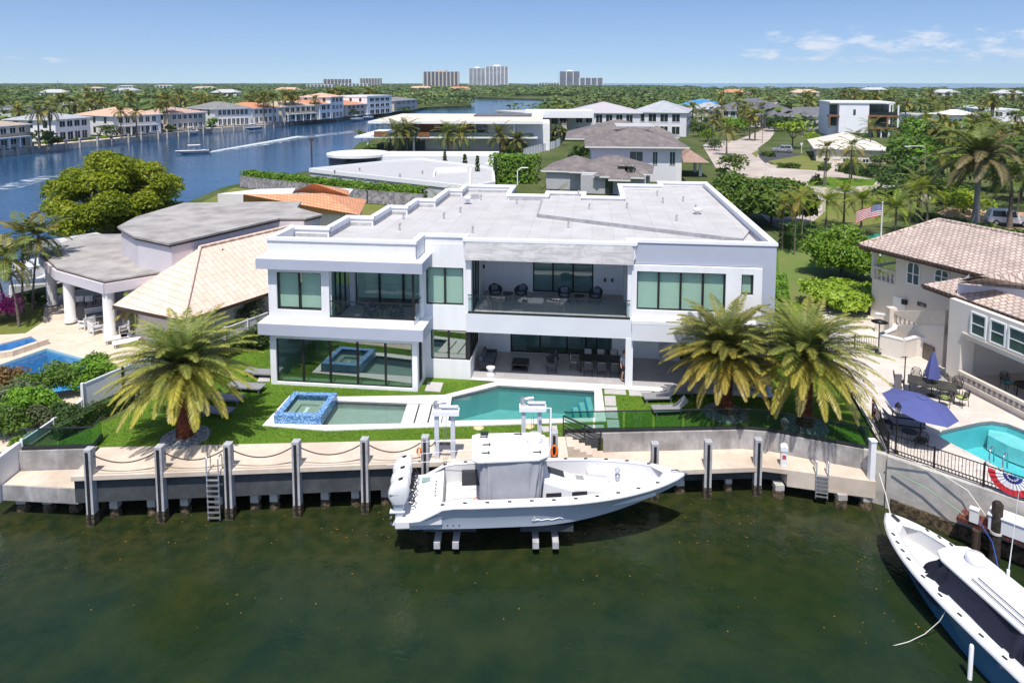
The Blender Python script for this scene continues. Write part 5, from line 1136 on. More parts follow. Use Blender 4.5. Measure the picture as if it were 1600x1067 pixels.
def limbs(mb, h, w, d, n, r, seed, lean=0):
    rg = random.Random(seed); fork = h*rg.uniform(.25, .4)
    mb.tube([(0, 0, -.1), (lean*.3, 0, fork*.6), (lean*.5, .05, fork)], [r*1.25, r, r*.9], 8)
    for i in range(n):
        a = 2*math.pi*i/n+rg.uniform(-.3, .3); rr = rg.uniform(.25, .42)
        e = (math.cos(a)*w*rr, math.sin(a)*d*rr, h*rg.uniform(.65, .85)); m = (e[0]*.45+lean*.3, e[1]*.45, Lerp(fork, e[2], .5))
        mb.tube([(lean*.45, .04, fork*.9), m, e], [r*.6, r*.4, r*.12], 6)
def tree(name, label, loc, w, d, h, m, seed, per=420, size=.16, n=14, low=.25, group=None, cat='tree', r=None, rz=0, ls=1):
    t = thing(name, label, cat, loc, rz, group)
    np_mesh('crown', crown_q(lobes_for(w, d, h, n, seed, 0, low, ls), per, size, seed), m, None, t)
    mb = MB(); limbs(mb, h, w, d, 5, r or max(.08, h*.022), seed); mb.build('trunk', BARK, t)
    return t
def bush(label, loc, w, d, h, m, seed, per=520, size=.09, n=14, group=None, name='bush', cat='bush'):
    t = thing(name, label, cat, loc, 0, group)
    np_mesh('foliage', crown_q(lobes_for(w, d, h*1.1, n, seed, 0, .05), per, size, seed, inner=.6), m, None, t)
    mb = MB(); limbs(mb, h*.8, w, d, 5, .035, seed); mb.build('stem', BARK, t)
    return t
def hedge(label, path, h, th, m, seed, dens=150, size=.10, name='hedge', group=None, z=2.2):
    """clipped hedge: dense leaf shell around a solid core, along a path"""
    rng = np.random.default_rng(seed); P = [Vector(p[:2]) for p in path]; Q = []; o = path[0]
    t = thing(name, label, 'hedge', (o[0], o[1], z), 0, group); core = MB(o[0], o[1], z)
    for a, b in zip(P[:-1], P[1:]):
        e_ = (b-a).normalized()*min(th*.3, (b-a).length*.3); core.wall(a+e_, b-e_, z, z+h*.9, th*.6); Ls = (b-a).length; n = int(dens*Ls*(2*h+th)); ax = np.array([*(b-a).normalized(), 0]); nx = np.array([-ax[1], ax[0], 0])
        s = rng.uniform(0, 1, n); f = rng.uniform(0, 2*h+th, n); off = np.zeros(n); zz = np.zeros(n); nm = np.zeros((n, 3))
        k = f < h; off[k] = -th/2; zz[k] = f[k]; nm[k] = -nx; k2 = f > h+th; off[k2] = th/2; zz[k2] = f[k2]-h-th; nm[k2] = nx; k3 = ~(k | k2); off[k3] = f[k3]-h-th/2; zz[k3] = h; nm[k3] = (0, 0, 1)
        c = np.array([*a, 0])[None]-np.array([o[0], o[1], 0])+ax*(s*Ls)[:, None]+nx*(off*(1+.06*rng.normal(size=n)))[:, None]; c[:, 2] = zz+rng.normal(0, .06, n)+.10*np.sin(s*Ls*1.7+seed)*(zz/h)
        nm = nm+rng.normal(size=(n, 3))*.5+np.array([0, 0, .3]); nm /= np.linalg.norm(nm, axis=1)[:, None]; u = np.cross(nm, rng.normal(size=(n, 3))); u /= np.linalg.norm(u, axis=1)[:, None]; v = np.cross(nm, u); sz = (size*rng.uniform(.6, 1.3, n))[:, None]
        Q.append(np.stack([c-u*sz, c-v*sz*.55, c+u*sz, c+v*sz*.55], 1))
    core.build('branch_core', LEAF_DK, t); np_mesh('foliage', np.concatenate(Q), m, None, t); return t
# --- slender palms
CO_G = leaf('coconut_green', (.085, .13, .028), (.19, .22, .05), scale=.5, trans=.2); CO_Y = leaf('coconut_yellow', (.20, .18, .03), (.30, .25, .06), scale=.5, trans=.2); AR_Y = leaf('areca_leaf', (.10, .17, .012), (.24, .28, .02), scale=.8, trans=.25)
def palm_mesh(h, Ln, nf, nl, seed, ll=.55, lw=.09, wind=(0, 0), el0=70, el1=-35, yel=.25, mats=None, droop=75):
    rg = random.Random(seed); Q = []; Mi = []
    for i in range(nf):
        f = i/(nf-1); el = R(Lerp(el0, el1, f)+rg.uniform(-8, 8)); az = i*2.39996+rg.uniform(-.2, .2); mi = (1 if rg.random() < yel*(.3+f*1.4) else 0)
        frond(Q, Mi, (0, 0, h), az, el, Ln*rg.uniform(.85, 1.08), R(droop), nl, ll, lw, (mi, 1), rng=rg, wind=wind, rach=.03)
    return qarr(Q), Mi
def palm(name, label, loc, h, Ln, nf, nl, seed, r=.13, lean=(0, 0), group=None, trunkm=None, mats=None, shaft=None, **k):
    t = thing(name, label, 'palm tree', loc, rnd.uniform(-.3, .3) if not lean[0] else 0, group)
    q, Mi = palm_mesh(h, Ln, nf, nl, seed, **k); q = q+np.array([lean[0], lean[1], 0], dtype=np.float32)
    np_mesh('crown', q, mats or [CO_G, CO_Y], Mi, t)
    mb = MB(); n = 10; mb.tube([(lean[0]*(i/n)**1.6, lean[1]*(i/n)**1.6, h*i/n) for i in range(n+1)], [r*(1.25-.5*min(1, i/4)+(.0)) for i in range(n+1)], 9); mb.build('trunk', trunkm or TRUNK_G, t)
    if shaft: mb = MB(); mb.tube([(lean[0], lean[1], h-shaft), (lean[0], lean[1], h-.5*shaft), (lean[0], lean[1], h)], [r*.95, r*1.1, r*.5], 9); mb.build('crownshaft', mat('green_crownshaft', (.07, .12, .03), rough=.5, var=.2), t)
    return t
# ------------------------------------------------------------------ neighbours
GREYROOF = blend2('grey_gravel_roof', '#a5a19c', '#87837f', .5, .4, .65, rough=.95, var=.08, scale=2, bump=.2, stretch=(.3, 1.5, 1))
SALMON = tiles('salmon_roof_tile', '#e2cab9', '#dcc2af', '#bfa491', 1.1, .40, rough=.7, msize=.022, bump=.6, rot=R(30), var_noise=.15)
ORTILE = tiles('orange_roof_tile', '#d9a07a', '#cd9470', '#a9714f', .4, .42, rough=.75, msize=.04, bump=.5, rot=R(10), var_noise=.15)
BARREL = tiles('barrel_roof_tile', '#c9b9ae', '#baa89c', '#98857a', .34, .36, rough=.8, msize=.045, bump=.9, rot=R(-65), var_noise=.3)
SLATE = tiles('weathered_roof_tile', '#8b8380', '#7a7270', '#5c5553', .5, .4, rough=.85, msize=.04, bump=.4, var_noise=.35)
LILAC = mat('pale_lilac_stucco', (.60, .56, .58), rough=.8, var=.04, scale=.7); CREAM = mat('cream_stucco', (.66, .61, .55), rough=.8, var=.05, scale=.7, bump=.05)
WARMW = mat('warm_white_wall', (.72, .70, .68), rough=.8, var=.04, scale=.6); TRIMC = mat('cream_trim', (.62, .55, .47), rough=.7, var=.06, scale=3)
BROWN = mat('dark_brown_trim', (.06, .04, .03), rough=.7, var=.2); WGL = mat('window_dark_glass', (.02, .03, .035), rough=.06, var=.2, spec=.8); WGLG = mat('window_green_glass', (.05, .09, .09), rough=.06, var=.2, spec=.8)
def pa(z, *uv): return [at(u, v, z) for u, v in uv]
def p2(z, *uv): return [xy(u, v, z) for u, v in uv]
# ---- left neighbour
LN = thing('villa', 'pale lilac villa with grey gravel roofs and salmon tile roof left of the white house', 'house', (-24, 48, 2.3))
def N(): return MB(-24, 48, 2.3)
CAN = [(-27.2, 44.6), (-32.6, 47.9), (-36.8, 52.3), (-37.6, 58.6), (-31, 59), (-28, 53), (-22.5, 48.6)]
mb = N(); mb.prism(CAN, 6.22, 6.32); mb.build('porch_roof', GREYROOF, LN)
mb = N(); mb.slab(CAN, 6.12, 6.218); mb.build('roof_edge', BROWN, LN)
mb = N()
for a, b in zip(CAN[:4], CAN[1:4]): mb.wall(a, b, 5.45, 6.12, .3)
mb.wall(CAN[0], (-24.2, 47.2), 5.45, 6.12, .3); mb.build('porch_beam', LILAC, LN)
for x, y in ((-27.25, 45.0), (-31.7, 47.75), (-35.6, 51.6), (-36.6, 57.2)): mb = N(); mb.lathe([(.42, 2.4), (.42, 2.6), (.36, 2.65), (.36, 5.5)], (x, y, 0), 20); mb.build('column', WARMW, LN)
UP = [(-23.4, 45.8), (-27, 48.0), (-30.1, 51.3), (-30.8, 55.2), (-30, 61.6), (-19.5, 62.5), (-18.9, 59.3), (-15.8, 56.2), (-16.7, 54.6), (-18.8, 54.6), (-20.5, 51.4)]
mb = N(); mb.prism(hole(UP, .03), 2.3, 8.3); mb.build('wall', LILAC, LN)
mb = N(); mb.prism(UP, 8.42, 8.56); mb.build('roof', GREYROOF, LN); mb = N(); mb.prism(hole(UP, .012), 8.28, 8.418); mb.build('roof_edge', BROWN, LN)
mb = N(); rt = [(-26.2, 43.7, 4.95), (-20.2, 40.9, 4.95), (-13.6, 52.0, 4.95), (-17.0, 56.0, 7.9), (-22.0, 47.3, 7.9), (-24.6, 48.2, 6.4)]
mb.face([rt[0], rt[1], rt[4], rt[5]]); mb.face([rt[1], rt[2], rt[3], rt[4]])
mb.face([(p[0], p[1], p[2]-.12) for p in (rt[1], rt[0], rt[5], rt[4])]); mb.face([(p[0], p[1], p[2]-.12) for p in (rt[4], rt[3], rt[2], rt[1])])
mb.build('tile_roof', SALMON, LN)
mb = N(); mb.tube([(rt[1][0], rt[1][1], 5.0), (rt[4][0], rt[4][1], 7.95)], .12, 8); mb.tube([(rt[4][0], rt[4][1], 7.95), (rt[3][0], rt[3][1], 7.95)], .12, 8); mb.build('roof_ridge', SALMON, LN)
mb = N(); mb.wall(rt[0], rt[1], 4.72, 4.94, .06); mb.wall(rt[1], rt[2], 4.72, 4.94, .06); mb.build('eave_board', BROWN, LN)
mb = N(); mb.prism([(-25.2, 44.4), (-20.5, 42.0), (-14.6, 52.0), (-18, 55), (-23, 48)], 2.3, 4.9); mb.build('wall', CREAM, LN)
mb = N(); mb.obox((-21.9, 43.02, 2.7), (1.4, .1, 1.6), -.47); mb.obox((-23.6, 43.8, 2.4), (1.4, .1, 2.1), -.47); mb.build('window', WGL, LN)
for a, z0 in (((-18.6, 45.5), 2.9), ((-17.2, 47.8), 2.9)): mb = N(); mb.obox((a[0], a[1], z0), (.9, .12, 1.3), 1.03); mb.build('window', WGL, LN)
mb = N(); mb.lathe([(.06, 6.9), (.06, 7.6)], (-20.8, 48.2, 0), 8); mb.build('roof_vent', BROWN, LN)
OH = thing('tiled_house', 'low house with orange tile roofs behind the grey-roofed villa', 'house', (-20, 72, 2.2))
def N2(): return MB(-20, 72, 2.2)
E_, Rg = 5.0, 6.9
a = at(562, 336, E_); b = at(573, 312, E_); c = at(506, 302, Rg); d = at(380, 304, Rg); e = at(470, 318, E_); f = at(380, 326, E_-.2)
mb = N2(); back = (c[0]+1, c[1]+7, E_); mb.face([f, a, c, d]); mb.face([a, b, c]); mb.face([b, back, (d[0], d[1]+7, E_), d, c]); mb.build('roof', ORTILE, OH)
mb = N2(); mb.prism([(f[0], f[1]+.5), (a[0]-.4, a[1]+.6), (b[0]-.6, b[1]), (c[0]-8, c[1]+5)], 2.2, 4.85); mb.build('wall', CREAM, OH)
mb = N2(); q = [at(461, 301, 5.4), at(547, 306, 5.4), at(545, 297, 5.4), at(490, 286.5, 7.2), at(455, 300, 5.4)]; mb.face([q[0], q[1], q[3]]); mb.face([q[1], q[2], q[3]]); mb.face([q[3], q[4], q[0]]); mb.build('roof', ORTILE, OH)
mb = N2(); mb.prism([(q[0][0]+.5, q[0][1]+.3), (q[1][0]-.4, q[1][1]+.4), (q[1][0]-1, q[1][1]+6), (q[0][0], q[0][1]+6)], 2.2, 5.3); mb.build('wall', WARMW, OH)
mb = N2(); mb.prism(p2(5.6, (340, 303), (455, 304), (462, 294), (400, 296)), 2.2, 5.6); mb.build('flat_wing', WARMW, OH)
# ground around it
mb = MB(); mb.flat([(-37, 30.6), (-23.1, 30.6), (-22.6, 37), (-21.6, 44), (-24, 50), (-34, 58), (-37, 55), (-36, 49), (-35, 44), (-37, 38)], 2.26, [LPOOL]); structure(mb.build('terrace', TRAV))
mb = MB(); mb.flat([(-14.5, 64), (-8, 63), (-6, 95), (-17, 95), (-24, 98), (-36, 106), (-46, 112), (-44, 84), (-30, 84)], 2.2); structure(mb.build('lawn', LAWN2))
lp = thing('swimming_pool', 'blue swimming pool with raised stone spa beside the left villa', 'swimming pool')
LPL = mat('blue_pool_plaster', (.15, .40, .60), rough=.7, var=.25, scale=6)
basin(LPOOL, 2.27, 1.4, LPL, lp, mat('pale_pool_tile', (.35, .5, .55), rough=.3, var=.2, scale=20)); mb = MB(); mb.flat(LPOOL, 2.12); mb.build('water_surface', glass('left_pool_surface', (.52, .78, .88), refl=.05, rough=.03, grazing=.8, ior=1.33, bump=.5, bscale=4), lp)
sp = p2(2.6, (-60, 545), (0, 536), (62, 521), (76, 530), (20, 549), (-60, 562))
mb = MB(); mb.slab(sp, 1.6, 2.62, [hole(sp, .25)]); mb.build('spa_wall', TRAV, lp); mb = MB(); mb.flat(hole(sp, .24), 2.54); mb.build('water_surface', mat('spa_water_blue', (.03, .14, .36), rough=.05, var=.2, scale=3, spec=.5), lp)
WV = mat('white_vinyl', (.75, .75, .76), rough=.5, var=.03)
def slat_fence(path, h, label, z=2.3, m=WV, step=1.8, cat='fence'):
    t = thing('vinyl_fence', label, cat, (path[0][0], path[0][1], z)); o = dict(ox=path[0][0], oy=path[0][1], oz=z)
    pn = MB(**o)
    for a, b in zip(path[:-1], path[1:]):
        pn.wall(a, b, z+.05, z+h-.08, .05); n = max(1, round((Vector(b)-Vector(a)).length/step))
        for i in range(n+1):
            x, y = Lerp(a[0], b[0], i/n), Lerp(a[1], b[1], i/n); mb = MB(**o); mb.box(x-.07, x+.07, y-.07, y+.07, z, z+h+.05); mb.build('post', m, t)
        cpm = MB(**o); cpm.wall(a, b, z+h-.08, z+h, .09); cpm.build('top_rail', m, t)
    pn.build('panel', m, t); return t
slat_fence([(-23.0, 30.7), (-22.75, 34.7)], .5, 'low white fence along the hedge above the low dock'); slat_fence([(-22.7, 34.8), (-21.8, 36.9), (-19.5, 41.5), (-16.9, 46.2), (-14, 51)], 1.35, 'white vinyl fence between the two left gardens')
hedge('clipped dark hedge along the white fence left of the lawn', [(-22.2, 31.6), (-21.4, 34.0), (-20.6, 36)], .75, .7, LEAF_DK, 4, dens=170, size=.07); hedge('clipped dark hedge by the fence behind the left palm', [(-19.6, 38.6), (-17.6, 42.4), (-15.8, 46)], 1.1, .8, LEAF_DK, 5, dens=150, size=.08)
# left garden furniture
def arm(label, loc, rz, m=WHITE, c=CUSHL, group='white patio seats at the left villa', w=.75):
    t = thing('patio_chair', label, 'armchair', loc, rz, group)
    mb = MB(); mb.box(-w/2, w/2, -.35, .35, .25, .32); mb.build('frame', m, t); mb = MB(); mb.box(-w/2+.06, w/2-.06, -.33, .25, .32, .45); mb.build('seat_cushion', c, t, bevel=.04)
    mb = MB()
    for k in range(4): mb.box(-w/2, w/2, .32, .36, .35+.13*k, .43+.13*k)
    mb.build('backrest', m, t)
    for s in (-1, 1): mb = MB(); mb.box(s*w/2-.03, s*w/2+.03, -.35, .36, .55, .6); mb.box(s*w/2-.03, s*w/2+.03, -.35, -.29, 0, .55); mb.box(s*w/2-.03, s*w/2+.03, .3, .36, 0, .85); mb.build('armrest', m, t)
    return t
arm('white slatted armchair in front of the middle column of the left porch', at(136, 512, 2.3), -2.0); arm('white slatted armchair between the two left porch columns, nearer the pool', at(150, 520, 2.3), 2.5); arm('white slatted armchair just right of the front porch column', at(190, 520, 2.3), -.6); arm('white slatted armchair behind the front porch column under the tile eave', at(205, 512, 2.3), -.8)
t = arm('white patio sofa with grey cushions in the shade of the left porch', at(158, 498, 2.3), .6, c=CUSH, w=1.9, group=None)
for u, v, l in ((190, 532, 'white sun lounger nearest the front porch column'), (203, 538, 'white sun lounger closest to the left pool'), (215, 527, 'white sun lounger under the small yellow palm')): lounger(l, at(u, v, 2.3), .6, .5, WARMW, WHITE, 'white loungers on the left terrace')
t = thing('dining_table', 'white dining table in the shade of the left porch', 'dining table', at(135, 474, 2.3), .5); mb = MB(); mb.box(-1.2, 1.2, -.5, .5, .7, .76); mb.build('table_top', WHITE, t); legs4(t, 1.1, .4, .7, WHITE, .04, 0)
for u, v, rz, l in ((126, 478, 3.6, 'front left'), (140, 478, 3.6, 'front right'), (155, 474, 2.0, 'right end'), (112, 474, -1.1, 'left end')): dchair('white dining chair at the %s of the left porch table' % l, at(u, v, 2.3), rz, WARMW, WHITE, 'white chairs at the left porch table')
# ---- right neighbour
def plane_hit(u, v, P0, dr):
    a, b, c = ray(u, v); n = (-dr[1], dr[0]); t = (P0[0]*n[0]+P0[1]*n[1])/(a*n[0]+b*n[1]); x, y, z = a*t, b*t, H+c*t
    return ((x-P0[0])*dr[0]+(y-P0[1])*dr[1], z)
class Face:
    """a house front: local x along it from P0, y into the building"""
    def __init__(s, P0, P1, z0=2.3):
        s.P0 = P0[:2]; d = Vector((P1[0]-P0[0], P1[1]-P0[1])); s.len = d.length; s.d = d.normalized(); s.a = math.atan2(s.d.y, s.d.x); s.z0 = z0
    def hit(s, u, v): return plane_hit(u, v, s.P0, s.d)
    def mb(s): return MB(0, 0, s.z0)
    def root(s, name, label, cat, group=None): s.t = thing(name, label, cat, (*s.P0, s.z0), s.a, group); return s.t
    def w(s, x, y): n = (-s.d.y, s.d.x); return (s.P0[0]+s.d.x*x+n[0]*y, s.P0[1]+s.d.y*x+n[1]*y)
    def lo(s, P):
        q = Vector((P[0]-s.P0[0], P[1]-s.P0[1])); return (q.dot(s.d), -q.x*s.d.y+q.y*s.d.x, P[2]) if len(P) > 2 else (q.dot(s.d), -q.x*s.d.y+q.y*s.d.x)
    def win(s, x0, x1, z0, z1, m=None, fr=None, nv=2, nh=1, f=.07, y=0, name='window', proud=.06):
        mb = s.mb(); mb.box(x0, x1, y-proud, y+.02, z0, z0+f); mb.box(x0, x1, y-proud, y+.02, z1-f, z1); mb.box(x0, x0+f, y-proud, y+.02, z0+f, z1-f); mb.box(x1-f, x1, y-proud, y+.02, z0+f, z1-f)
        for i in range(1, nv): x = Lerp(x0, x1, i/nv); mb.box(x-f*.3, x+f*.3, y-proud*.8, y+.01, z0+f, z1-f)
        for i in range(1, nh): z = Lerp(z0, z1, i/nh); mb.box(x0+f, x1-f, y-proud*.7, y+.012, z-f*.3, z+f*.3)
        o = mb.build(name, fr or WHITE, s.t); mb = s.mb(); mb.box(x0+f, x1-f, y-.012, y+.008, z0+f, z1-f); mb.build('pane', m or WGL, o); return o
    def win_px(s, u0, v0, u1, v1, **k):
        a, z1 = s.hit(u0, v0); b, z0 = s.hit(u1, v1); a, b = min(a, b), max(a, b); return s.win(a, b, min(z0, z1), max(z0, z1), **k)
F2 = Face((26.35, 32.0), (25.1, 38.2), 2.4); RV = F2.root('villa', 'cream two-storey villa with barrel-tile roofs and balustrades at the right edge', 'house')
def G2(): return MB(26.35, 32.0, 2.4)
def lw(p, z): return (p[0], p[1], z)
import types
def worldpart(root, F):   # mesh in world coordinates, turned into the house frame
    class WB(MB):
        def pv(s, p):
            q = F.lo(p); s.v.append((q[0], q[1], q[2]-F.z0)); return len(s.v)-1
    return WB()
W2 = lambda: worldpart(RV, F2)
L2 = F2.len
# wing by the pool: y is to the left of the direction, so into the house is negative y
y0 = -.02
def B2(*a):
    mb = F2.mb(); mb.box(*a); return mb
mb = F2.mb(); 
for a in ((-3, L2, -.35, 0, 5.25, 7.2), (L2-.9, L2, -.9, 0, 2.4, 5.25), (-3, L2, -.35, 0, 2.4, 2.75), (L2-.3, L2, -6, -.9, 2.4, 7.2), (-3, L2-.3, -6.2, -6, 2.4, 7.2)): mb.box(*a)
mb.build('wall', CREAM, RV)
mb = B2(-3, L2-.3, -6, -.35, 2.4, 2.5); mb.build('porch_floor', TRAVW, RV); mb = B2(-3, L2-.3, -6, -.35, 5.25, 5.4); mb.build('porch_ceiling', CREAM, RV)
mb = B2(-3, L2-.95, -.05, .16, 3.2, 3.36); mb.build('balustrade_rail', TRIMC, RV); mb = B2(-3, L2-.95, -.08, .16, 2.75, 2.85); mb.build('balustrade_base', TRIMC, RV)
BAL = [(.06, 0), (.06, .04), (.035, .07), (.085, .16), (.06, .24), (.035, .29), (.06, .32), (.06, .36)]
for k in range(24):
    mb = F2.mb(); mb.lathe([(r, z*.97) for r, z in BAL], (L2-1.15-.32*k, .05, 2.85), 10); mb.build('baluster', TRIMC, RV)
for k, (u0, v0, u1, v1) in enumerate(((1519, 476, 1542, 512), (1549, 485, 1573, 520), (1578, 492, 1606, 533))):
    a, z1 = F2.hit(u0, v0); b, z0 = F2.hit(u1, v1); lo_, hi_ = min(a, b), max(a, b)
    mb = F2.mb(); f = .09; mb.box(lo_, hi_, 0, .07, 5.65, 5.65+f); mb.box(lo_, hi_, 0, .07, 6.95-f, 6.95); mb.box(lo_, lo_+f, 0, .07, 5.65+f, 6.95-f); mb.box(hi_-f, hi_, 0, .07, 5.65+f, 6.95-f); mb.box(lo_+f, hi_-f, .0, .045, 6.28, 6.33); o = mb.build('window', WHITE, RV)
    mb = F2.mb(); mb.box(lo_+f, hi_-f, 0, .02, 5.65+f, 6.95-f); mb.build('pane', WGLG, o)
mb = F2.mb(); mb.box(-3, L2-1.0, .0, .10, 5.5, 5.58); mb.build('window_sill', TRIMC, RV)
mb = W2(); ev = [at(1443, 444, 7.25), at(1640, 514, 7.25)]; up_ = [at(1500, 434, 7.75), at(1540, 448, 7.75), at(1640, 478, 7.75)]
mb.face([ev[0], ev[1], up_[2], up_[1], up_[0]]); mb.face([at(1443, 444, 7.13), up_[0], (up_[0][0]+2, up_[0][1]+2, 7.2)]); mb.face([lw(ev[1], 7.1), lw(ev[0], 7.1), lw(up_[0], 7.1), lw(up_[2], 7.1)]); mb.build('lower_roof', BARREL, RV)
mb = W2(); q = [at(1497, 438, 8.1), at(1640, 451, 8.1), at(1640, 424, 8.9), at(1530, 431, 8.9)]; mb.face(q); mb.face([lw(p, p[2]-.15) for p in q[::-1]]); mb.build('upper_roof', BARREL, RV)
mb = W2(); mb.face([lw(q[0], 6.6), lw(q[1], 6.6), lw(q[1], 7.9), lw(q[0], 7.9)]); mb.face([lw(q[0], 6.6), (q[0][0]+2, q[0][1]+2, 6.6), (q[0][0]+2, q[0][1]+2, 7.9), lw(q[0], 7.9)]); mb.build('wall', LILAC, RV)
mb = W2(); mb.wall(ev[0], ev[1], 6.98, 7.18, .12)
for k in range(26): t_ = k/26; p = Vector(ev[0]).lerp(Vector(ev[1]), t_); mb.lathe([(.13, -.05), (.11, .1)], (p.x, p.y, 7.14), 8)
mb.build('eave', BROWN, RV)
# taller block behind
P0 = (26.3, 48.8); dr = Vector((.41, -.912)).normalized(); F1 = Face((P0[0]+dr.x*13, P0[1]+dr.y*13), P0, 2.4)
def in2(p): return F2.lo(p)
mb = W2(); n1 = Vector((dr.y, -dr.x))*-1
c0 = Vector(P0); c1 = c0+dr*13; nb = Vector((.912, .41))
mb.prism([tuple(c0+dr*1.8), tuple(c1), tuple(c1+nb*9), tuple(c0+dr*1.8+nb*9)], 2.4, 7.75); mb.prism([tuple(c0), tuple(c0+dr*1.8), tuple(c0+dr*1.8+nb*5), tuple(c0+nb*5)], 2.4, 5.3); mb.build('wall', CREAM, RV)
mb = W2(); a_, b_ = at(1343, 382, 7.8), at(1660, 459, 7.8); p_, r_ = at(1466, 343, 9.5), at(1660, 380, 9.5); h_ = at(1422, 371, 7.8)
mb.face([a_, b_, r_, p_]); mb.face([a_, p_, h_]); mb.face([h_, p_, r_, (r_[0]+4, r_[1]+5, 7.8)]); mb.face([lw(b_, 7.68), lw(a_, 7.68), lw(h_, 7.68), (r_[0]+4, r_[1]+5, 7.68)]); mb.build('main_roof', BARREL, RV)
mb = W2(); mb.wall(a_, b_, 7.5, 7.74, .12)
for k in range(46): p = Vector(a_).lerp(Vector(b_), k/46); mb.lathe([(.13, -.05), (.11, .1)], (p.x, p.y, 7.7), 8)
mb.build('eave', BROWN, RV)
mb = W2(); mb.tube([a_, p_], .14, 7); mb.tube([p_, r_], .14, 7); mb.build('roof_ridge', BARREL, RV)
mb = W2(); vv = at(1571, 376, 8.9); mb.obox((vv[0], vv[1], 8.7), (.4, .4, .5)); mb.build('roof_vent', VENT, RV)
fr1 = Face(tuple(c0), tuple(c1), 2.4)
def arch(u0, v0, u1, v1, nm='window'):
    a, z1 = fr1.hit(u0, v0); b, z0 = fr1.hit(u1, v1); z0, z1 = min(z0, z1), max(z0, z1); a, b = min(a, b), max(a, b)
    def P(x, z, o): q = c0+dr*x-nb*o; return (q.x, q.y, z)
    r = (b-a)/2; cx = (a+b)/2; zs = z1-r*.45
    out_ = [(a, z0), (b, z0)]+[(cx+r*math.cos(math.pi*k/10), zs+r*.45*math.sin(math.pi*k/10)) for k in range(11)]
    mb = W2(); mb.face([P(x, z, .05) for x, z in out_]); n = len(out_)
    for i in range(n): (x, z), (x2, z2) = out_[i], out_[(i+1) % n]; mb.face([P(x, z, .05), P(x2, z2, .05), P(x2, z2, 0), P(x, z, 0)])
    o = mb.build(nm, WHITE, RV); s = .84
    mb = W2(); zc = (z0+z1)/2
    for sgn in (-1, 1):
        pts = [(cx+sgn*.05, z0+.09), (cx+sgn*(r-.09), z0+.09), (cx+sgn*(r-.09), zs-.02), (cx+sgn*(r*.6), zs+r*.3), (cx+sgn*.05, zs+r*.36)]
        mb.face([P(x, z, .062) for x, z in (pts if sgn > 0 else pts[::-1])])
    mb.build('pane', WGLG, o)
    mb = W2(); mb.face([P(a+.08, zc-.03, .07), P(b-.08, zc-.03, .07), P(b-.08, zc+.03, .07), P(a+.08, zc+.03, .07)]); mb.build('glazing_bar', WHITE, o)
arch(1418, 408, 1437, 448); arch(1461, 419, 1483, 446)
def quad1(u0, v0, u1, v1, m, nm, o=.04):
    a, z1 = fr1.hit(u0, v0); b, z0 = fr1.hit(u1, v1)
    mb = W2(); c = c0+dr*((a+b)/2)-nb*(o/2); mb.obox((c.x, c.y, min(z0, z1)), (abs(b-a), o, abs(z1-z0)), math.atan2(dr.y, dr.x)); return mb.build(nm, m, RV)
quad1(1396, 462, 1414, 496, WHITE, 'door'); quad1(1434, 471, 1447, 481, WGL, 'window'); quad1(1412, 467, 1418, 476, BLACK, 'lantern', .25)
mb = W2(); qb = [c0+dr*t for t in (.05, .4, .75, 1.1, 1.45, 1.75)]
for p in qb: mb.lathe([(r*1.2, z*2.2) for r, z in BAL], (p.x, p.y, 5.35), 9)
mb.build('balustrade', TRIMC, RV); mb = W2(); mb.wall(c0, c0+dr*1.8, 6.12, 6.25, .22); mb.wall(c0, c0+nb*4, 6.12, 6.25, .22); mb.build('balustrade_rail', TRIMC, RV); mb = W2(); mb.box(c0.x-.02, c0.x+.26, c0.y-.1, c0.y+.18, 5.3, 7.7); mb.build('column', CREAM, RV)
# outside stair with sloping balustrade, curved wall, grill
sa, sb_ = Vector(at(1408, 506, 4.2)), Vector(at(1476, 480, 6.0)); 
sa = Vector((25.2, 43.9, 0)); sb_ = Vector((26.1, 39.9, 0))
mb = W2(); mb.wall(sa, sb_, 2.4, 3.6, .3, 5.0); mb.build('stair_wall', CREAM, RV); mb = W2(); mb.wall(sa, sb_, 4.35, 4.5, .24, 5.9); mb.build('stair_rail', TRIMC, RV)
m_ = W2()
for k in range(11): p = sa.lerp(sb_, (k+.5)/11); m_.lathe([(r, z*2.3) for r, z in BAL], (p.x, p.y, Lerp(3.6, 5.0, (k+.5)/11)), 9)
m_.build('stair_balusters', TRIMC, RV); mb = W2(); mb.obox((sa.x-.1, sa.y+.1, 2.4), (.5, .5, 2.3)); mb.build('newel', TRIMC, RV)
cw = [at(u, v, 3.7) for u, v in ((1368, 489), (1383, 491), (1394, 497), (1400, 505), (1397, 513), (1385, 518), (1376, 521), (1413, 530), (1432, 525), (1450, 528))]
gw = thing('garden_wall', 'curved white garden wall around the grill corner of the right villa', 'wall', (cw[0][0], cw[0][1], 2.4)); o_ = dict(ox=cw[0][0], oy=cw[0][1], oz=2.4)
mb = MB(**o_)
for a, b in zip(cw[:-1], cw[1:]): mb.wall(a, b, 2.4, 3.62, .22)
mb.build('wall_face', CREAM, gw); mb = MB(**o_)
for a, b in zip(cw[:-1], cw[1:]): mb.wall(a, b, 3.622, 3.7, .28)
mb.build('wall_cap', WARMW, gw)
t = thing('grill', 'built-in covered barbecue grill beside the corner of the right villa', 'grill', at(1462, 562, 2.42), F2.a+1.57); mb = MB(); mb.box(-.6, .6, -.4, .4, 0, .95); mb.build('counter', mat('brown_stone', (.13, .11, .09), rough=.5, var=.3, scale=8), t); mb = MB(); mb.tube([(-.45, 0, 1.0), (.45, 0, 1.0)], .32, 14); mb.build('hood', mat('hood_steel', (.3, .3, .29), rough=.35, metal=.7), t)
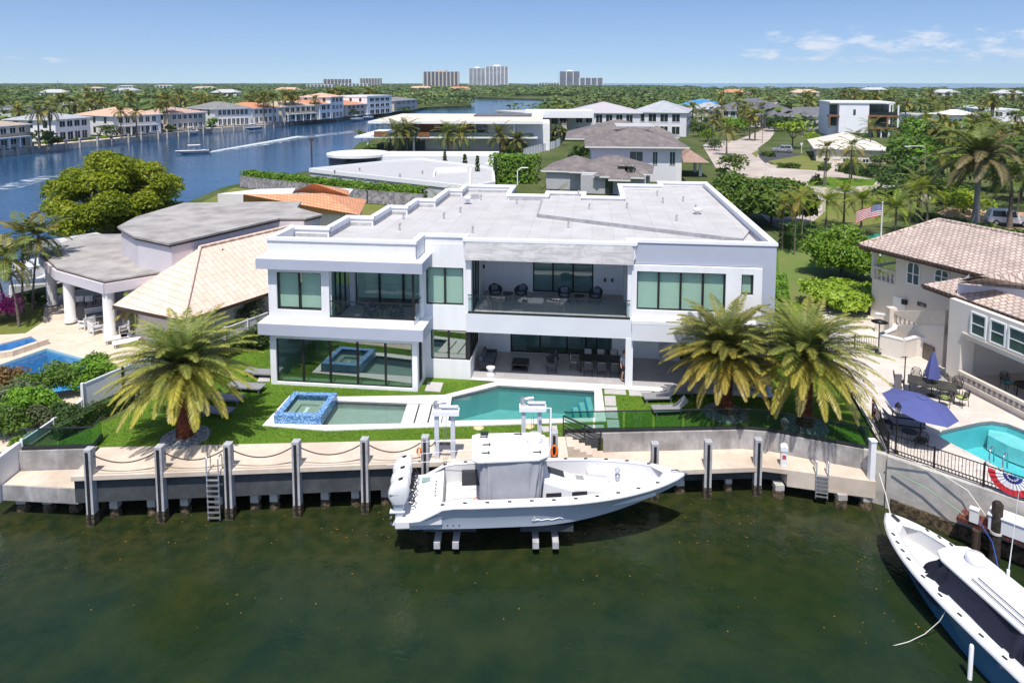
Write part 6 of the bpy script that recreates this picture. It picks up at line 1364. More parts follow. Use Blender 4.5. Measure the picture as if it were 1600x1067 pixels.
# patio, pool, seawall
mb = MB(); mb.flat([(17.35, 30.3), (20.95, 26.7), (34, 13), (60, 20), (34, 42), (27, 50), (26, 54), (21.8, 47), (19.6, 40), (18.2, 34)], 2.42, [RPOOL]); structure(mb.build('terrace', TRAVW))
mb = MB(); mb.wall((16.5, 30.62), (17.5, 30.0), -1, 2.44, .3); mb.wall((17.32, 30.0), (21.06, 26.5), -1, 2.46, .4); mb.wall((21.0, 26.56), (31.2, 16.4), -1, 2.463, .4); mb.wall((17.4, 29.9), (18.4, 33.6), -.9, 2.457, .36); structure(mb.build('seawall', CONC))
mb = MB(); mb.prism([(17.3, 29.6), (20.9, 26.0), (30.6, 16.2), (31, 16.3), (21, 26.3), (17.4, 29.95)], -1, .55); o = mb.build('seawall_foot', BARNACLE); structure(o)
rp = thing('swimming_pool', 'turquoise swimming pool behind the iron fence of the right villa', 'swimming pool')
TURQ = mat('turquoise_plaster', (.24, .58, .61), rough=.7, var=.05, scale=2)
basin(RPOOL, 2.42, 1.3, TURQ, rp, mat('grey_pool_tile', (.16, .18, .2), rough=.4, var=.3, scale=14)); mb = MB(); mb.flat(RPOOL, 2.28); mb.build('water_surface', glass('right_pool_surface', (.52, .86, .87), refl=.03, rough=.02, grazing=.8, ior=1.33, bump=.25, bscale=2), rp)
mb = MB(); cx = sum(p[0] for p in RPOOL)/len(RPOOL); cy_ = sum(p[1] for p in RPOOL)/len(RPOOL); Po = [(cx+(p[0]-cx)*1.06, cy_+(p[1]-cy_)*1.06) for p in RPOOL]; mb.slab(Po, 2.40, 2.44, [RPOOL]); mb.build('coping', TRAVW, rp)
mb = MB(); q = p2(2.2, (1546, 664), (1570, 666), (1640, 695), (1640, 712), (1575, 688), (1544, 672)); mb.prism(q, 1.2, 1.95); mb.build('pool_step', mat('pale_step', (.55, .72, .72), rough=.6), rp)
for u, v in ((1545, 728), (1566, 738)):
    p = Vector(at(u, v, 2.42)); d = Vector((.75, .66, 0)).normalized(); mb = MB(); mb.tube([tuple(p), tuple(p+Vector((0, 0, .65))), tuple(p+d*.25+Vector((0, 0, .8))), tuple(p+d*.7+Vector((0, 0, .65))), tuple(p+d*.8+Vector((0, 0, -.1)))], .03, 8); mb.build('grab_rail', STEEL, rp)
def iron_fence(path, h, label, z=2.46):
    t = thing('iron_fence', label, 'fence', (path[0][0], path[0][1], z)); o = dict(ox=path[0][0], oy=path[0][1], oz=z); rl = MB(**o); bars = MB(**o); sc = MB(**o)
    for a, b in zip(path[:-1], path[1:]):
        a = Vector((*a[:2], z)); b = Vector((*b[:2], z)); Lg = (b-a).length; n = int(Lg/.13)
        for zz in (.12, .28, h): rl.bar(a+Vector((0, 0, zz)), b+Vector((0, 0, zz)), .035)
        for i in range(n+1):
            p = a.lerp(b, i/n)
            if i % 14 == 0: mb = MB(**o); mb.box(p.x-.03, p.x+.03, p.y-.03, p.y+.03, z, z+h+.08); mb.build('post', BLACK, t)
            else: bars.bar(p+Vector((0, 0, .28)), p+Vector((0, 0, h)), .016); 
            q = a.lerp(b, min(1, (i+.5)/n)); sc.bar(p+Vector((0, 0, .12)), q+Vector((0, 0, .28)), .018); sc.bar(q+Vector((0, 0, .12)), p+Vector((0, 0, .28)), .018)
            if i % 4 == 2: bars.lathe([(.0, -.05), (.03, 0), (0, .05)], (p.x, p.y, z+h*.62), 6)
    rl.build('rail', BLACK, t); bars.build('bars', BLACK, t); sc.build('scrollwork', BLACK, t)
iron_fence([(17.35, 30.12), (20.98, 26.5), (31, 16.4)], .98, 'black iron fence along the right seawall beside the turquoise pool'); iron_fence([(18.45, 33.6), (17.35, 30.15)], .98, 'short black iron fence between the lawn corner and the right patio'); iron_fence([at(1335, 545, 2.42), at(1379, 551, 2.42)], .9, 'black iron gate fence beside the curved garden wall', 2.42)
def lamp_post(loc, h, label):
    t = thing('lamp_post', label, 'lamp post', loc); mb = MB(); mb.lathe([(.1, 0), (.09, .12), (.035, .2), (.03, h-.45), (.06, h-.42)], n=10); mb.build('pole', BLACK, t)
    mb = MB(); mb.lathe([(.07, h-.4), (.13, h-.12), (.12, h-.1)], n=6, sm=False); mb.build('lantern', glass('lantern_glass', (.8, .78, .7), refl=.1), t)
    mb = MB(); mb.lathe([(.17, h-.1), (.10, h+.02), (.03, h+.1), (0, h+.16)], n=6, sm=False)
    for k in range(6): a = k*1.047; mb.bar((.07*math.cos(a), .07*math.sin(a), h-.4), (.125*math.cos(a), .125*math.sin(a), h-.1), .014)
    mb.build('lantern_frame', BLACK, t)
lamp_post((17.75, 30.2, 2.42), 2.35, 'black lantern lamp post in front of the open blue umbrella')
UMB = mat('blue_canvas', (.075, .09, .25), rough=.85, var=.05, scale=3)
p = at(1437, 690, 2.42); t = thing('umbrella', 'open blue patio umbrella shading the loungers by the iron fence', 'umbrella', p); mb = MB(); mb.lathe([(.25, 0), (.25, .06), (.03, .1), (.025, 2.3)], n=12); mb.build('pole', BLACK, t)
mb = MB(); n = 8; ring = []
tl = Matrix.Rotation(.14, 3, 'Y') @ Matrix.Rotation(.10, 3, 'X')
def tp(x, y, z): q = tl @ Vector((x, y, z)); return (q.x, q.y, q.z+2.2)
Rr = []
for f, z in ((.08, .0), (.5, -.18), (1, -.5)): Rr.append([tp(1.62*f*math.cos(2*math.pi*(k+.3)/n)*(1 if k == int(k) else 1), 1.62*f*math.sin(2*math.pi*(k+.3)/n), z) for k in range(n)])
mb.loft(Rr, closed=True, sm=False); mb.face(Rr[0]); ca = mb.build('canopy', UMB, t); 
mb = MB(); mb.loft([[tp(.24*math.cos(a*.785), .24*math.sin(a*.785), .0) for a in range(8)], [tp(.03, .03, .1)]*8], closed=True, sm=False); mb.build('vent', UMB, ca)
mb = MB()
for k in range(8): mb.tube([tp(0, 0, -.1), Rr[2][k]], .012, 5)
mb.build('ribs', BLACK, t)
ct = at(1455, 618, 2.42)
t = thing('umbrella', 'closed blue patio umbrella standing in the middle of the dark iron table', 'umbrella', ct); mb = MB(); mb.lathe([(.22, 0), (.22, .05), (.025, .08), (.022, 2.5)], n=10); mb.build('pole', BLACK, t)
mb = MB(); mb.loft([[(f*(1+.25*(k % 2))*math.cos(k*.5236), f*(1+.25*(k % 2))*math.sin(k*.5236), z) for k in range(12)] for f, z in ((.33, 1.05), (.26, 1.5), (.14, 2.1), (.07, 2.35), (.02, 2.5))], closed=True, sm=False); mb.build('canopy', UMB, t)
ta = -.55
t = thing('patio_table', 'dark rectangular wrought-iron patio table under the closed blue umbrella', 'table', ct, ta); mb = MB(); mb.box(-1.15, 1.15, -.62, .62, .69, .73); mb.build('table_top', mat('mottled_dark_top', (.05, .048, .04), rough=.4, var=.6, scale=9), t); legs4(t, 1.0, .5, .69, BLACK, .03, .05)
LIME = mat('lime_cushion', (.38, .45, .14), rough=.9, var=.1)
def iron_chair(label, loc, rz, cush=None, group='wrought-iron chairs on the right patio'):
    t = thing('patio_chair', label, 'chair', loc, rz, group); legs4(t, .22, .2, .42, BLACK, .016, .04); mb = MB(); mb.lathe([(.27, .42), (.27, .45)], n=16); mb.build('seat', BLACK, t)
    mb = MB(); mb.tube([(-.24, .2, .43), (-.26, .27, .75), (-.14, .31, .95), (.14, .31, .95), (.26, .27, .75), (.24, .2, .43)], .018, 6)
    for k in range(-3, 4):
        for s in (-1, 1): x0_, x1_ = max(-.23, min(.23, k*.08-s*.12)), max(-.23, min(.23, k*.08+s*.12)); mb.bar((x0_, .22, .5), (x1_, .3, .9), .014)
    mb.build('backrest', BLACK, t)
    for s in (-1, 1): mb = MB(); mb.tube([(s*.26, .25, .66), (s*.28, -.1, .66), (s*.25, -.2, .43)], .015, 6); mb.build('armrest', BLACK, t)
    if cush: mb = MB(); mb.lathe([(.02, .45), (.26, .45), (.26, .5), (.02, .52)], n=14); mb.build('seat_cushion', cush, t)
    return t
def offs(c, a, x, y): return (c[0]+x*math.cos(a)-y*math.sin(a), c[1]+x*math.sin(a)+y*math.cos(a), c[2])
for x, y, r_, cu, l in ((-.75, 1.0, 0, None, 'wrought-iron chair at the far left of the dark patio table'), (-.15, 1.05, 0, None, 'wrought-iron chair behind the closed umbrella'), (.55, 1.05, 0, None, 'wrought-iron chair on the villa side, third along the table'), (1.15, .85, -.3, None, 'wrought-iron chair at the corner of the table nearest the balustrade'),
                     (1.35, -.55, -2.2, LIME, 'wrought-iron chair with lime cushion at the right end of the table'), (.6, -1.0, 3.0, LIME, 'wrought-iron chair with lime cushion on the pool side of the table'), (-1.55, .1, 1.57, None, 'wrought-iron chair at the left end of the table')):
    iron_chair(l, offs(ct, ta, x, y), ta+r_, cu)
iron_chair('wrought-iron chair in the shade of the open umbrella beside the fence', at(1440, 700, 2.42), 2.6); iron_chair('wrought-iron chair by the short iron fence left of the loungers', at(1385, 672, 2.42), 1.2); t = thing('side_table', 'small round iron table in the umbrella shade', 'side table', at(1420, 690, 2.42)); mb = MB(); mb.lathe([(.35, .5), (.35, .53)], n=18); mb.build('table_top', BLACK, t); legs4(t, .2, .2, .5, BLACK, .015)
for u, v, l in ((1407, 668, 'dark sling sun lounger under the open umbrella, nearer the fence'), (1412, 657, 'grey sling sun lounger just behind the open umbrella')): lounger(l, at(u, v, 2.42), math.pi-.3, .8, SLING, BLACK, 'loungers on the right patio')
t = thing('patio_heater', 'black pole with a small hanging panel on the right patio', 'pole', at(1412, 612, 2.42)); mb = MB(); mb.tube([(0, 0, 0), (0, 0, 2.0)], .03, 8); mb.tube([(-.25, 0, 1.98), (.1, 0, 2.0)], .025, 6); mb.build('pole', BLACK, t); mb = MB(); mb.obox((-.35, 0, .1), (.38, .06, .9)); mb.build('hanging_panel', mat('grey_panel', (.12, .12, .13), rough=.6), t)
t = thing('patio_heater', 'tall dark parasol heater beside the curved garden wall', 'heater', at(1372, 552, 2.42)); mb = MB(); mb.lathe([(.2, 0), (.2, .1), (.03, .12), (.03, 2.0)], n=10); mb.build('pole', BLACK, t); mb = MB(); mb.lathe([(.05, 2.0), (.5, 2.05), (.1, 2.2)], n=18); mb.build('hood', BLACK, t)
# porch furniture in the shade
t = thing('dining_table', 'round dark table in the shade of the right villa porch', 'table', F2.w(L2-3.2, -2.2)+(2.5,)); mb = MB(); mb.lathe([(.7, .7), (.7, .74)], n=20); mb.build('table_top', DTAB, t); legs4(t, .35, .35, .7, BLACK, .03)
TEALC = mat('patterned_teal_cushion', (.10, .32, .33), rough=.9, var=.5, scale=14)
for k, (x, y, l) in enumerate(((-1.1, .2, 'nearest the house corner, with a teal pillow'), (.9, .5, 'on the pool side'), (.2, -1.1, 'against the back wall'))): iron_chair('dark iron chair in the right porch shade '+l, (*F2.w(L2-3.2-x, -2.2+y), 2.5), k*2.0, TEALC if k == 0 else None, 'iron chairs in the right porch')
# bunting: patriotic half-round fans on the fence
def bunting(p, d, label, r=.75):
    t = thing('bunting', label, 'bunting', p, math.atan2(d[1], d[0])); cols = [mat('bunting_blue', (.03, .05, .22), rough=.8, var=.1), mat('bunting_white', (.75, .74, .74), rough=.8), mat('bunting_red', (.55, .03, .04), rough=.8, var=.1)]
    for (r0, r1), m in zip(((0, .4), (.4, .7), (.7, 1)), cols):
        mb = MB(); rings = [[(r*q*math.cos(math.pi+math.pi*k/24), -.05-.03*(k % 2), 1.02*r/.75*.0+.0+r*q*math.sin(math.pi+math.pi*k/24)) for k in range(25)] for q in (r0, r1)]; mb.loft(rings, sm=False); mb.build('band', m, t)
    mb = MB()
    for k in range(7): a = math.pi+math.pi*(k+.5)/7; c = (r*.22*math.cos(a), -.095, r*.22*math.sin(a)); mb.raw([(c[0]+(.05 if j % 2 == 0 else .02)*math.cos(j*.628+1.57), c[1], c[2]+(.05 if j % 2 == 0 else .02)*math.sin(j*.628+1.57)) for j in range(10)], [tuple(range(10))])
    mb.build('stars', cols[1], t)
bunting((20.62, 26.78, 3.42), (.7, -.71), 'red white and blue fan bunting on the iron fence at the right edge', .85); bunting((18.25, 33.0, 3.4), (-.3, -.95), 'red white and blue bunting on the short fence behind the right palm', .5)
# small wooden dock, piles, cooler
wd = thing('wooden_dock', 'reddish brown plank dock along the right seawall', 'dock'); mb = MB(); mb.prism([(18.75, 27.3), (19.6, 28.0), (28, 19.8), (27, 18.8)], 1.12, 1.28); mb.build('planks', tiles('red_brown_planks', '#6e4034', '#5c342a', '#2a1713', 6, .14, rough=.7, msize=.012, bump=.3, rot=R(-44)), wd)
for p_ in ((19.2, 26.7), (21.5, 24.5)): mb = MB(); mb.lathe([(.16, -1), (.16, 1.1)], (p_[0], p_[1], 0), 10); mb.build('support_pile', BROWN, wd)
for x, y, h, l in ((19.75, 26.35, 2.45, 'dark wooden mooring pile at the end of the brown dock'),): t = thing('mooring_pile', l, 'mooring pile', (x, y, 0)); mb = MB(); mb.lathe([(.2, -1), (.2, h), (.12, h+.1)], n=12); mb.build('shaft', blend2('dark_wood_pile', '#3a332c', '#1c1815', 4, rough=.9, var=.3, scale=6, bump=.5, stretch=(3, 3, .5)), t); mb = MB(); mb.lathe([(.23, 1.2), (.23, 1.3)], n=12); mb.build('rope_band', WROPE, t)
t = thing('dock_box', 'large white storage box on the brown wooden dock', 'box', at(1592, 838, 1.28), -.78); mb = MB(); mb.box(-1.0, .8, -.35, .35, 0, .6); mb.build('body', GEL, t, bevel=.03); mb = MB(); mb.box(-1.04, .84, -.39, .39, .6, .7); mb.build('lid', GEL, t, bevel=.03)
t = thing('utility_box', 'small white electrical box on the right seawall', 'box', at(1522, 808, 1.5), -.78); mb = MB(); mb.box(-.16, .16, -.12, .12, -.2, .35); mb.build('body', WARMW, t, bevel=.02); mb = MB(); mb.box(-.17, .17, -.14, .14, .35, .4); mb.build('cap', WARMW, t)
# ------------------------------------------------------------------ streets and gardens behind
def road(px, z, m, name, zz=None):
    mb = MB(); mb.flat(p2(z, *px), zz or z); return structure(mb.build(name, m))
road([(1098, 228), (1108, 221), (1150, 220), (1196, 201), (1216, 199), (1203, 218), (1184, 232), (1186, 243), (1204, 257), (1251, 265), (1300, 268), (1372, 282), (1450, 302), (1460, 318), (1366, 299), (1306, 303), (1306, 330), (1262, 372), (1205, 352), (1185, 330), (1235, 330), (1262, 318), (1257, 292), (1235, 283), (1161, 285), (1118, 262)], 2.2, ROAD, 'street', 2.215)
road([(1183, 236), (1200, 238), (1250, 240), (1246, 250), (1195, 255), (1186, 246)], 2.2, ASPH, 'driveway', 2.222)
road([(1296, 250), (1320, 249), (1318, 272), (1284, 269)], 2.2, ROAD, 'driveway', 2.219)
road([(1200, 252), (1252, 243), (1288, 250), (1284, 267), (1250, 265), (1215, 259)], 2.2, LAWN2, 'verge', 2.226); road([(1259, 284), (1290, 277), (1372, 281), (1364, 290), (1306, 293), (1266, 292)], 2.2, LAWN, 'verge', 2.226)
road([(1183, 247), (1186, 234), (1174, 240)], 2.2, LAWN2, 'verge', 2.224); road([(1290, 304), (1380, 300), (1440, 318), (1400, 345), (1240, 372), (1290, 330)], 2.2, LAWN2, 'verge', 2.218)
road([(1216, 380), (1300, 372), (1330, 470), (1240, 475), (1217, 476)], 2.2, blend2('side_lawn', (.11, .17, .03), (.15, .17, .045), .3, rough=.9, var=.25, scale=9, bump=.6, bscale=40), 'lawn', 2.32)
road([(1290, 478), (1345, 490), (1370, 520), (1330, 560), (1270, 540)], 2.4, TRAVW, 'path', 2.36); road([(1310, 472), (1366, 480), (1372, 492), (1330, 492)], 2.4, mat('terracotta_paving', (.42, .24, .14), rough=.8, var=.1), 'path', 2.375)
road([(1440, 345), (1640, 372), (1640, 335), (1480, 325)], 2.2, SAND, 'driveway', 2.23)
# ------------------------------------------------------------------ houses
def hip(mb, P, z0, rise, ridge=.5, along=None):
    """hip roof over a 4-corner plan"""
    P = [Vector((*p[:2], z0)) for p in P]
    if along is None: along = (P[1]-P[0]).length > (P[2]-P[1]).length
    if not along: P = P[1:]+P[:1]
    w = min((P[2]-P[1]).length*.5/(P[1]-P[0]).length, .48)
    m0 = (P[0]+P[3])/2; m1 = (P[1]+P[2])/2; a = m0.lerp(m1, w); b = m0.lerp(m1, 1-w); a.z = b.z = z0+rise
    for f in ([P[0], P[1], b, a], [P[1], P[2], b], [P[2], P[3], a, b], [P[3], P[0], a]): mb.face(f)
    mb.face([p-Vector((0, 0, .01)) for p in P[::-1]])
def hip_house(name, label, A, B, depth, he, rise, wallm, roofm, nw, st=2, over=.7, z=2.0, cat='house', group=None, trim=None, glz=None, tall=False, balc=False, flatroof=False, door=True, wmargin=.08, sidewin=3):
    F = Face(A, B, z); t = F.root(name, label, cat, group); Ln = F.len
    mb = F.mb(); mb.box(0, Ln, 0, depth, z, z+he); mb.build('wall', wallm, t)
    mb = F.mb()
    if flatroof:
        mb.box(-over, Ln+over, -over, depth+over, z+he, z+he+rise); mb.build('roof', roofm, t)
    else:
        hip(mb, [(-over, -over), (Ln+over, -over), (Ln+over, depth+over), (-over, depth+over)], z+he, rise); mb.build('roof', roofm, t)
        mb = F.mb(); mb.slab([(-over, -over), (Ln+over, -over), (Ln+over, depth+over), (-over, depth+over)], z+he-.22, z+he-.02); mb.build('eave', trim or WHITE, t)
    sh = he/st
    for k in range(st):
        for i in range(nw):
            c = Ln*(wmargin+(1-2*wmargin)*(i+.5)/nw); hw = Ln/nw*(.30 if not tall else .34); z0 = z+k*sh+(.15 if k == 0 and (i % 2 == 0 or tall) else .8); F.win(c-hw, c+hw, z0, z+(k+1)*sh-.5, m=glz or WGL, fr=trim or WHITE, nv=2, f=.12, proud=.1)
    n = sidewin
    for side in (0, 1):
        for k in range(st):
            for i in range(n):
                c = depth*(i+.7)/(n+.4); mb = F.mb(); x = Ln if side else 0; mb.box(x-(.05 if not side else -.0), x+(.05 if side else .0), c-.7, c+.7, z+k*sh+.8, z+(k+1)*sh-.5); mb.build('window', glz or WGL, t)
    if balc:
        mb = F.mb(); mb.box(Ln*.1, Ln*.9, -1.8, 0, z+sh-.25, z+sh); mb.build('balcony', trim or WHITE, t); mb = F.mb()
        for i in range(5): mb.box(Ln*(.1+.8*i/4)-.15, Ln*(.1+.8*i/4)+.15, -1.75, -1.45, z, z+sh-.25)
        mb.build('column', trim or WHITE, t); mb = F.mb(); mb.box(Ln*.1, Ln*.9, -1.8, -1.74, z+sh+.9, z+sh+1.0)
        for i in range(int(Ln*2)): x = Ln*.1+Ln*.8*i/(Ln*2); mb.box(x-.03, x+.03, -1.79, -1.75, z+sh, z+sh+.9)
        mb.build('balcony_rail', BLACK, t)
    return F
TAN = mat('tan_roof', (.40, .33, .26), rough=.85, var=.12, scale=.8); GRAYR = mat('grey_roof', (.36, .37, .39), rough=.85, var=.12, scale=.6); DGR = mat('dark_grey_roof', (.20, .20, .19), rough=.85, var=.25, scale=.5); ORR = mat('orange_clay_roof', (.50, .22, .12), rough=.85, var=.15, scale=1); PINKR = mat('pinkish_roof', (.45, .30, .25), rough=.85, var=.12, scale=.8); SALR = mat('salmon_roof', (.56, .36, .25), rough=.85, var=.12, scale=.8); WHR = mat('white_roof', (.43, .43, .43), rough=.8, var=.06, scale=.7); SLR = mat('slate_roof', (.13, .13, .15), rough=.85, var=.15, scale=.6); BEIGEW = mat('beige_wall', (.60, .53, .43), rough=.8, var=.04); BLUET = mat('blue_tarp', (.06, .26, .62), rough=.5, var=.15, scale=.4)
LB = 'houses along the far bank'
def fb(u0, v0, u1, v1, set_=3.0): # front line of a far-bank house from base pixels
    a = Vector(xy(u0, v0, 2)); b = Vector(xy(u1, v1, 2)); return a, b
for u0, v0, u1, v1, dep, he, ri, wm, rm, nw, lab, kw in (
    (-40, 238, 49, 228, 14, 6.0, 1.7, BEIGEW, TAN, 5, 'beige house with tan hip roof at the left edge of the far bank', dict(balc=True)),
    (88, 222, 142, 216, 16, 6.6, 1.8, WHITE, GRAYR, 4, 'white house with grey roof and tall glass bays on the far bank', dict(tall=True, balc=False)),
    (178, 213, 252, 208, 22, 6.6, 2.4, WARMW, SALR, 6, 'broad white house under a salmon tile roof behind two palms on the far bank', dict(balc=True)),
    (264, 205, 322, 201, 18, 6.3, 2.0, mat('cream_wall', (.66, .55, .43), rough=.8, var=.04), PINKR, 6, 'cream house with pinkish roof in the middle of the far bank', {}),
    (336, 198, 393, 195, 22, 7.0, 2.6, WARMW, DGR, 7, 'white house with dark streaked hip roof on the far bank', dict(tall=True)),
    (394, 194, 436, 191.5, 22, 6.6, 2.2, WARMW, ORR, 5, 'white house with orange clay roof beside the dark-roofed one', {}),
    (440, 191, 498, 187, 22, 6.8, 2.4, BEIGEW, TAN, 6, 'long beige house with tan roof, right of the orange-roofed houses', dict(balc=True)),
    (500, 187, 520, 185, 20, 7.2, 1.8, WHITE, ORR, 2, 'narrow white house with orange roof left of the white tower house', {}),
    (517, 185.5, 537, 183, 16, 10.5, 1.8, WHITE, SALR, 3, 'tall white tower house with orange hip roof on the far bank', dict(st=3)),
    (540, 182.5, 572, 180, 20, 6.0, 2.4, BEIGEW, ORR, 4, 'low house with orange roof left of the white modern box house', {}),
    (574, 180, 612, 176.5, 20, 9.5, .8, WHITE, WHITE, 4, 'white modern box house with dark glass near the end of the far bank', dict(flatroof=True, over=.2, st=3, tall=True)),
    (616, 175, 652, 171, 20, 6.5, 1.8, BEIGEW, DGR, 4, 'grey-roofed house last in the row before the mangroves', {})):
    a, b = fb(u0, v0, u1, v1); hip_house('waterfront_house', lab, a, b, dep, he, ri, wm, rm, nw, group=LB, trim=WHITE, **kw)
for u, v, w_, d_, rm, lab in ((18, 192, 22, 12, SLR, 'white house with dark roof peeking over palms at the left edge'), (112, 182, 24, 14, WHR, 'long white house among palms behind the far bank'), (143, 150, 26, 14, SALR, 'cream house with salmon roof in the far left woods'), (196, 143, 30, 12, WHR, 'white building in the distant left woods'), (255, 141, 40, 12, WHR, 'long pale building on the left horizon')):
    p = at(u, v, 2); hip_house('house', lab, (p[0]-w_/2, p[1]), (p[0]+w_/2, p[1]), d_, 6 if v > 160 else 10, 1.5, WARMW, rm, 4, group='houses in the woods behind the far bank')
# far bank seawall, docks, posts
bank = [(-136, 170), (-132.5, 193), (-124, 222), (-117.5, 264), (-105, 290), (-98.5, 327), (-80, 381)]
mb = MB()
for a, b in zip(bank[:-1], bank[1:]): mb.wall(a, b, -.5, 1.75, .5)
structure(mb.build('seawall', CONC))
mb = MB()
for a, b in zip(bank[:-1], bank[1:]): mb.prism([a, b, (b[0]-5, b[1]), (a[0]-5, a[1])], 1.5, 1.66)
structure(mb.build('path', TRAV))
def along(P, s):
    for a, b in zip(P[:-1], P[1:]):
        l = math.dist(a, b)
        if s <= l: return Lerp(a[0], b[0], s/l), Lerp(a[1], b[1], s/l)
        s -= l
    return P[-1]
tot = sum(math.dist(a, b) for a, b in zip(bank[:-1], bank[1:]))
q = thing('dock_post', 'short white dock post standing along the far seawall', 'dock post', (0, 0, 0), 0, 'dock posts along the far seawall'); mb = MB(); mb.box(-.25, .25, -.25, .25, -.5, 2.9); mb.build('shaft', CONC, q); mb = MB(); mb.box(-.28, .28, -.28, .28, 2.9, 3.0); mb.build('cap', WHITE, q)
s = 4; first = True
while s < tot:
    x, y = along(bank, s); loc = (x+.8+rnd.uniform(0, .6), y, 0)
    if first: q.location = loc; first = False
    else: copy_tree(q, loc)
    s += 5.2+rnd.uniform(-1, 1.5)
# small boats
def runabout(label, loc, rz, Ln=7.5, canopy=True, hullm=None, scale=1):
    t = thing('motor_boat', label, 'boat', loc, rz); st = hull(t, Ln, 2.5, hullm or GEL, G=1.15, stern_drop=.1); interior(t, st, 2, 23, .55)
    mb = MB(); mb.prism([(Ln*.42, -.5), (Ln*.55, -.5), (Ln*.55, .5), (Ln*.42, .5)], .55, [1.7, 1.4, 1.4, 1.7]); mb.build('console', GEL, t)
    if canopy:
        mb = MB(); mb.box(Ln*.25, Ln*.62, -1.0, 1.0, 2.55, 2.65); mb.build('canopy', WARMW, t)
        for x in (.27, .6):
            for y in (-.9, .9): mb = MB(); mb.tube([(Ln*x, y, .9), (Ln*x, y, 2.55)], .03, 5); mb.build('canopy_post', ALU, t)
    mb = MB(); mb.lathe([(.2, .5), (.3, .9), (.22, 1.4), (0, 1.45)], (-.35, 0, 0), 10); mb.build('outboard_engine', DARK, t)
    return t
p = at(326, 239, 0); t = runabout('small canopied motorboat under way on the channel trailing a white wake', (p[0], p[1], -.25), R(215), 8.5, True, mat('grey_boat_hull', (.35, .36, .38), rough=.3))
for u, v, rz, L_, hm, l in ((396, 202, 1.2, 9, HULLB, 'blue-hulled boat on a lift in front of the dark-roofed far-bank house'), (295, 208.5, 1.3, 7, GEL, 'white boat moored in front of the cream far-bank house'), (556, 187.5, 1.2, 10, GEL, 'white boat moored by the low orange-roofed far-bank house'), (572, 185, 1.2, 8, GEL, 'small white boat moored by the white modern box house')):
    p = at(u, v, .5); runabout(l, (p[0]+3, p[1], .4), rz+math.pi, L_, True, hm)
for x, y, rz, L_, l in ((-43.5, 50.5, 1.0, 14, 'large white yacht moored behind the bougainvillea at the left edge'), (-45.0, 61.0, .9, 13, 'white yacht with a low cabin moored beyond the left palms'), (-41.5, 59, .9, 12, 'white boat tucked between the left porch and the channel')):
    t = thing('yacht', l, 'boat', (x, y, -.2), rz, 'yachts at the left villa'); st = hull(t, L_, 4.0, GEL, G=2.2, stern_drop=.3); interior(t, st, 3, 24, 1.5)
    mb = MB(); mb.prism([(L_*.3, -1.3), (L_*.72, -1.0), (L_*.72, 1.0), (L_*.3, 1.3)], 1.5, [3.6, 2.5, 2.5, 3.6]); mb.build('cabin', GEL, t, bevel=.15); mb = MB(); mb.box(L_*.12, L_*.55, -1.4, 1.4, 4.6, 4.75); mb.build('hardtop', GEL, t, bevel=.06)
    for xx in (.2, .5):
        for yy in (-1.2, 1.2): mb = MB(); mb.tube([(L_*xx, yy, 1.8), (L_*xx, yy, 4.6)], .06, 6); mb.build('top_support', ALU, t)
    mb = MB(); mb.prism([(L_*.31, -1.32), (L_*.6, -1.1), (L_*.6, 1.1), (L_*.31, 1.32)], 2.4, 2.8); mb.build('cabin_window', SMOKE, t)
p = at(487, 247, 0); mb = MB(); mb.lathe([(.22, -1), (.22, 5.1), (.15, 5.2)], (p[0], p[1], 0), 10); mb.box(p[0]-.5, p[0]+.5, p[1]-.05, p[1]+.05, 4.4, 5.0); tag(mb.build('channel_marker', BROWN), 'dark wooden channel marker pile standing in the blue water', 'marker')
# ---- white flat-roofed house with the round bar
WF = thing('flat_roof_house', 'low white flat-roofed house behind the long green hedge', 'house', (-15, 105, 2.2)); o_ = dict(ox=-15, oy=105, oz=2.2)
ft = p2(5.0, (484, 263.5), (735, 291), (772, 284), (770, 262), (655, 247.5), (600, 252))
mb = MB(**o_); mb.prism(ft, 2.2, 4.6); mb.build('wall', mat('pale_grey_wall', (.52, .52, .55), rough=.8, var=.05), WF); mb = MB(**o_)
for a, b in zip(ft, ft[1:]+ft[:1]): mb.wall(a, b, 4.4, 5.05, .35)
mb.build('parapet', WHITE, WF); mb = MB(**o_); mb.flat(ft, 4.75); mb.build('roof', WHR, WF)
mb = MB(**o_); mb.wall(xy(680, 268, 5), xy(730, 266, 5), 4.6, 5.6, .4); mb.wall(xy(680, 268, 5), xy(678, 274, 5), 4.6, 5.3, .3); mb.wall(xy(735, 266, 5.), xy(735, 285, 5.), 4.6, 5.4, .3); mb.build('parapet', WHITE, WF)
for u, v in ((562, 267), (570, 286), (660, 272), (625, 277), (523, 271)): p = at(u, v, 4.8); mb = MB(**o_); mb.lathe([(.12, 4.7), (.12, 5.2), (.2, 5.3)], (p[0], p[1], 0), 8); mb.build('roof_vent', VENT, WF)
for k in range(3): p = Vector(ft[0]).lerp(Vector(ft[1]), (.16, .34, .52)[k]); mb = MB(**o_); mb.obox((p.x, p.y-.08, 3.7), (.35, .3, .5), -.5); mb.build('wall_lamp', VENT, WF)
rb = thing('pavilion', 'round white waterside pavilion with a dark glass band', 'pavilion', (*xy(560, 243, 5), 2.0)); ctr = at(560, 243, 5.2)
mb = MB(); mb.lathe([(6.2, 3.0), (6.2, 3.5), (6.0, 3.55)], n=40, sm=False); mb.build('roof', WHITE, rb); mb = MB(); mb.lathe([(5.8, -.5), (5.8, 3.0)], n=40); mb.build('glass_band', WGL, rb); mb = MB(); mb.box(4, 28, -3, 6, -.2, 3.2); mb.build('terrace_wall', WHITE, rb)
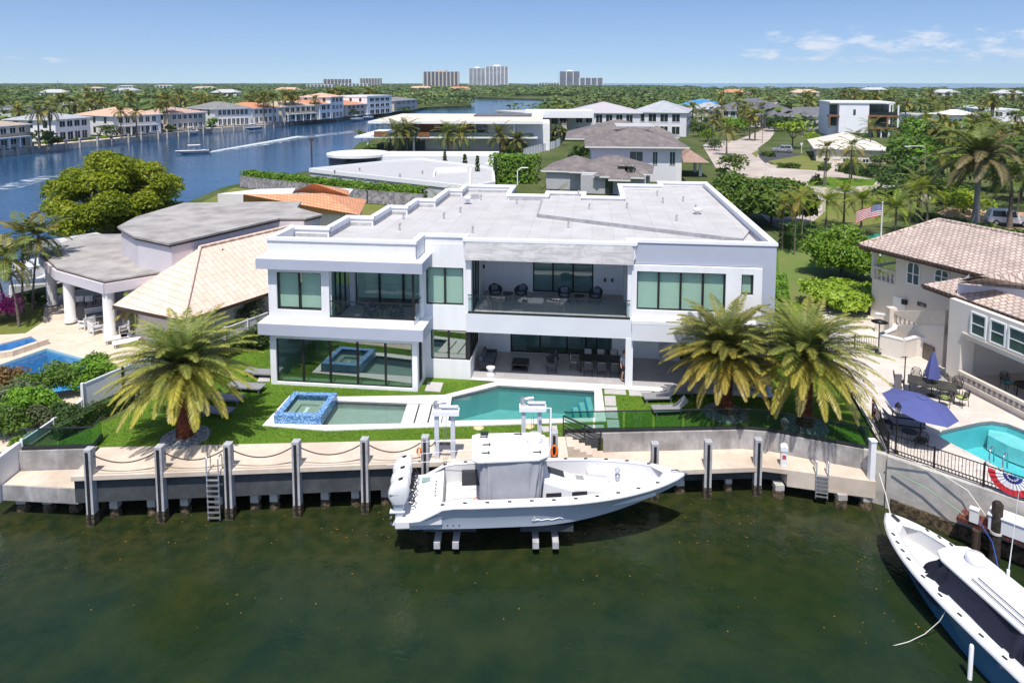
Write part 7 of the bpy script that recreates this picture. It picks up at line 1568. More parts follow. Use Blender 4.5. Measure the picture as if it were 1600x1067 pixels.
# ---- big modern house with wood soffits
PIECES = ('window', 'wood_panel', 'column', 'balcony_rail', 'porch_column', 'balcony_slab')
BM = Face(at(575, 235, 2.5), at(790, 236, 2.5), 2.3); t = BM.root('modern_villa', 'wide modern villa with a big pale flat roof, glass walls and warm wood panels', 'house'); Ln = BM.len
def bb(nm, m, *boxes):
    mb = BM.mb()
    if nm in PIECES:
        for b in boxes: mb = BM.mb(); mb.box(*b); mb.build(nm, m, t)
        return
    for b in boxes: mb.box(*b)
    return mb.build(nm, m, t)
WOODP = tiles('warm_wood_panel', '#94694a', '#85593c', '#5a3a26', 3, .2, rough=.6, msize=.01, bump=.1, rot=(R(90), 0, 0))
bb('roof', mat('tan_flat_roof', (.62, .55, .46), rough=.85, var=.06, scale=.3), (1, Ln+9, -2, 38, 9.95, 10.0)); bb('roof_edge', WHITE, (.7, Ln+9.2, -2.3, 38.2, 9.35, 9.94))
bb('balcony_slab', WHITE, (-3, Ln+8, -1.6, 24, 5.7, 6.1)); bb('wall', WARMW, (14, Ln-1, 3, 24, 2.3, 5.7), (12, Ln+6, 4, 30, 6.1, 9.35)); bb('window', WGLG, (5, 14, 2.5, 24, 2.4, 5.7), (6, 12, 3.5, 24, 6.1, 9.3), (20, 22, 3.9, 4.1, 6.2, 9.2), (27, 30, 3.9, 4.1, 6.2, 9.2)); bb('wood_panel', WOODP, (12.2, 19.5, 3.9, 4.0, 6.1, 9.3), (23, 26.5, 3.9, 4.0, 6.1, 9.3), (2, 5.5, -1.7, -1.5, 6.1, 7.4), (13, 16, -1.7, -1.5, 6.1, 7.2)); bb('column', WHITE, (0, .5, -1, -.5, 2.3, 5.7), (11.6, 12.0, -1, -.5, 2.3, 5.7), (Ln+2, Ln+2.4, -1.4, -1, 2.3, 9.4)); bb('balcony_rail', WGLG, (5.6, 12.8, -1.6, -1.55, 6.1, 7.1), (16.2, Ln+7, -1.6, -1.55, 6.1, 7.1)); bb('side_block', WHITE, (Ln+2.5, Ln+11, 3, 22, 2.3, 9.2)); bb('upper_block', WHITE, (Ln+4, Ln+24, 30, 44, 9.2, 11.2)); bb('solar_roof', SLR, (Ln-10, Ln+6, 20, 30, 10.0, 10.5))
hip_house('modern_villa', 'white modern house with long dark windows right of the wood-panelled villa', xy(842, 216, 2.3), xy(890, 214, 2.3), 30, 7.2, .6, WARMW, WHR, 3, flatroof=True, over=.8, tall=True)
mb = MB(); pw = p2(2.3, (612, 245), (740, 250), (772, 263), (768, 268), (600, 252)); mb.prism(pw, 2.0, 3.6); tag(mb.build('garden_wall', WHITE), 'long white garden wall below the wood-panelled villa', 'wall'); 
iron_fence([at(605, 239, 2.6), at(770, 243, 2.6)], 1.1, 'thin dark fence along the lawn of the wood-panelled villa', 2.6)
# ---- grey roofed two-storey house and its wing
a = at(924, 283, 2.3); b = at(1064, 285, 2.3)
GH = Face(a, b, 2.3); t = GH.root('villa', 'big white two-storey house with weathered grey hip roofs behind the flat roof', 'house'); Ln = GH.len
def gb(nm, m, *boxes):
    mb = GH.mb()
    if nm in PIECES:
        for q in boxes: mb = GH.mb(); mb.box(*q); mb.build(nm, m, t)
        return
    for q in boxes: mb.box(*q)
    return mb.build(nm, m, t)
LAVW = mat('lavender_white_wall', (.66, .65, .68), rough=.8, var=.04)
gb('wall', LAVW, (0, Ln, 0, 32, 2.3, 8.4)); gb('quoin', WARMW, (Ln-.9, Ln+.05, -.05, .9, 2.3, 8.2)); 
def gable(F, t, boxes, m, nm='roof'):
    for (x0, x1, y0_, y1_, z, r, al) in boxes:
        mb = F.mb(); hip(mb, [(x0, y0_), (x1, y0_), (x1, y1_), (x0, y1_)], z, r, along=al); mb.build(nm, m, t); mb = F.mb(); mb.slab([(x0, y0_), (x1, y0_), (x1, y1_), (x0, y1_)], z-.25, z-.02); mb.build('eave', WARMW, t)
gable(GH, t, [(-1.2, Ln+1.2, -1.2, 18, 8.5, 2.8, True), (-5, Ln+1.3, 14, 34, 8.6, 3.2, True), (Ln-6, Ln+2.4, 20, 28, 8.55, 2.0, True)], SLATE)
gb('flat_deck', WHR, (Ln*.3, Ln*.75, 8.5, 18, 11.25, 11.42))
for x0, x1, z0, z1 in ((7, 9.5, 5.8, 7.6), (11.2, 12.2, 5.2, 7.6), (14.3, 15.4, 5.2, 7.6)): GH.win(x0*Ln/16.5, x1*Ln/16.5, z0, z1, m=WGLG, fr=WHITE)
for k in range(5): gb('window', WGL, (Ln, Ln+.06, 2+k*5.4, 3.8+k*5.4, 5.2, 7.4)); gb('window', WGL, (Ln, Ln+.06, 2+k*5.4, 3.8+k*5.4, 2.9, 4.6))
gb('porch_column', WARMW, (Ln+4.4, Ln+4.9, 8, 8.5, 2.3, 5), (Ln+4.4, Ln+4.9, 14, 14.5, 2.3, 5)); mb = GH.mb(); hip(mb, [(Ln, 6.5), (Ln+6, 6.5), (Ln+6, 16), (Ln, 16)], 5.0, 2.0, along=False); mb.build('porch_roof', mat('copper_brown_roof', (.30, .20, .16), rough=.7, var=.15), t)
a = at(848, 300, 2.3); b = at(1012, 306, 2.3); GW = Face(a, b, 2.3); t2 = GW.root('villa', 'low wing with three stepped grey hip roofs just behind the white parapet', 'house'); Lw = GW.len
mb = GW.mb(); mb.box(0, Lw, 3, 12, 2.3, 5.3); mb.box(6, Lw*.98, 0, 4, 2.3, 5.2); mb.build('wall', mat('grey_white_wall', (.42, .42, .43), rough=.8, var=.06), t2)
gable(GW, t2, [(-.8, 9, 2.5, 13, 5.4, 2.0, True), (4, Lw+.6, 1.2, 12.5, 5.5, 2.2, True), (8, Lw-.5, -.8, 8, 5.2, 2.1, True), (10.5, Lw-2.5, -2.6, 5, 5.0, 1.7, True)], SLATE)
mb = GW.mb(); mb.box(9.8, 11, -.05, .02, 2.4, 4.6); mb.build('door', WGL, t2); mb = GW.mb(); mb.lathe([(.05, .0), (.45, .18), (.5, .25)], (8.6, -.6, 5.0), 14); mb.build('satellite_dish', VENT, t2)
for x in (Lw-4.0, Lw-2.6): mb = GW.mb(); mb.box(x-.5, x+.5, .2, 1.6, 5.6, 6.7); hip(mb, [(x-.7, 0), (x+.7, 0), (x+.7, 2.6), (x-.7, 2.6)], 6.7, .6); o = mb.build('dormer', SLATE, t2); mb = GW.mb(); mb.box(x-.3, x+.3, .15, .2, 5.9, 6.5); mb.build('dormer_window', WGL, o)
for u0, v0, u1, v1, dep, he, ri, wm, rm, nw, lab, kw in (
    (888, 216, 1000, 217, 22, 8.2, 3.0, LAVW, mat('violet_grey_roof', (.42, .39, .41), rough=.85, var=.1), 6, 'white house with violet-grey roofs behind the weathered-roof house', {}),
    (985, 212, 1072, 214, 26, 8.0, 3.4, LAVW, GRAYR, 4, 'white-topped grey roof house behind the weathered-roof house, farther right', {}),
    (1062, 181, 1105, 182, 30, 6, 2.6, WARMW, BLUET, 4, 'house with a bright blue tarpaulin on its roof', {}),
    (1078, 190, 1110, 191, 20, 6, 2.5, LAVW, GRAYR, 3, 'small white house with grey roof in front of the blue tarp', {}),
    (1112, 196, 1190, 199, 34, 6.5, 4.5, LAVW, SLR, 6, 'wide house with dark slate hip roof beside the winding street', {}),
    (1188, 200, 1204, 202, 26, 5.0, 3.2, LAVW, SLR, 2, 'low dark slate roof house at the bend of the street', {}),
    (1180, 170, 1212, 171, 20, 4, 1.5, WHITE, WHR, 2, 'bright white low house on the rise behind the slate roofs', {}),
    (1275, 252, 1385, 256, 22, 3.2, 2.6, BEIGEW, mat('beige_flat_tile', (.62, .57, .48), rough=.85, var=.06), 6, 'low house with broad beige roof in front of the white three-storey house', {}),
    (1404, 200, 1432, 201, 14, 5, .5, WHITE, WHR, 2, 'small white flat-roofed annex right of the three-storey house', dict(flatroof=True)),
    (1494, 206, 1600, 214, 22, 4.2, 2.0, WHITE, WHR, 5, 'long low house with white roof at the right edge', {}),
    (1530, 196, 1590, 197, 18, 6.2, .6, WHITE, WHITE, 3, 'white flat-roofed box house above the low white roofs', dict(flatroof=True, over=.2)),
    (1488, 184, 1518, 185, 16, 5, 1.2, WHITE, WHR, 2, 'small white house half hidden by palms right of the three-storey house', {})):
    hip_house('house', lab, xy(u0, v0, 2.2), xy(u1, v1, 2.2), dep, he, ri, wm, rm, nw, group='houses of the quarter behind', **kw)
p = at(1507, 213, 2.2); mb = MB(); mb.box(p[0]-5, p[0]+5, p[1]+2, p[1]+10, 2.2, 9.0); hip(mb, [(p[0]-6, p[1]+1), (p[0]+6, p[1]+1), (p[0]+6, p[1]+11), (p[0]-6, p[1]+11)], 9.0, 1.6); tag(mb.build('roof_tower', WHITE), 'white square roof tower above the low white roofs', 'tower')
# ---- white three-storey house
T3 = Face(at(1296, 214, 2.2), at(1404, 216, 2.2), 2.2); t = T3.root('modern_villa', 'white three-storey cube house with wood-framed balconies at the right', 'house'); Ln = T3.len
def tb(nm, m, *boxes):
    mb = T3.mb()
    if nm in PIECES:
        for q in boxes: mb = T3.mb(); mb.box(*q); mb.build(nm, m, t)
        return
    for q in boxes: mb.box(*q)
    return mb.build(nm, m, t)
BRK = tiles('white_brick_wall', '#eeeef2', '#e8e8ee', '#d8d8de', .6, .25, rough=.7, msize=.01, bump=.1, rot=(R(90), 0, 0), var_noise=.06)
k = Ln/27.
tb('wall', BRK, (3.5*k, 15.2*k, 0, 20, 2.2, 13.0), (0, 3.5*k, 3.5, 20, 2.2, 13), (15.2*k, 26*k, 4.5, 20, 2.2, 12.6)); tb('roof', WHITE, (-.3, 25.*k, -.3, 20.3, 12.9, 13.4)); tb('hedge_wall', LEAF_DK, (2.5*k, 15*k, -1.2, -.1, 2.2, 3.6))
tb('balcony_slab', WOODP, (15*k, 26.6*k, -.6, 4.5, 8.7, 9.3), (15*k, 26.6*k, -.6, 4.5, 4.9, 5.5), (15*k, 15.6*k, -.6, 0, 5.5, 8.7), (22*k, 22.6*k, -.6, 0, 5.5, 8.7), (-.4, 3.6*k, -.5, 3.5, 8.6, 9.1), (-.4, 0, -.5, 0, 5, 8.6))
tb('window', WGLG, (15.6*k, 25.6*k, 4.3, 4.5, 9.3, 12.4), (15.6*k, 25.6*k, 4.3, 4.5, 5.6, 8.6), (18*k, 25*k, 4.3, 4.5, 2.4, 4.9), (.3, 3.4*k, 3.3, 3.5, 9.3, 12.4), (.3, 3.4*k, 3.3, 3.5, 5.6, 8.4), (9*k, 10*k, -.05, .02, 9.2, 11)); tb('balcony_rail', WGL, (15.6*k, 26*k, -.5, -.45, 9.3, 10.3), (15.6*k, 26*k, -.5, -.45, 5.5, 6.5)); tb('column', WHITE, (22.8*k, 23.4*k, -.2, .4, 2.2, 12.9), (26*k, 26.6*k, -.4, .2, 2.2, 12.4), (20*k, 20.5*k, 0, .5, 2.2, 4.9))
# ---- condominium towers on the horizon
def tower(label, u0, u1, vb, vt, nfl, nb, m, bandm, Y=None, crown=True, cat='tower block'):
    a = at(u0, vb, 2); b = at(u1, vb, 2); Y = a[1]; w = b[0]-a[0]; h = on(u0, vt, Y)[2]-2
    t = thing('apartment_tower', label, cat, (a[0], Y, 0), 0, 'apartment towers on the horizon')
    mb = MB(); mb.box(0, w, 0, w*.45, 0, h); mb.build('wall', m, t)
    mb = MB()
    for k in range(nfl): mb.box(w*.02, w*.98, -1.2, -.2, h*(k+.35)/nfl, h*(k+.85)/nfl)
    mb.build('window_band', bandm, t); mb = MB()
    for i in range(nb+1): mb.box(w*i/nb-w*.018, w*i/nb+w*.018, -2.4, 0, 0, h*1.0)
    mb.build('pier', m, t)
    if crown: mb = MB(); mb.box(w*.35, w*.65, 3, w*.3, h, h*1.09); mb.build('plant_room', m, t)
CONDO = mat('condo_beige', (.55, .50, .45), rough=.8, var=.06, scale=.02); CONDW = mat('condo_white', (.78, .77, .76), rough=.8, var=.04, scale=.02); CWIN = mat('condo_window', (.12, .13, .15), rough=.4, var=.3, scale=.05); CWINB = mat('condo_window_pale', (.30, .31, .33), rough=.4, var=.3, scale=.05)
tower('brownish wide apartment tower on the horizon left of the white twins', 662, 716, 139, 111, 14, 9, CONDO, CWIN); tower('white twin tower, left of the pair', 733, 758, 137, 106, 16, 4, CONDW, CWINB); tower('white twin tower, right and taller of the pair', 759, 794, 137, 103, 17, 6, CONDW, CWINB); tower('dark-windowed white tower right of the gap on the horizon', 874, 906, 136, 111, 14, 3, CONDW, CWIN); tower('lower white block attached right of the dark-windowed tower', 905, 942, 136, 121, 7, 4, CONDW, CWIN, crown=False)
for u0, u1, vb, vt, l in ((480, 519, 141, 131, 'long white apartment block on the left horizon'), (533, 574, 139, 130, 'second white block on the left horizon'), (506, 545, 137, 123, 'grey block rising behind the white blocks on the left horizon'), (563, 594, 136, 122, 'pale block right of the others on the left horizon'), (842, 874, 135, 129, 'low white building left of the dark-windowed tower')): tower(l, u0, u1, vb, vt, 6, 7, CONDW if vt > 125 else CONDO, CWIN, crown=False, cat='apartment block')
for u, l in ((91, 'thin radio mast on the left horizon, taller one'), (110, 'thin radio mast on the left horizon, shorter one')): p = at(u, 140, 2); mb = MB(); mb.tube([(p[0], p[1], 0), (p[0], p[1], on(u, 126 if u == 91 else 132, p[1])[2])], .8, 5); tag(mb.build('radio_mast', VENT), l, 'mast')
# ---- street furniture, cars, flag
def car(label, loc, rz, m, L_=4.7, Hc=1.75):
    t = thing('parked_car', label, 'car', loc, rz); W_ = 1.85
    mb = MB(); prof = [(-L_/2, .35), (-L_/2, .95), (-L_/2+.15, 1.05), (L_/2-1.1, 1.05), (L_/2-.1, .92), (L_/2, .75), (L_/2, .35)]
    mb.loft([[(x, s*W_/2*f, z) for x, z in prof+[prof[0]]] for s, f in ((-1, .96), (-1, 1), (1, 1), (1, .96))], sm=False); mb.face([(x, -W_/2*.96, z) for x, z in prof]); mb.face([(x, W_/2*.96, z) for x, z in prof[::-1]]); mb.build('body', m, t, bevel=.05)
    cb = [(-L_/2+.1, 1.04), (-L_/2+.35, Hc), (L_/2-2.0, Hc), (L_/2-1.15, 1.04)]; mb = MB(); mb.loft([[(x, s*W_/2*(.93 if z < 1.2 else .78), z) for x, z in cb] for s in (-1, 1)], sm=False)
    for s in (-1, 1): mb.face([(x, s*W_/2*(.93 if z < 1.2 else .78), z) for x, z in cb][::s])
    mb.build('cabin', m, t, bevel=.05); mb = MB()
    for s in (-1, 1):
        for x0, x1 in ((-L_/2+.45, -.55), (-.45, .5), (.58, L_/2-1.75)): mb.face([(x0, s*W_/2*.945, 1.12), (x1+.12, s*W_/2*.945, 1.12), (x1, s*W_/2*.835, Hc-.12), (x0+.05, s*W_/2*.835, Hc-.12)][::-s])
    mb.build('side_window', SMOKE, t); mb = MB(); mb.face([(L_/2-1.2+.02, -.72, 1.1), (L_/2-1.2+.02, .72, 1.1), (L_/2-1.92, .62, Hc-.06), (L_/2-1.92, -.62, Hc-.06)]); mb.build('windscreen', SMOKE, t)
    for x in (-L_/2+.85, L_/2-.85):
        for s in (-1, 1):
            mb = MB(); mb.tube([(x, s*(W_/2-.2), .35), (x, s*(W_/2+.02), .35)], .35, 16, sm=False); w_ = mb.build('wheel', RUB, t); mb = MB(); mb.tube([(x, s*(W_/2), .35), (x, s*(W_/2+.03), .35)], .2, 12, sm=False); mb.build('rim', ALU, w_)
    for s in (-1, 1): mb = MB(); mb.box(L_/2-.08, L_/2+.01, s*.65-.18, s*.65+.18, .72, .86); mb.build('headlight', STEEL, t)
    mb = MB(); mb.box(-L_/2-.03, L_/2+.03, -W_/2, W_/2, .3, .42); mb.build('bumper', DARK, t); return t
car('silver car parked on the dark curved driveway', at(1222, 238, 2.24), 2.9, mat('silver_paint', (.5, .52, .55), rough=.25, metal=.5)); car('white off-road car parked on sand behind the tall royal palm', at(1575, 352, 2.25), -.35, GEL, 4.6, 1.95)
for u, v, l in ((1310, 212, 'white car parked left of the three-storey house'), (1262, 212, 'dark car in the yard behind the round tree')): car(l, at(u, v, 2.2), 2.6, GEL if u > 1300 else SLR)
fp = at(1375, 400, 2.3); t = thing('flagpole', 'tall white flagpole behind the round bright tree', 'flagpole', (fp[0], fp[1], 2.3)); ph = on(1376, 318, fp[1])[2]-2.3; mb = MB(); mb.tube([(0, 0, 0), (0, 0, ph)], [.09, .05], 8); mb.lathe([(0, ph), (.1, ph+.08), (0, ph+.18)], n=8); mb.build('pole', WHITE, t)
FB = cols_ = [mat('bunting_red', 0), mat('bunting_white', 0), mat('bunting_blue', 0)]
ft_ = thing('flag', 'American flag flying to the left from the white flagpole', 'flag', (fp[0], fp[1], 2.3+ph))
def fpos(u, v, Lf=2.3, Hf=1.15): return (-.08-u*Lf*.97, .22*math.sin(u*7)*u+.3*u, -.15-Hf*v-u*u*.75+.06*math.sin(u*9+v*2))
for nm, sel, m in (('red_stripes', 0, FB[0]), ('white_stripes', 1, FB[1])):
    mb = MB()
    for k in range(13):
        if k % 2 != sel: continue
        u0 = .42 if k < 7 else 0
        mb.loft([[fpos(Lerp(u0, 1, i/14), (k+j)/13) for i in range(15)] for j in (0, 1)])
    mb.build(nm, m, ft_)
mb = MB(); mb.loft([[fpos(.42*i/8, 7/13*j/3) for i in range(9)] for j in range(4)]); ub = mb.build('blue_canton', FB[2], ft_)
mb = MB()
for r_ in range(9):
    for c_ in range(6 if r_ % 2 == 0 else 5):
        p = fpos(.42*(c_+.6+(.5 if r_ % 2 else 0))/6.2, 7/13*(r_+.7)/9.4)
        for dy in (-.02, .02): mb.raw([(p[0]+(.05 if j % 2 == 0 else .02)*math.sin(j*.628), p[1]+dy, p[2]+(.05 if j % 2 == 0 else .02)*math.cos(j*.628)) for j in range(10)], [tuple(range(10))])
mb.build('stars', FB[1], ub)
g2 = thing('flag', 'small green flag lower on the flagpole behind the bright tree', 'flag', (fp[0], fp[1], 2.3+ph*.42)); mb = MB(); mb.loft([[(-.08-1.3*i/8, .15*math.sin(i*.8), -.8*j/3-.25*(i/8)**2) for i in range(9)] for j in range(4)]); mb.build('cloth', mat('green_flag', (.03, .28, .18), rough=.8, var=.5, scale=2), g2)
def street_lamp(u, v, h, label, arm=1.6, s=1):
    p = at(u, v, 2.2); t = thing('street_lamp', label, 'street lamp', p); mb = MB(); mb.tube([(0, 0, 0), (0, 0, h)], [.1, .06], 8); mb.build('pole', mat('lamp_pole_brown', (.25, .2, .17), rough=.7), t); mb = MB(); mb.tube([(0, 0, h), (-.4*s, 0, h+.3), (-arm*s, 0, h+.3)], .05, 6); mb.build('arm', WARMW, t); mb = MB(); mb.obox((-arm*s-.3*s, 0, h+.2), (.7, .25, .12)); mb.build('lamp_head', WARMW, t)
street_lamp(1191, 224, 8, 'brown pole street lamp at the street bend'); street_lamp(1441, 330, 8.5, 'curved white street lamp among the right palms', 2.2); street_lamp(1290, 290, 7, 'thin street lamp by the grass verge', 1.2, -1)
for u, v, l in ((1263, 322, 'black mailbox on a post at the kerb by the round hedge'), (1252, 240, 'thin white signpost on the verge')): p = at(u, v, 2.2); t = thing('mailbox' if u > 1260 else 'signpost', l, 'mailbox' if u > 1260 else 'sign', p); mb = MB(); mb.box(-.06, .06, -.06, .06, 0, 1.2 if u > 1260 else 2.6); mb.build('post', BROWN if u > 1260 else WHITE, t); mb = MB(); mb.box(-.2, .5, -.15, .15, 1.2, 1.55) if u > 1260 else mb.box(-.3, .3, -.03, .03, 2.1, 2.6); mb.build('box' if u > 1260 else 'plate', BLACK if u > 1260 else WHITE, t)
# long fence and hedge
pf = [at(376, 293, 2.2), at(480, 306, 2.2), at(574, 318, 2.2), at(660, 325, 2.2)]
slat_fence([p[:2] for p in pf], 1.9, 'long weathered grey fence under the bright hedge', 2.2, blend2('weathered_grey_boards', '#a8a3a6', '#77737a', 2, rough=.9, var=.15, scale=4, stretch=(4, 4, .4)), 2.4)
hedge('long bright green hedge growing over the grey fence', [(p[0]+.2, p[1]+1.0) for p in pf], 2.7, 1.6, LEAF_BR, 11, dens=40, size=.22)
slat_fence([xy(818, 246, 2.2), xy(868, 232, 2.2), xy(875, 228, 2.2)], 2.0, 'white fence between hedges left of the weathered-roof house', 2.2)
hedge('dark clipped hedge along the drive of the modern houses', [xy(790, 243, 2.2), xy(845, 229, 2.2), xy(872, 224, 2.2)], 1.8, 2.0, LEAF_MID, 12, dens=16, size=.3); hedge('tall thick hedge block right of the flat white house', [xy(768, 283, 2.2), xy(842, 285, 2.2)], 4.6, 5.0, LEAF_BR, 13, dens=16, size=.28); hedge('dark hedge beside the white house at its right side', [xy(1226, 392, 2.2), xy(1250, 384, 2.2), xy(1292, 380, 2.2)], 1.6, 1.4, LEAF_MID, 14, dens=60, size=.14)
hedge('green hedge strip along the right foot of the white house', [xy(1222, 500, 2.3), xy(1219, 440, 2.3)], .8, 1.0, LEAF_BR, 15, dens=90, size=.12)
# ------------------------------------------------------------------ trees and palms one by one
def PXT(u, vb, wpx, hpx, name, label, m, seed, per=60, size=.3, n=14, dpth=1.0, low=.2, group=None, z=2.2, fn=tree, **k):
    p = at(u, vb, z); s = p[1]/1067
    return fn(name, label, p, wpx*s, wpx*s*dpth, hpx*s, m, seed, per, size, n, low, group, **k)
PXT(183, 370, 205, 138, 'shade_tree', 'huge olive-green shade tree on the channel shore left of the grey-roofed villa', LEAF_OL, 21, per=330, size=.20, n=64, low=.12, r=.45, ls=.5)
PXT(208, 366, 60, 46, 'shade_tree', 'small darker tree tucked under the right side of the huge shade tree', LEAF_GR, 22, per=110, size=.22, n=10, low=.1)
PXT(1314, 434, 112, 92, 'round_tree', 'dense round bright green tree behind the cream villa', LEAF_BR, 23, per=420, size=.17, n=20, low=.1)
PXT(1312, 484, 122, 50, 'frangipani_bush', 'low spreading yellow-green flowering tree in front of the round bright tree', LEAF_YG, 24, per=380, size=.17, n=16, low=.25)
PXT(1140, 344, 96, 82, 'ficus_tree', 'clipped dark ficus canopy just right of the white roof', LEAF_MID, 25, per=230, size=.28, n=24, low=.1)
PXT(1205, 350, 128, 88, 'ficus_tree', 'broad clipped dark ficus canopy by the street corner', LEAF_MID, 26, per=230, size=.28, n=30, low=.1)
PXT(1147, 275, 50, 44, 'ficus_tree', 'rounded dark bush tree at the corner of the weathered-roof house', LEAF_MID, 27, per=60, size=.28, n=12, low=.05)
PXT(1128, 274, 20, 24, 'ficus_tree', 'small bright shrub at the porch of the weathered-roof house', LEAF_BR, 28, per=60, size=.28, n=6, low=.0)
PXT(1238, 232, 66, 48, 'umbrella_tree', 'yellow-green umbrella-shaped tree beside the asphalt driveway', LEAF_YG, 29, per=16, size=.55, n=14, low=.45)
PXT(1430, 258, 86, 66, 'shade_tree', 'large mid-green tree right of the low beige roof house', LEAF_MID, 30, per=40, size=.42, n=16, low=.1)
PXT(1400, 302, 74, 46, 'shade_tree', 'dark leafy tree behind the curved white street lamp', LEAF_DK, 31, per=60, size=.35, n=14, low=.1)
PXT(1275, 289, 18, 21, 'shrub', 'small round dark shrub on the grass verge', LEAF_DK, 32, per=60, size=.2, n=6, low=.05)
PXT(1008, 200, 60, 46, 'shade_tree', 'mid-green tree behind the violet-grey roofs', LEAF_MID, 33, per=12, size=.7, n=14, low=.05); PXT(940, 190, 74, 46, 'shade_tree', 'wide dark olive tree behind the violet-grey roofs', LEAF_GR, 34, per=12, size=.7, n=14, low=.05)
PXT(1062, 196, 40, 34, 'shade_tree', 'dark tree in front of the small house by the blue tarp', LEAF_DK, 35, per=14, size=.6, n=10, low=.05); PXT(870, 182, 64, 28, 'shade_tree', 'low olive tree at the inlet shore behind the modern villas', LEAF_OL, 36, per=10, size=.7, n=12, low=.05)
PXT(906, 255, 42, 36, 'round_tree', 'dense round green tree left of the weathered-roof house', LEAF_BR, 37, per=50, size=.3, n=10, low=.0); PXT(565, 220, 20, 20, 'round_tree', 'small round tree on the terrace of the wood-panelled villa', LEAF_MID, 38, per=40, size=.35, n=7, low=.2); PXT(579, 238, 22, 18, 'round_tree', 'round shrub above the round white pavilion', LEAF_MID, 39, per=40, size=.35, n=7, low=.05)
PXT(568, 258, 24, 14, 'shrub', 'bright yellow-green shrub beside the round white pavilion', LEAF_YG, 40, per=80, size=.25, n=7, low=.0)
for i, (u, v, l) in enumerate(((695, 268, 'thin dark cypress, first of four on the flat white roof house'), (726.5, 272, 'thin dark cypress, second of four by the flat white roof house'), (746, 288, 'tall dark cypress, third of four by the flat white roof house'), (774, 290, 'tall dark cypress in front of the thick hedge block'))):
    p = at(u, v, 2.6); h = (30 if i < 2 else 44)*p[1]/1067; t = thing('cypress', l, 'tree', p, 0, 'cypresses behind the white house')
    np_mesh('crown', crown_q([(0, 0, h*(k+.5)/8, .45*(1-.5*abs(k-2.5)/6), .45*(1-.5*abs(k-2.5)/6), h/10) for k in range(8)], 60, .2, i, inner=.2), LEAF_DK, None, t); mb = MB(); mb.tube([(0, 0, 0), (0, 0, h*.5)], .08, 6); mb.build('trunk', BARK, t)
# garden shrubs on the left
for i, (u, v, w, d, h, m, l) in enumerate(((30, 640, 3.2, 2.4, 1.9, LEAF_GR, 'grey-green shrub at the left edge in front of the blue pool'), (75, 620, 3.2, 2.4, 2.0, LEAF_MID, 'mixed green shrub in front of the middle of the left pool'), (125, 610, 3.0, 2.4, 1.7, LEAF_BR, 'bright green shrub at the pool corner behind the white fence'), (15, 680, 2.6, 1.8, 1.6, LEAF_MID, 'mid-green shrub at the left edge above the low dock'), (45, 655, 3.0, 2.0, 1.8, LEAF_BR, 'bright shrub between the left pool and the low white fence'), (5, 625, 3.0, 2.2, 2.0, LEAF_RED, 'olive shrub with reddish tips at the left edge by the pool'), (150, 580, 1.8, 1.4, 1.3, LEAF_BR, 'bright bush at the corner of the left pool terrace'), (95, 660, 2.6, 1.5, 1.1, LEAF_DK, 'dark low shrub behind the low white fence'),
                                        (160, 595, 1.6, 1.4, 1.5, LEAF_BR, 'bright green bush just left of the left date palm fronds'), (55, 668, 1.8, 1.3, 1.2, LEAF_GR, 'small whitish flowering shrub near the low white fence'), (30, 700, 1.0, .7, .7, LEAF_BR, 'little bright plant at the white end wall of the low dock'),
                                        (385, 520, 2.6, 2.4, 3.2, LEAF_GR, 'magnolia-like shrub between the salmon roof and the glass room'), (318, 508, 1.5, 1.3, 3.0, LEAF_DK, 'slim dark shrub rising over the salmon roof eave'), (345, 530, 2.0, 1.6, 1.8, LEAF_BR, 'bright bush by the white vinyl fence under the salmon roof'), (400, 545, 1.8, 1.8, 1.5, LEAF_DK, 'dark rounded shrub at the left corner of the white house'))):
    bush(l, at(u, v, 2.25), w, d, h, m, 50+i, per=900, size=.085)
bush('magenta bougainvillea at the left edge by the left villa porch', at(2, 505, 2.2), 3.0, 2.6, 2.4, LEAF_PK, 70, per=520, size=.09, name='bougainvillea')
bush('dark shrub between the left palms and the porch', at(62, 478, 2.2), 2.6, 2.0, 1.3, LEAF_DK, 71, per=300, size=.12)
mb = MB(); mb.flat(p2(2.2, (-10, 525), (40, 522), (66, 505), (70, 480), (-10, 480)), 2.27); structure(mb.build('lawn', LAWN2))
# ---- palms
PB = dict(yel=.15)
for i, (u, v, h, Ln, lx, ly, l) in enumerate(((30, 512, 5.0, 2.7, -.8, .2, 'leaning palm at the left edge, closest to the bougainvillea'), (36, 490, 5.9, 2.9, .2, .3, 'tallest palm of the left garden cluster'), (52, 485, 5.6, 2.7, .4, .5, 'palm in the left cluster nearest the porch roof corner'), (12, 500, 4.4, 2.8, -.9, 0, 'low full palm cut by the left edge'))):
    palm('coconut_palm', l, at(u, v, 2.2), h, Ln, 17, 26, 100+i, r=.09, lean=(lx, ly), group='slender palms in the left garden', ll=.7, lw=.13, yel=.25)
palm('areca_palm', 'small yellow-green palm in front of the salmon roof eave', at(209, 530, 2.3), 2.1, 1.6, 12, 30, 110, r=.05, lean=(.1, 0), mats=[AR_Y, CO_Y], ll=.45, lw=.06)
palm('date_palm', 'feathery palm top showing behind the white parapet', (4.5, 76, 2.2), 3.6, 3.6, 26, 28, 111, r=.3, ll=.5, lw=.09, mats=[CO_G, AR_Y], droop=60, el1=-25); palm('coconut_palm', 'small ragged palm over the long grey fence', (-9.2, 84, 2.2), 2.8, 2.6, 9, 22, 112, r=.15, ll=.4, lw=.08, yel=.6)
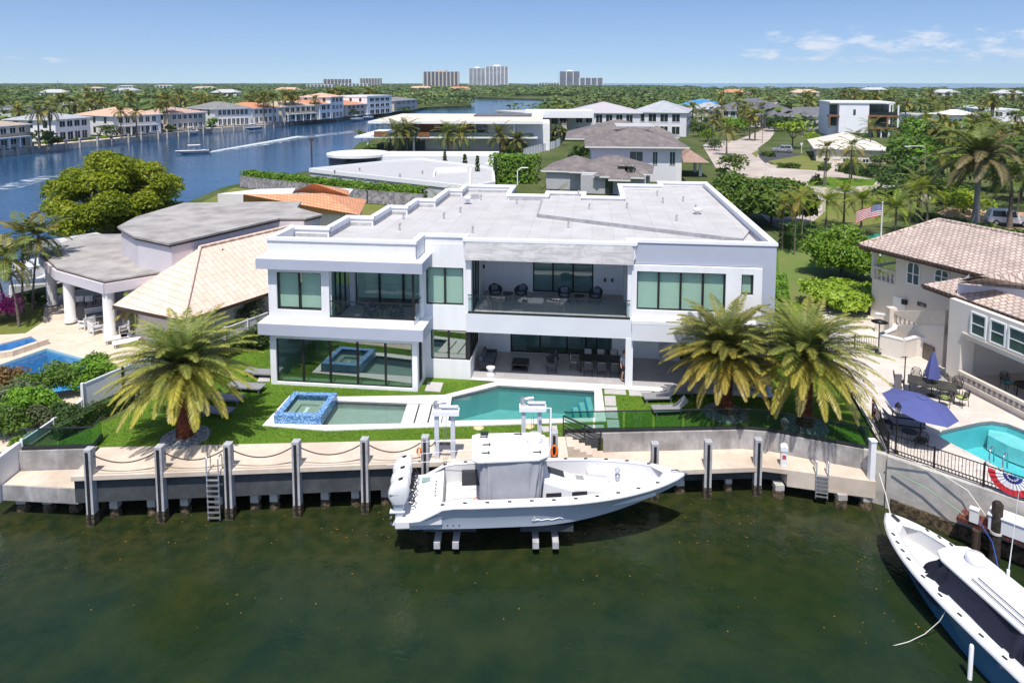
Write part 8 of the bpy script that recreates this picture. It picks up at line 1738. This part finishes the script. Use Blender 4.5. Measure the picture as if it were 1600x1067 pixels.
for i, (u, v, wpx, hp, l) in enumerate(((618, 242, 60, 36, 'full palm at the left end of the wood-panelled villa'), (636, 240, 46, 38, 'palm directly behind the leftmost villa palm'), (700, 244, 48, 36, 'palm before the wood panels, left of a touching pair'), (720, 244, 54, 36, 'palm before the wood panels, right of a touching pair'), (781, 246, 48, 36, 'palm at the right end of the wood-panelled villa'), (808, 248, 36, 30, 'smaller palm right of the wood-panelled villa by the hedge'))):
    p = at(u, v, 2.3); s = p[1]/1067; palm('date_palm', l, p, hp*s, wpx*s*.6, 34, 26, 120+i, r=.32, ll=.9, lw=.16, yel=.2, droop=70, el1=-40, group='palms in front of the wood-panelled villa')
for i, (u, v, h, Ln, l) in enumerate(((1222, 392, 5.0, 2.2, 'slim palm nearest the right parapet corner of the white house'), (1241, 400, 5.4, 2.3, 'slim palm beside the dark hedge right of the white house'), (1252, 388, 5.6, 2.2, 'slim palm third from the white house, in the lawn'))): palm('areca_palm', l, at(u, v, 2.2), h, Ln, 13, 26, 130+i, r=.09, mats=[AR_Y, CO_Y], ll=.5, lw=.08, yel=.3, group='slim palms right of the white house')
for i, (u, v, h, Ln, l) in enumerate(((1290, 362, 3.6, 3.0, 'bushy areca palm left of the flagpole, first from the street'), (1318, 356, 4.2, 3.2, 'bushy areca palm behind the round bright tree'), (1345, 366, 3.9, 3.0, 'bushy areca palm just left of the flag'), (1398, 378, 3.8, 3.2, 'bushy areca palm right of the flagpole'), (1420, 366, 4.6, 3.2, 'bushy areca palm above the tiled ridge, left'), (1448, 352, 4.4, 3.4, 'bushy areca palm above the tiled ridge, right'))): palm('areca_palm', l, at(u, v, 2.2), h, Ln, 24, 24, 140+i, r=.14, mats=[AR_Y, CO_G], ll=.6, lw=.10, yel=.35, el1=-20, group='areca palms around the flagpole')
ROY = mat('royal_palm_trunk', (.24, .23, .24), rough=.85, var=.12, scale=2, bump=.15)
palm('royal_palm', 'tall royal palm with smooth grey trunk and windblown crown at the right', at(1524, 355, 2.2), 8.4, 6.6, 34, 84, 150, r=.42, ll=1.15, lw=.16, mats=[CO_G, leaf('royal_brownish', (.12, .11, .05), (.24, .19, .09), scale=.5)], yel=.35, droop=85, el1=-10, trunkm=ROY, shaft=2.0, wind=(-.35, 0))
palm('royal_palm', 'second royal palm cut by the right edge, behind the white off-road car', at(1577, 357, 2.2), 6.2, 4.2, 20, 44, 151, r=.28, ll=.9, lw=.12, yel=.4, droop=85, el1=-15, trunkm=TRUNK_G, shaft=1.2, wind=(-.2, 0)); palm('date_palm', 'dense dark palm left of the tall royal palm', at(1434, 345, 2.2), 4.6, 3.6, 28, 26, 152, r=.3, ll=.7, lw=.12, yel=.25, droop=75, el1=-40)
for i, (u, v, h, Ln, l) in enumerate(((1287, 291, 6.5, 2.3, 'thin leaning palm on the grass verge, left'), (1326, 301, 7.4, 2.6, 'thin leaning palm on the grass verge, right'), (1330, 283, 4.0, 3.6, 'yellowish palm before the low beige roof house'), (1358, 250, 7.5, 3.8, 'tall palm over the right end of the low beige roof'), (1334, 248, 5.2, 3.4, 'palm in front of the beige roof centre'), (1462, 215, 9, 5.5, 'large palm standing right of the three-storey house'), (1590, 330, 5.5, 4.0, 'palm at the right edge below the long white roof'), (1560, 300, 6.0, 4.2, 'palm behind the tall royal palm crown'), (1470, 300, 5.0, 4.2, 'leafy palm under the left royal palm fronds'))): palm('coconut_palm', l, at(u, v, 2.2), h, Ln, 16, 20, 160+i, r=.13, ll=.75, lw=.15, yel=.35, lean=(.25, 0), group='palms around the street')
for i, (u, v, hp, Lp, l) in enumerate(((1135, 243, 40, 26, 'yellowish palm in front of the slate roof house, nearest the street'), (1112, 232, 44, 20, 'palm beside the grey hip roof, by the street'), (1096, 205, 30, 20, 'palm behind the street hedge'), (1126, 206, 40, 22, 'tall palm before the slate roof, left'), (1172, 206, 38, 20, 'tall palm before the slate roof, right'), (868, 228, 26, 12, 'slim palm before the white modern house, left'), (878, 228, 24, 12, 'slim palm before the white modern house, right'))):
    p = at(u, v, 2.2); s = p[1]/1067; palm('coconut_palm', l, p, hp*s, Lp*s, 18, 18, 180+i, r=.2, ll=Lp*s*.22, lw=.22, yel=.4, group='palms around the street')
# templates for the many small palms and trees far away
def tpl(h, Ln, seed, yel): return palm('coconut_palm', 'x', (0, 0, -50), h, Ln, 16, 12, seed, r=.22, ll=1.0, lw=.34, yel=yel, droop=80)
FT = [tpl(7.5, 3.2, 200+i, .15+.2*i) for i in range(3)]
used_t = [0, 0, 0]
def farpalm(k, loc, s, label, group):
    o = FT[k]
    if not used_t[k]: used_t[k] = 1; o.location = loc; o.rotation_euler = (0, 0, rnd.uniform(0, 6)); o.scale = (s,)*3; tag(o, label, None, group); return
    copy_tree(o, loc, rnd.uniform(0, 6), label, group, s)
for i, (u, v, s, l) in enumerate(((62, 232, 1.35, 'tall palm at the right end of the beige far-bank house, left of two'), (80, 228, 1.4, 'tall palm left of the grey-roofed far-bank house, right of two'), (190, 216, 1.15, 'palm in front of the salmon roof, left of two'), (214, 214, 1.1, 'palm in front of the salmon roof, right of two'), (252, 208, 1.25, 'palm between the salmon roof and the pinkish roof houses'), (262, 206, 1.5, 'tall palm left of the pinkish-roofed house'),
                                   (413, 194, 1.5, 'palm before the orange clay roof house'), (428, 194, 1.5, 'palm right of the orange clay roof house'), (447, 191, 1.6, 'palm before the long beige house, left'), (460, 190, 1.6, 'palm before the long beige house, right'), (492, 188, 1.3, 'palm left of the white tower house'), (137, 180, 1.7, 'tall palm behind the grey-roofed far-bank house'))):
    farpalm(i % 3, at(u, v, 1.7), s, l, 'palms at the far-bank houses')
def shrubs(L_):
    for i, (u, v, wp, hp, m, l) in enumerate(L_): PXT(u, v, wp, hp, 'shrub', l, m, 300+i, per=14, size=.6, n=8, low=.0, group='shrubs at the far-bank houses')
shrubs(((72, 226, 44, 30, LEAF_DK, 'dark shrubbery between the beige and the grey-roofed far-bank houses'), (172, 216, 44, 26, LEAF_DK, 'dark shrubbery left of the salmon-roofed house'), (333, 201, 22, 22, LEAF_MID, 'bright shrub between the pinkish and dark roofs'), (20, 184, 50, 20, LEAF_MID, 'tree mass behind the beige house at the left edge'), (551, 181, 20, 18, LEAF_DK, 'dark round tree beside the white tower house'), (633, 176, 26, 12, LEAF_DK, 'dark tree at the last far-bank house'), (90, 226, 20, 14, LEAF_DK, 'low bush at the foot of the grey-roofed far-bank house'), (268, 205, 16, 12, LEAF_MID, 'bush left of the pinkish-roofed house')))
rg = random.Random(5)
for i in range(46):   # palm row behind the far-bank houses
    t_ = i/46; s = 20+t_*215; x, y = along(bank, s); d = rg.uniform(26, 60); farpalm(rg.randrange(3), (x-d, y+rg.uniform(-4, 4), 1.6), rg.uniform(1.15, 1.6), 'palm in the long row behind the far-bank houses', 'palms behind the far-bank houses')
for i in range(26): farpalm(rg.randrange(3), (rg.uniform(-112, -84), rg.uniform(385, 440), 1.6), rg.uniform(1.2, 1.7), 'palm in the grove behind the white tower house', 'palms in the far-bank grove')
for i in range(36):
    y = rg.uniform(250, 420); a_ = rg.uniform(.30, .78); farpalm(rg.randrange(3), (y*a_, y, 2), rg.uniform(1.1, 1.6), 'palm among the dense trees behind the right-hand houses', 'palms in the right background')
for i in range(24):
    y = rg.uniform(120, 230); a_ = rg.uniform(.62, .80); farpalm(rg.randrange(3), (y*a_, y, 2), rg.uniform(.9, 1.2), 'palm among the white roofs at the right edge', 'palms at the right edge')
for i in range(7):
    y = rg.uniform(200, 270); a_ = rg.uniform(.24, .38); farpalm(rg.randrange(3), (y*a_, y, 2), rg.uniform(.9, 1.2), 'palm among the slate roofs beside the street', 'palms among the slate roofs')
# broadleaf trees of the middle distance, copied from a few grown ones
BT = [tree('shade_tree', 'x', (0, 0, -50), 8, 8, 6.5, m_, 400+i, 34, .42, 16, .05, None) for i, m_ in enumerate((LEAF_MID, LEAF_DK, LEAF_OL, LEAF_BR))]
used_b = [0]*4
def fartree(k, loc, s, label, group):
    o = BT[k]; rz = rnd.uniform(0, 6); sc = (s*rnd.uniform(.9, 1.2), s*rnd.uniform(.9, 1.2), s*rnd.uniform(.8, 1.1))
    if not used_b[k]: used_b[k] = 1; o.location = loc; o.rotation_euler = (0, 0, rz); o.scale = sc; tag(o, label, None, group); return
    copy_tree(o, loc, rz, label, group, sc)
TREES = {'leafy tree in the belt behind the beige roof house': [(1280, 205, .8), (1330, 204, .9), (1418, 236, 1.2), (1450, 240, 1.6), (1412, 226, .7), (1470, 258, 1.4), (1500, 262, 1.5), (1455, 275, 1.3), (1540, 270, 1.5), (1585, 280, 1.5), (1600, 250, 1.6), (1520, 245, 1.5), (1560, 238, 1.5), (1430, 300, 1.1), (1475, 320, .95), (1390, 322, .75), (1505, 335, .8), (1595, 315, 1.1), (1425, 270, 1.3), (1480, 290, 1.2), (1555, 300, 1.2)],
 'leafy tree around the street bend': [(1210, 206, 1.1), (1226, 202, 1.2), (1150, 208, 1.0), (1130, 204, 1.1), (1095, 214, 1.0), (1116, 236, .6), (1106, 222, .8), (1165, 203, 1.0), (1180, 196, 1.1), (1208, 196, 1.2), (1250, 208, 1.0), (1268, 222, .6), (1305, 240, .5), (1375, 262, .6), (1330, 268, .45), (1362, 275, .5)],
 'leafy tree among the roofs behind the weathered-roof house': [(960, 206, .9), (905, 205, .8), (1030, 196, .9), (1080, 205, .8), (1088, 190, .9), (990, 186, 1.1), (1045, 182, 1.0), (930, 182, 1.1), (1015, 176, 1.2), (880, 178, 1.0), (968, 174, 1.2), (1062, 172, 1.2)],
 'leafy tree between the houses on the right': [(1140, 186, 1.1), (1170, 182, 1.1), (1205, 186, 1.1), (1230, 190, 1.1), (1262, 194, 1.1), (1270, 184, 1.1), (1240, 178, 1.2), (1420, 205, 1.0), (1440, 196, 1.1), (1465, 200, 1.0), (1500, 195, 1.0), (1600, 196, 1.1), (1545, 186, 1.1), (1585, 184, 1.1), (1460, 184, 1.2), (1410, 186, 1.2)]}
for l, P_ in TREES.items():
    for i, (u, v, s) in enumerate(P_): fartree((i*3+len(l)) % 4 if i % 5 else 1, at(u, v, 2.1), s, l, 'trees '+l.split(' tree ')[1])
for i in range(40):
    s = 10+i*5.6; x, y = along(bank, s); fartree(i % 4 if i % 3 else 1, (x-rnd.uniform(20, 34), y+rnd.uniform(-3, 3), 1.5), rnd.uniform(.6, 1.0), 'leafy tree behind the far-bank houses', 'trees behind the far-bank houses')
for i in range(30):
    s = 6+i*7.4; x, y = along(bank, s); fartree(i % 4, (x-rnd.uniform(3, 6), y+rnd.uniform(-2, 2), 1.5), rnd.uniform(.2, .42), 'low shrub at the edge of the far-bank gardens', 'shrubs along the far seawall')
for u, v, h, l in (((1292, 262), (1285, 268), .9, 'low clipped hedge at the low beige roof house'), ((1214, 262), (1250, 264), .9, 'oval clipped hedge on the grass island'), ((1268, 246), (1300, 246), 1.2, 'clipped hedge beside the asphalt driveway'), ((1208, 246), (1192, 243), .9, 'clipped hedge inside the driveway loop'), ((1310, 268), (1370, 278), 1.4, 'dark hedge along the front of the beige roof house'), ((1226, 372), (1262, 368), 1.5, 'clipped hedge at the pavement behind the slim palms'), ((1440, 340), (1600, 372), .6, 'dark hedge in front of the white off-road car')): hedge(l, [xy(*u, 2.2), xy(*v, 2.2)], h, 1.6, LEAF_MID if h < 1.3 else LEAF_DK, int(h*10), dens=26, size=.22)
# ---- woods: far canopies that read as one mass
def woods(name, label, pts, size, seed, mats, nq=90, hr=(.55, .95)):
    rng = np.random.default_rng(seed); n = len(pts)
    base = crown_q([(0, 0, .5, .5, .5, .45)], nq, .15, seed, inner=.2)
    base = base[base[:, :, 2].mean(1) > .25]; m = len(base)
    Q = np.empty((n*m, 4, 3), np.float32); ang = rng.uniform(0, 6.28, n); sz = size*rng.uniform(.5, 1.0, n)*np.where(rng.random(n) < .2, 1.6, 1); hh = rng.uniform(*hr, n)
    ca, sa_ = np.cos(ang), np.sin(ang)
    for i in range(n):
        b = base; x = (b[..., 0]*ca[i]-b[..., 1]*sa_[i])*sz[i]; y = (b[..., 0]*sa_[i]+b[..., 1]*ca[i])*sz[i]
        Q[i*m:(i+1)*m, :, 0] = x+pts[i, 0]; Q[i*m:(i+1)*m, :, 1] = y+pts[i, 1]; Q[i*m:(i+1)*m, :, 2] = b[..., 2]*sz[i]*hh[i]+pts[i, 2]
    mi = np.repeat(rng.integers(0, len(mats), n), m); return stuff(np_mesh(name, Q, mats, mi), label, 'woods')
def pip(P, X, Y):
    r = np.zeros(len(X), bool); k = len(P)
    for i in range(k):
        x0, y0_ = P[i]; x1, y1 = P[(i+1) % k]; c = ((y0_ > Y) != (y1 > Y)) & (X < (x1-x0)*(Y-y0_)/((y1-y0_) or 1e-9)+x0); r ^= c
    return r
WD = [leaf('woods_a', (.07, .115, .026), (.14, .19, .045), scale=.05, trans=.12), leaf('woods_b', (.09, .13, .035), (.18, .22, .06), scale=.05, trans=.12), leaf('woods_c', (.05, .085, .026), (.10, .15, .04), scale=.05, trans=.12)]
rng = np.random.default_rng(8)
def scatter(y0_, y1, a0, a1, dens, land, keep=None):
    n = int(dens*(a1-a0)*(y1*y1-y0_*y0_)/2); y = np.sqrt(rng.uniform(y0_*y0_, y1*y1, n)); x = y*rng.uniform(a0, a1, n); k = np.zeros(n, bool)
    for P in land: k |= pip(P, x, y)
    if keep is not None: k &= keep(x, y)
    return np.stack([x[k], y[k], np.full(k.sum(), 1.6)], 1)
def bankx(y): return np.interp(y, [p[1] for p in bank], [p[0] for p in bank])
fark = lambda x, y: np.where(y < 381, x < bankx(y)-50, (x < -112) | (y > 445) | (x < -95))
woods('woods', 'dense green woods covering the flat land left of the channel', scatter(170, 900, -.95, .0, 1/62., [FAR], fark), 9.5, 1, WD, hr=(.5, .8))
def rk(x, y): a = x/y; return (y > 262) | ((a > .30) & (y > 238) & ((a < .44) | (a > .60)))
woods('woods', 'dense green woods behind the houses on the right', scatter(225, 900, .0, .95, 1/62., [NEAR], lambda x, y: rk(x, y) & ~((x/y > .16) & (x/y < .37) & (y < 330) & (rng.random(len(x)) < .45))), 9.5, 2, WD, hr=(.5, .8))
woods('woods', 'hazy far woods reaching the horizon', scatter(880, 2400, -.9, .75, 1/190., [FAR, NEAR]), 17, 3, WD, nq=60, hr=(.28, .42))
far = scatter(2400, 6000, -.9, .12, 1/5200., [FAR]); woods('woods', 'thin line of distant woods on the left horizon', far, 90, 4, WD, nq=60, hr=(.05, .085))
for i, (u, v, c) in enumerate(((60, 158, WHR), (175, 152, GRAYR), (330, 158, WHR), (430, 150, SALR), (300, 146, TAN), (1350, 150, WHR), (1460, 158, WHR), (1240, 158, SALR), (1560, 160, WHR), (1130, 158, ORR), (700, 147, ORR), (640, 145, SALR))):
    p = at(u, v, 2); w_ = p[1]*.025+8; hip_house('house', 'small pale house with its roof showing among the far woods', p, (p[0]+w_, p[1]), 12, 8, 3, WARMW, c, 3, group='houses among the far woods')
# floating leaves on the canal
LF_ = mat('fallen_leaf_orange', (.55, .24, .03), rough=.6, var=.4, scale=3); rg = random.Random(12); q = []
for i in range(150):
    u, v = rg.choice(((rg.uniform(90, 640), rg.uniform(800, 850)), (rg.uniform(880, 1180), rg.uniform(775, 860)), (rg.uniform(1340, 1480), rg.uniform(800, 1010)), (rg.uniform(100, 1400), rg.uniform(860, 1000)))); x, y, _ = at(u, v, .012); a = rg.uniform(0, 6.28); s = rg.uniform(.015, .035)
    q.append([(x+s*math.cos(a+k*1.57)*(1 if k % 2 else .6), y+s*math.sin(a+k*1.57)*(1 if k % 2 else .6), .012) for k in range(4)])
stuff(np_mesh('floating_leaves', np.array(q), LF_), 'scattered orange leaves floating on the dark canal', 'leaves')

# ---- thin sea haze that pales the horizon
mb = MB(); mb.box(-3200, 3200, -40, 4200, -1.4, 165); hz = mb.build('haze', bpy.data.materials.new('haze_air')); hm = hz.data.materials[0]; hm.use_nodes = True
ht_ = hm.node_tree; ht_.nodes.remove(ht_.nodes['Principled BSDF']); pv = ht_.nodes.new('ShaderNodeVolumePrincipled'); pv.inputs['Color'].default_value = (.80, .88, 1, 1); pv.inputs['Density'].default_value = .00006; pv.inputs['Anisotropy'].default_value = .2
ht_.links.new(pv.outputs[0], ht_.nodes['Material Output'].inputs['Volume']); hz['kind'] = 'stuff'; tag(hz, 'thin pale sea haze over the whole waterfront', 'haze')
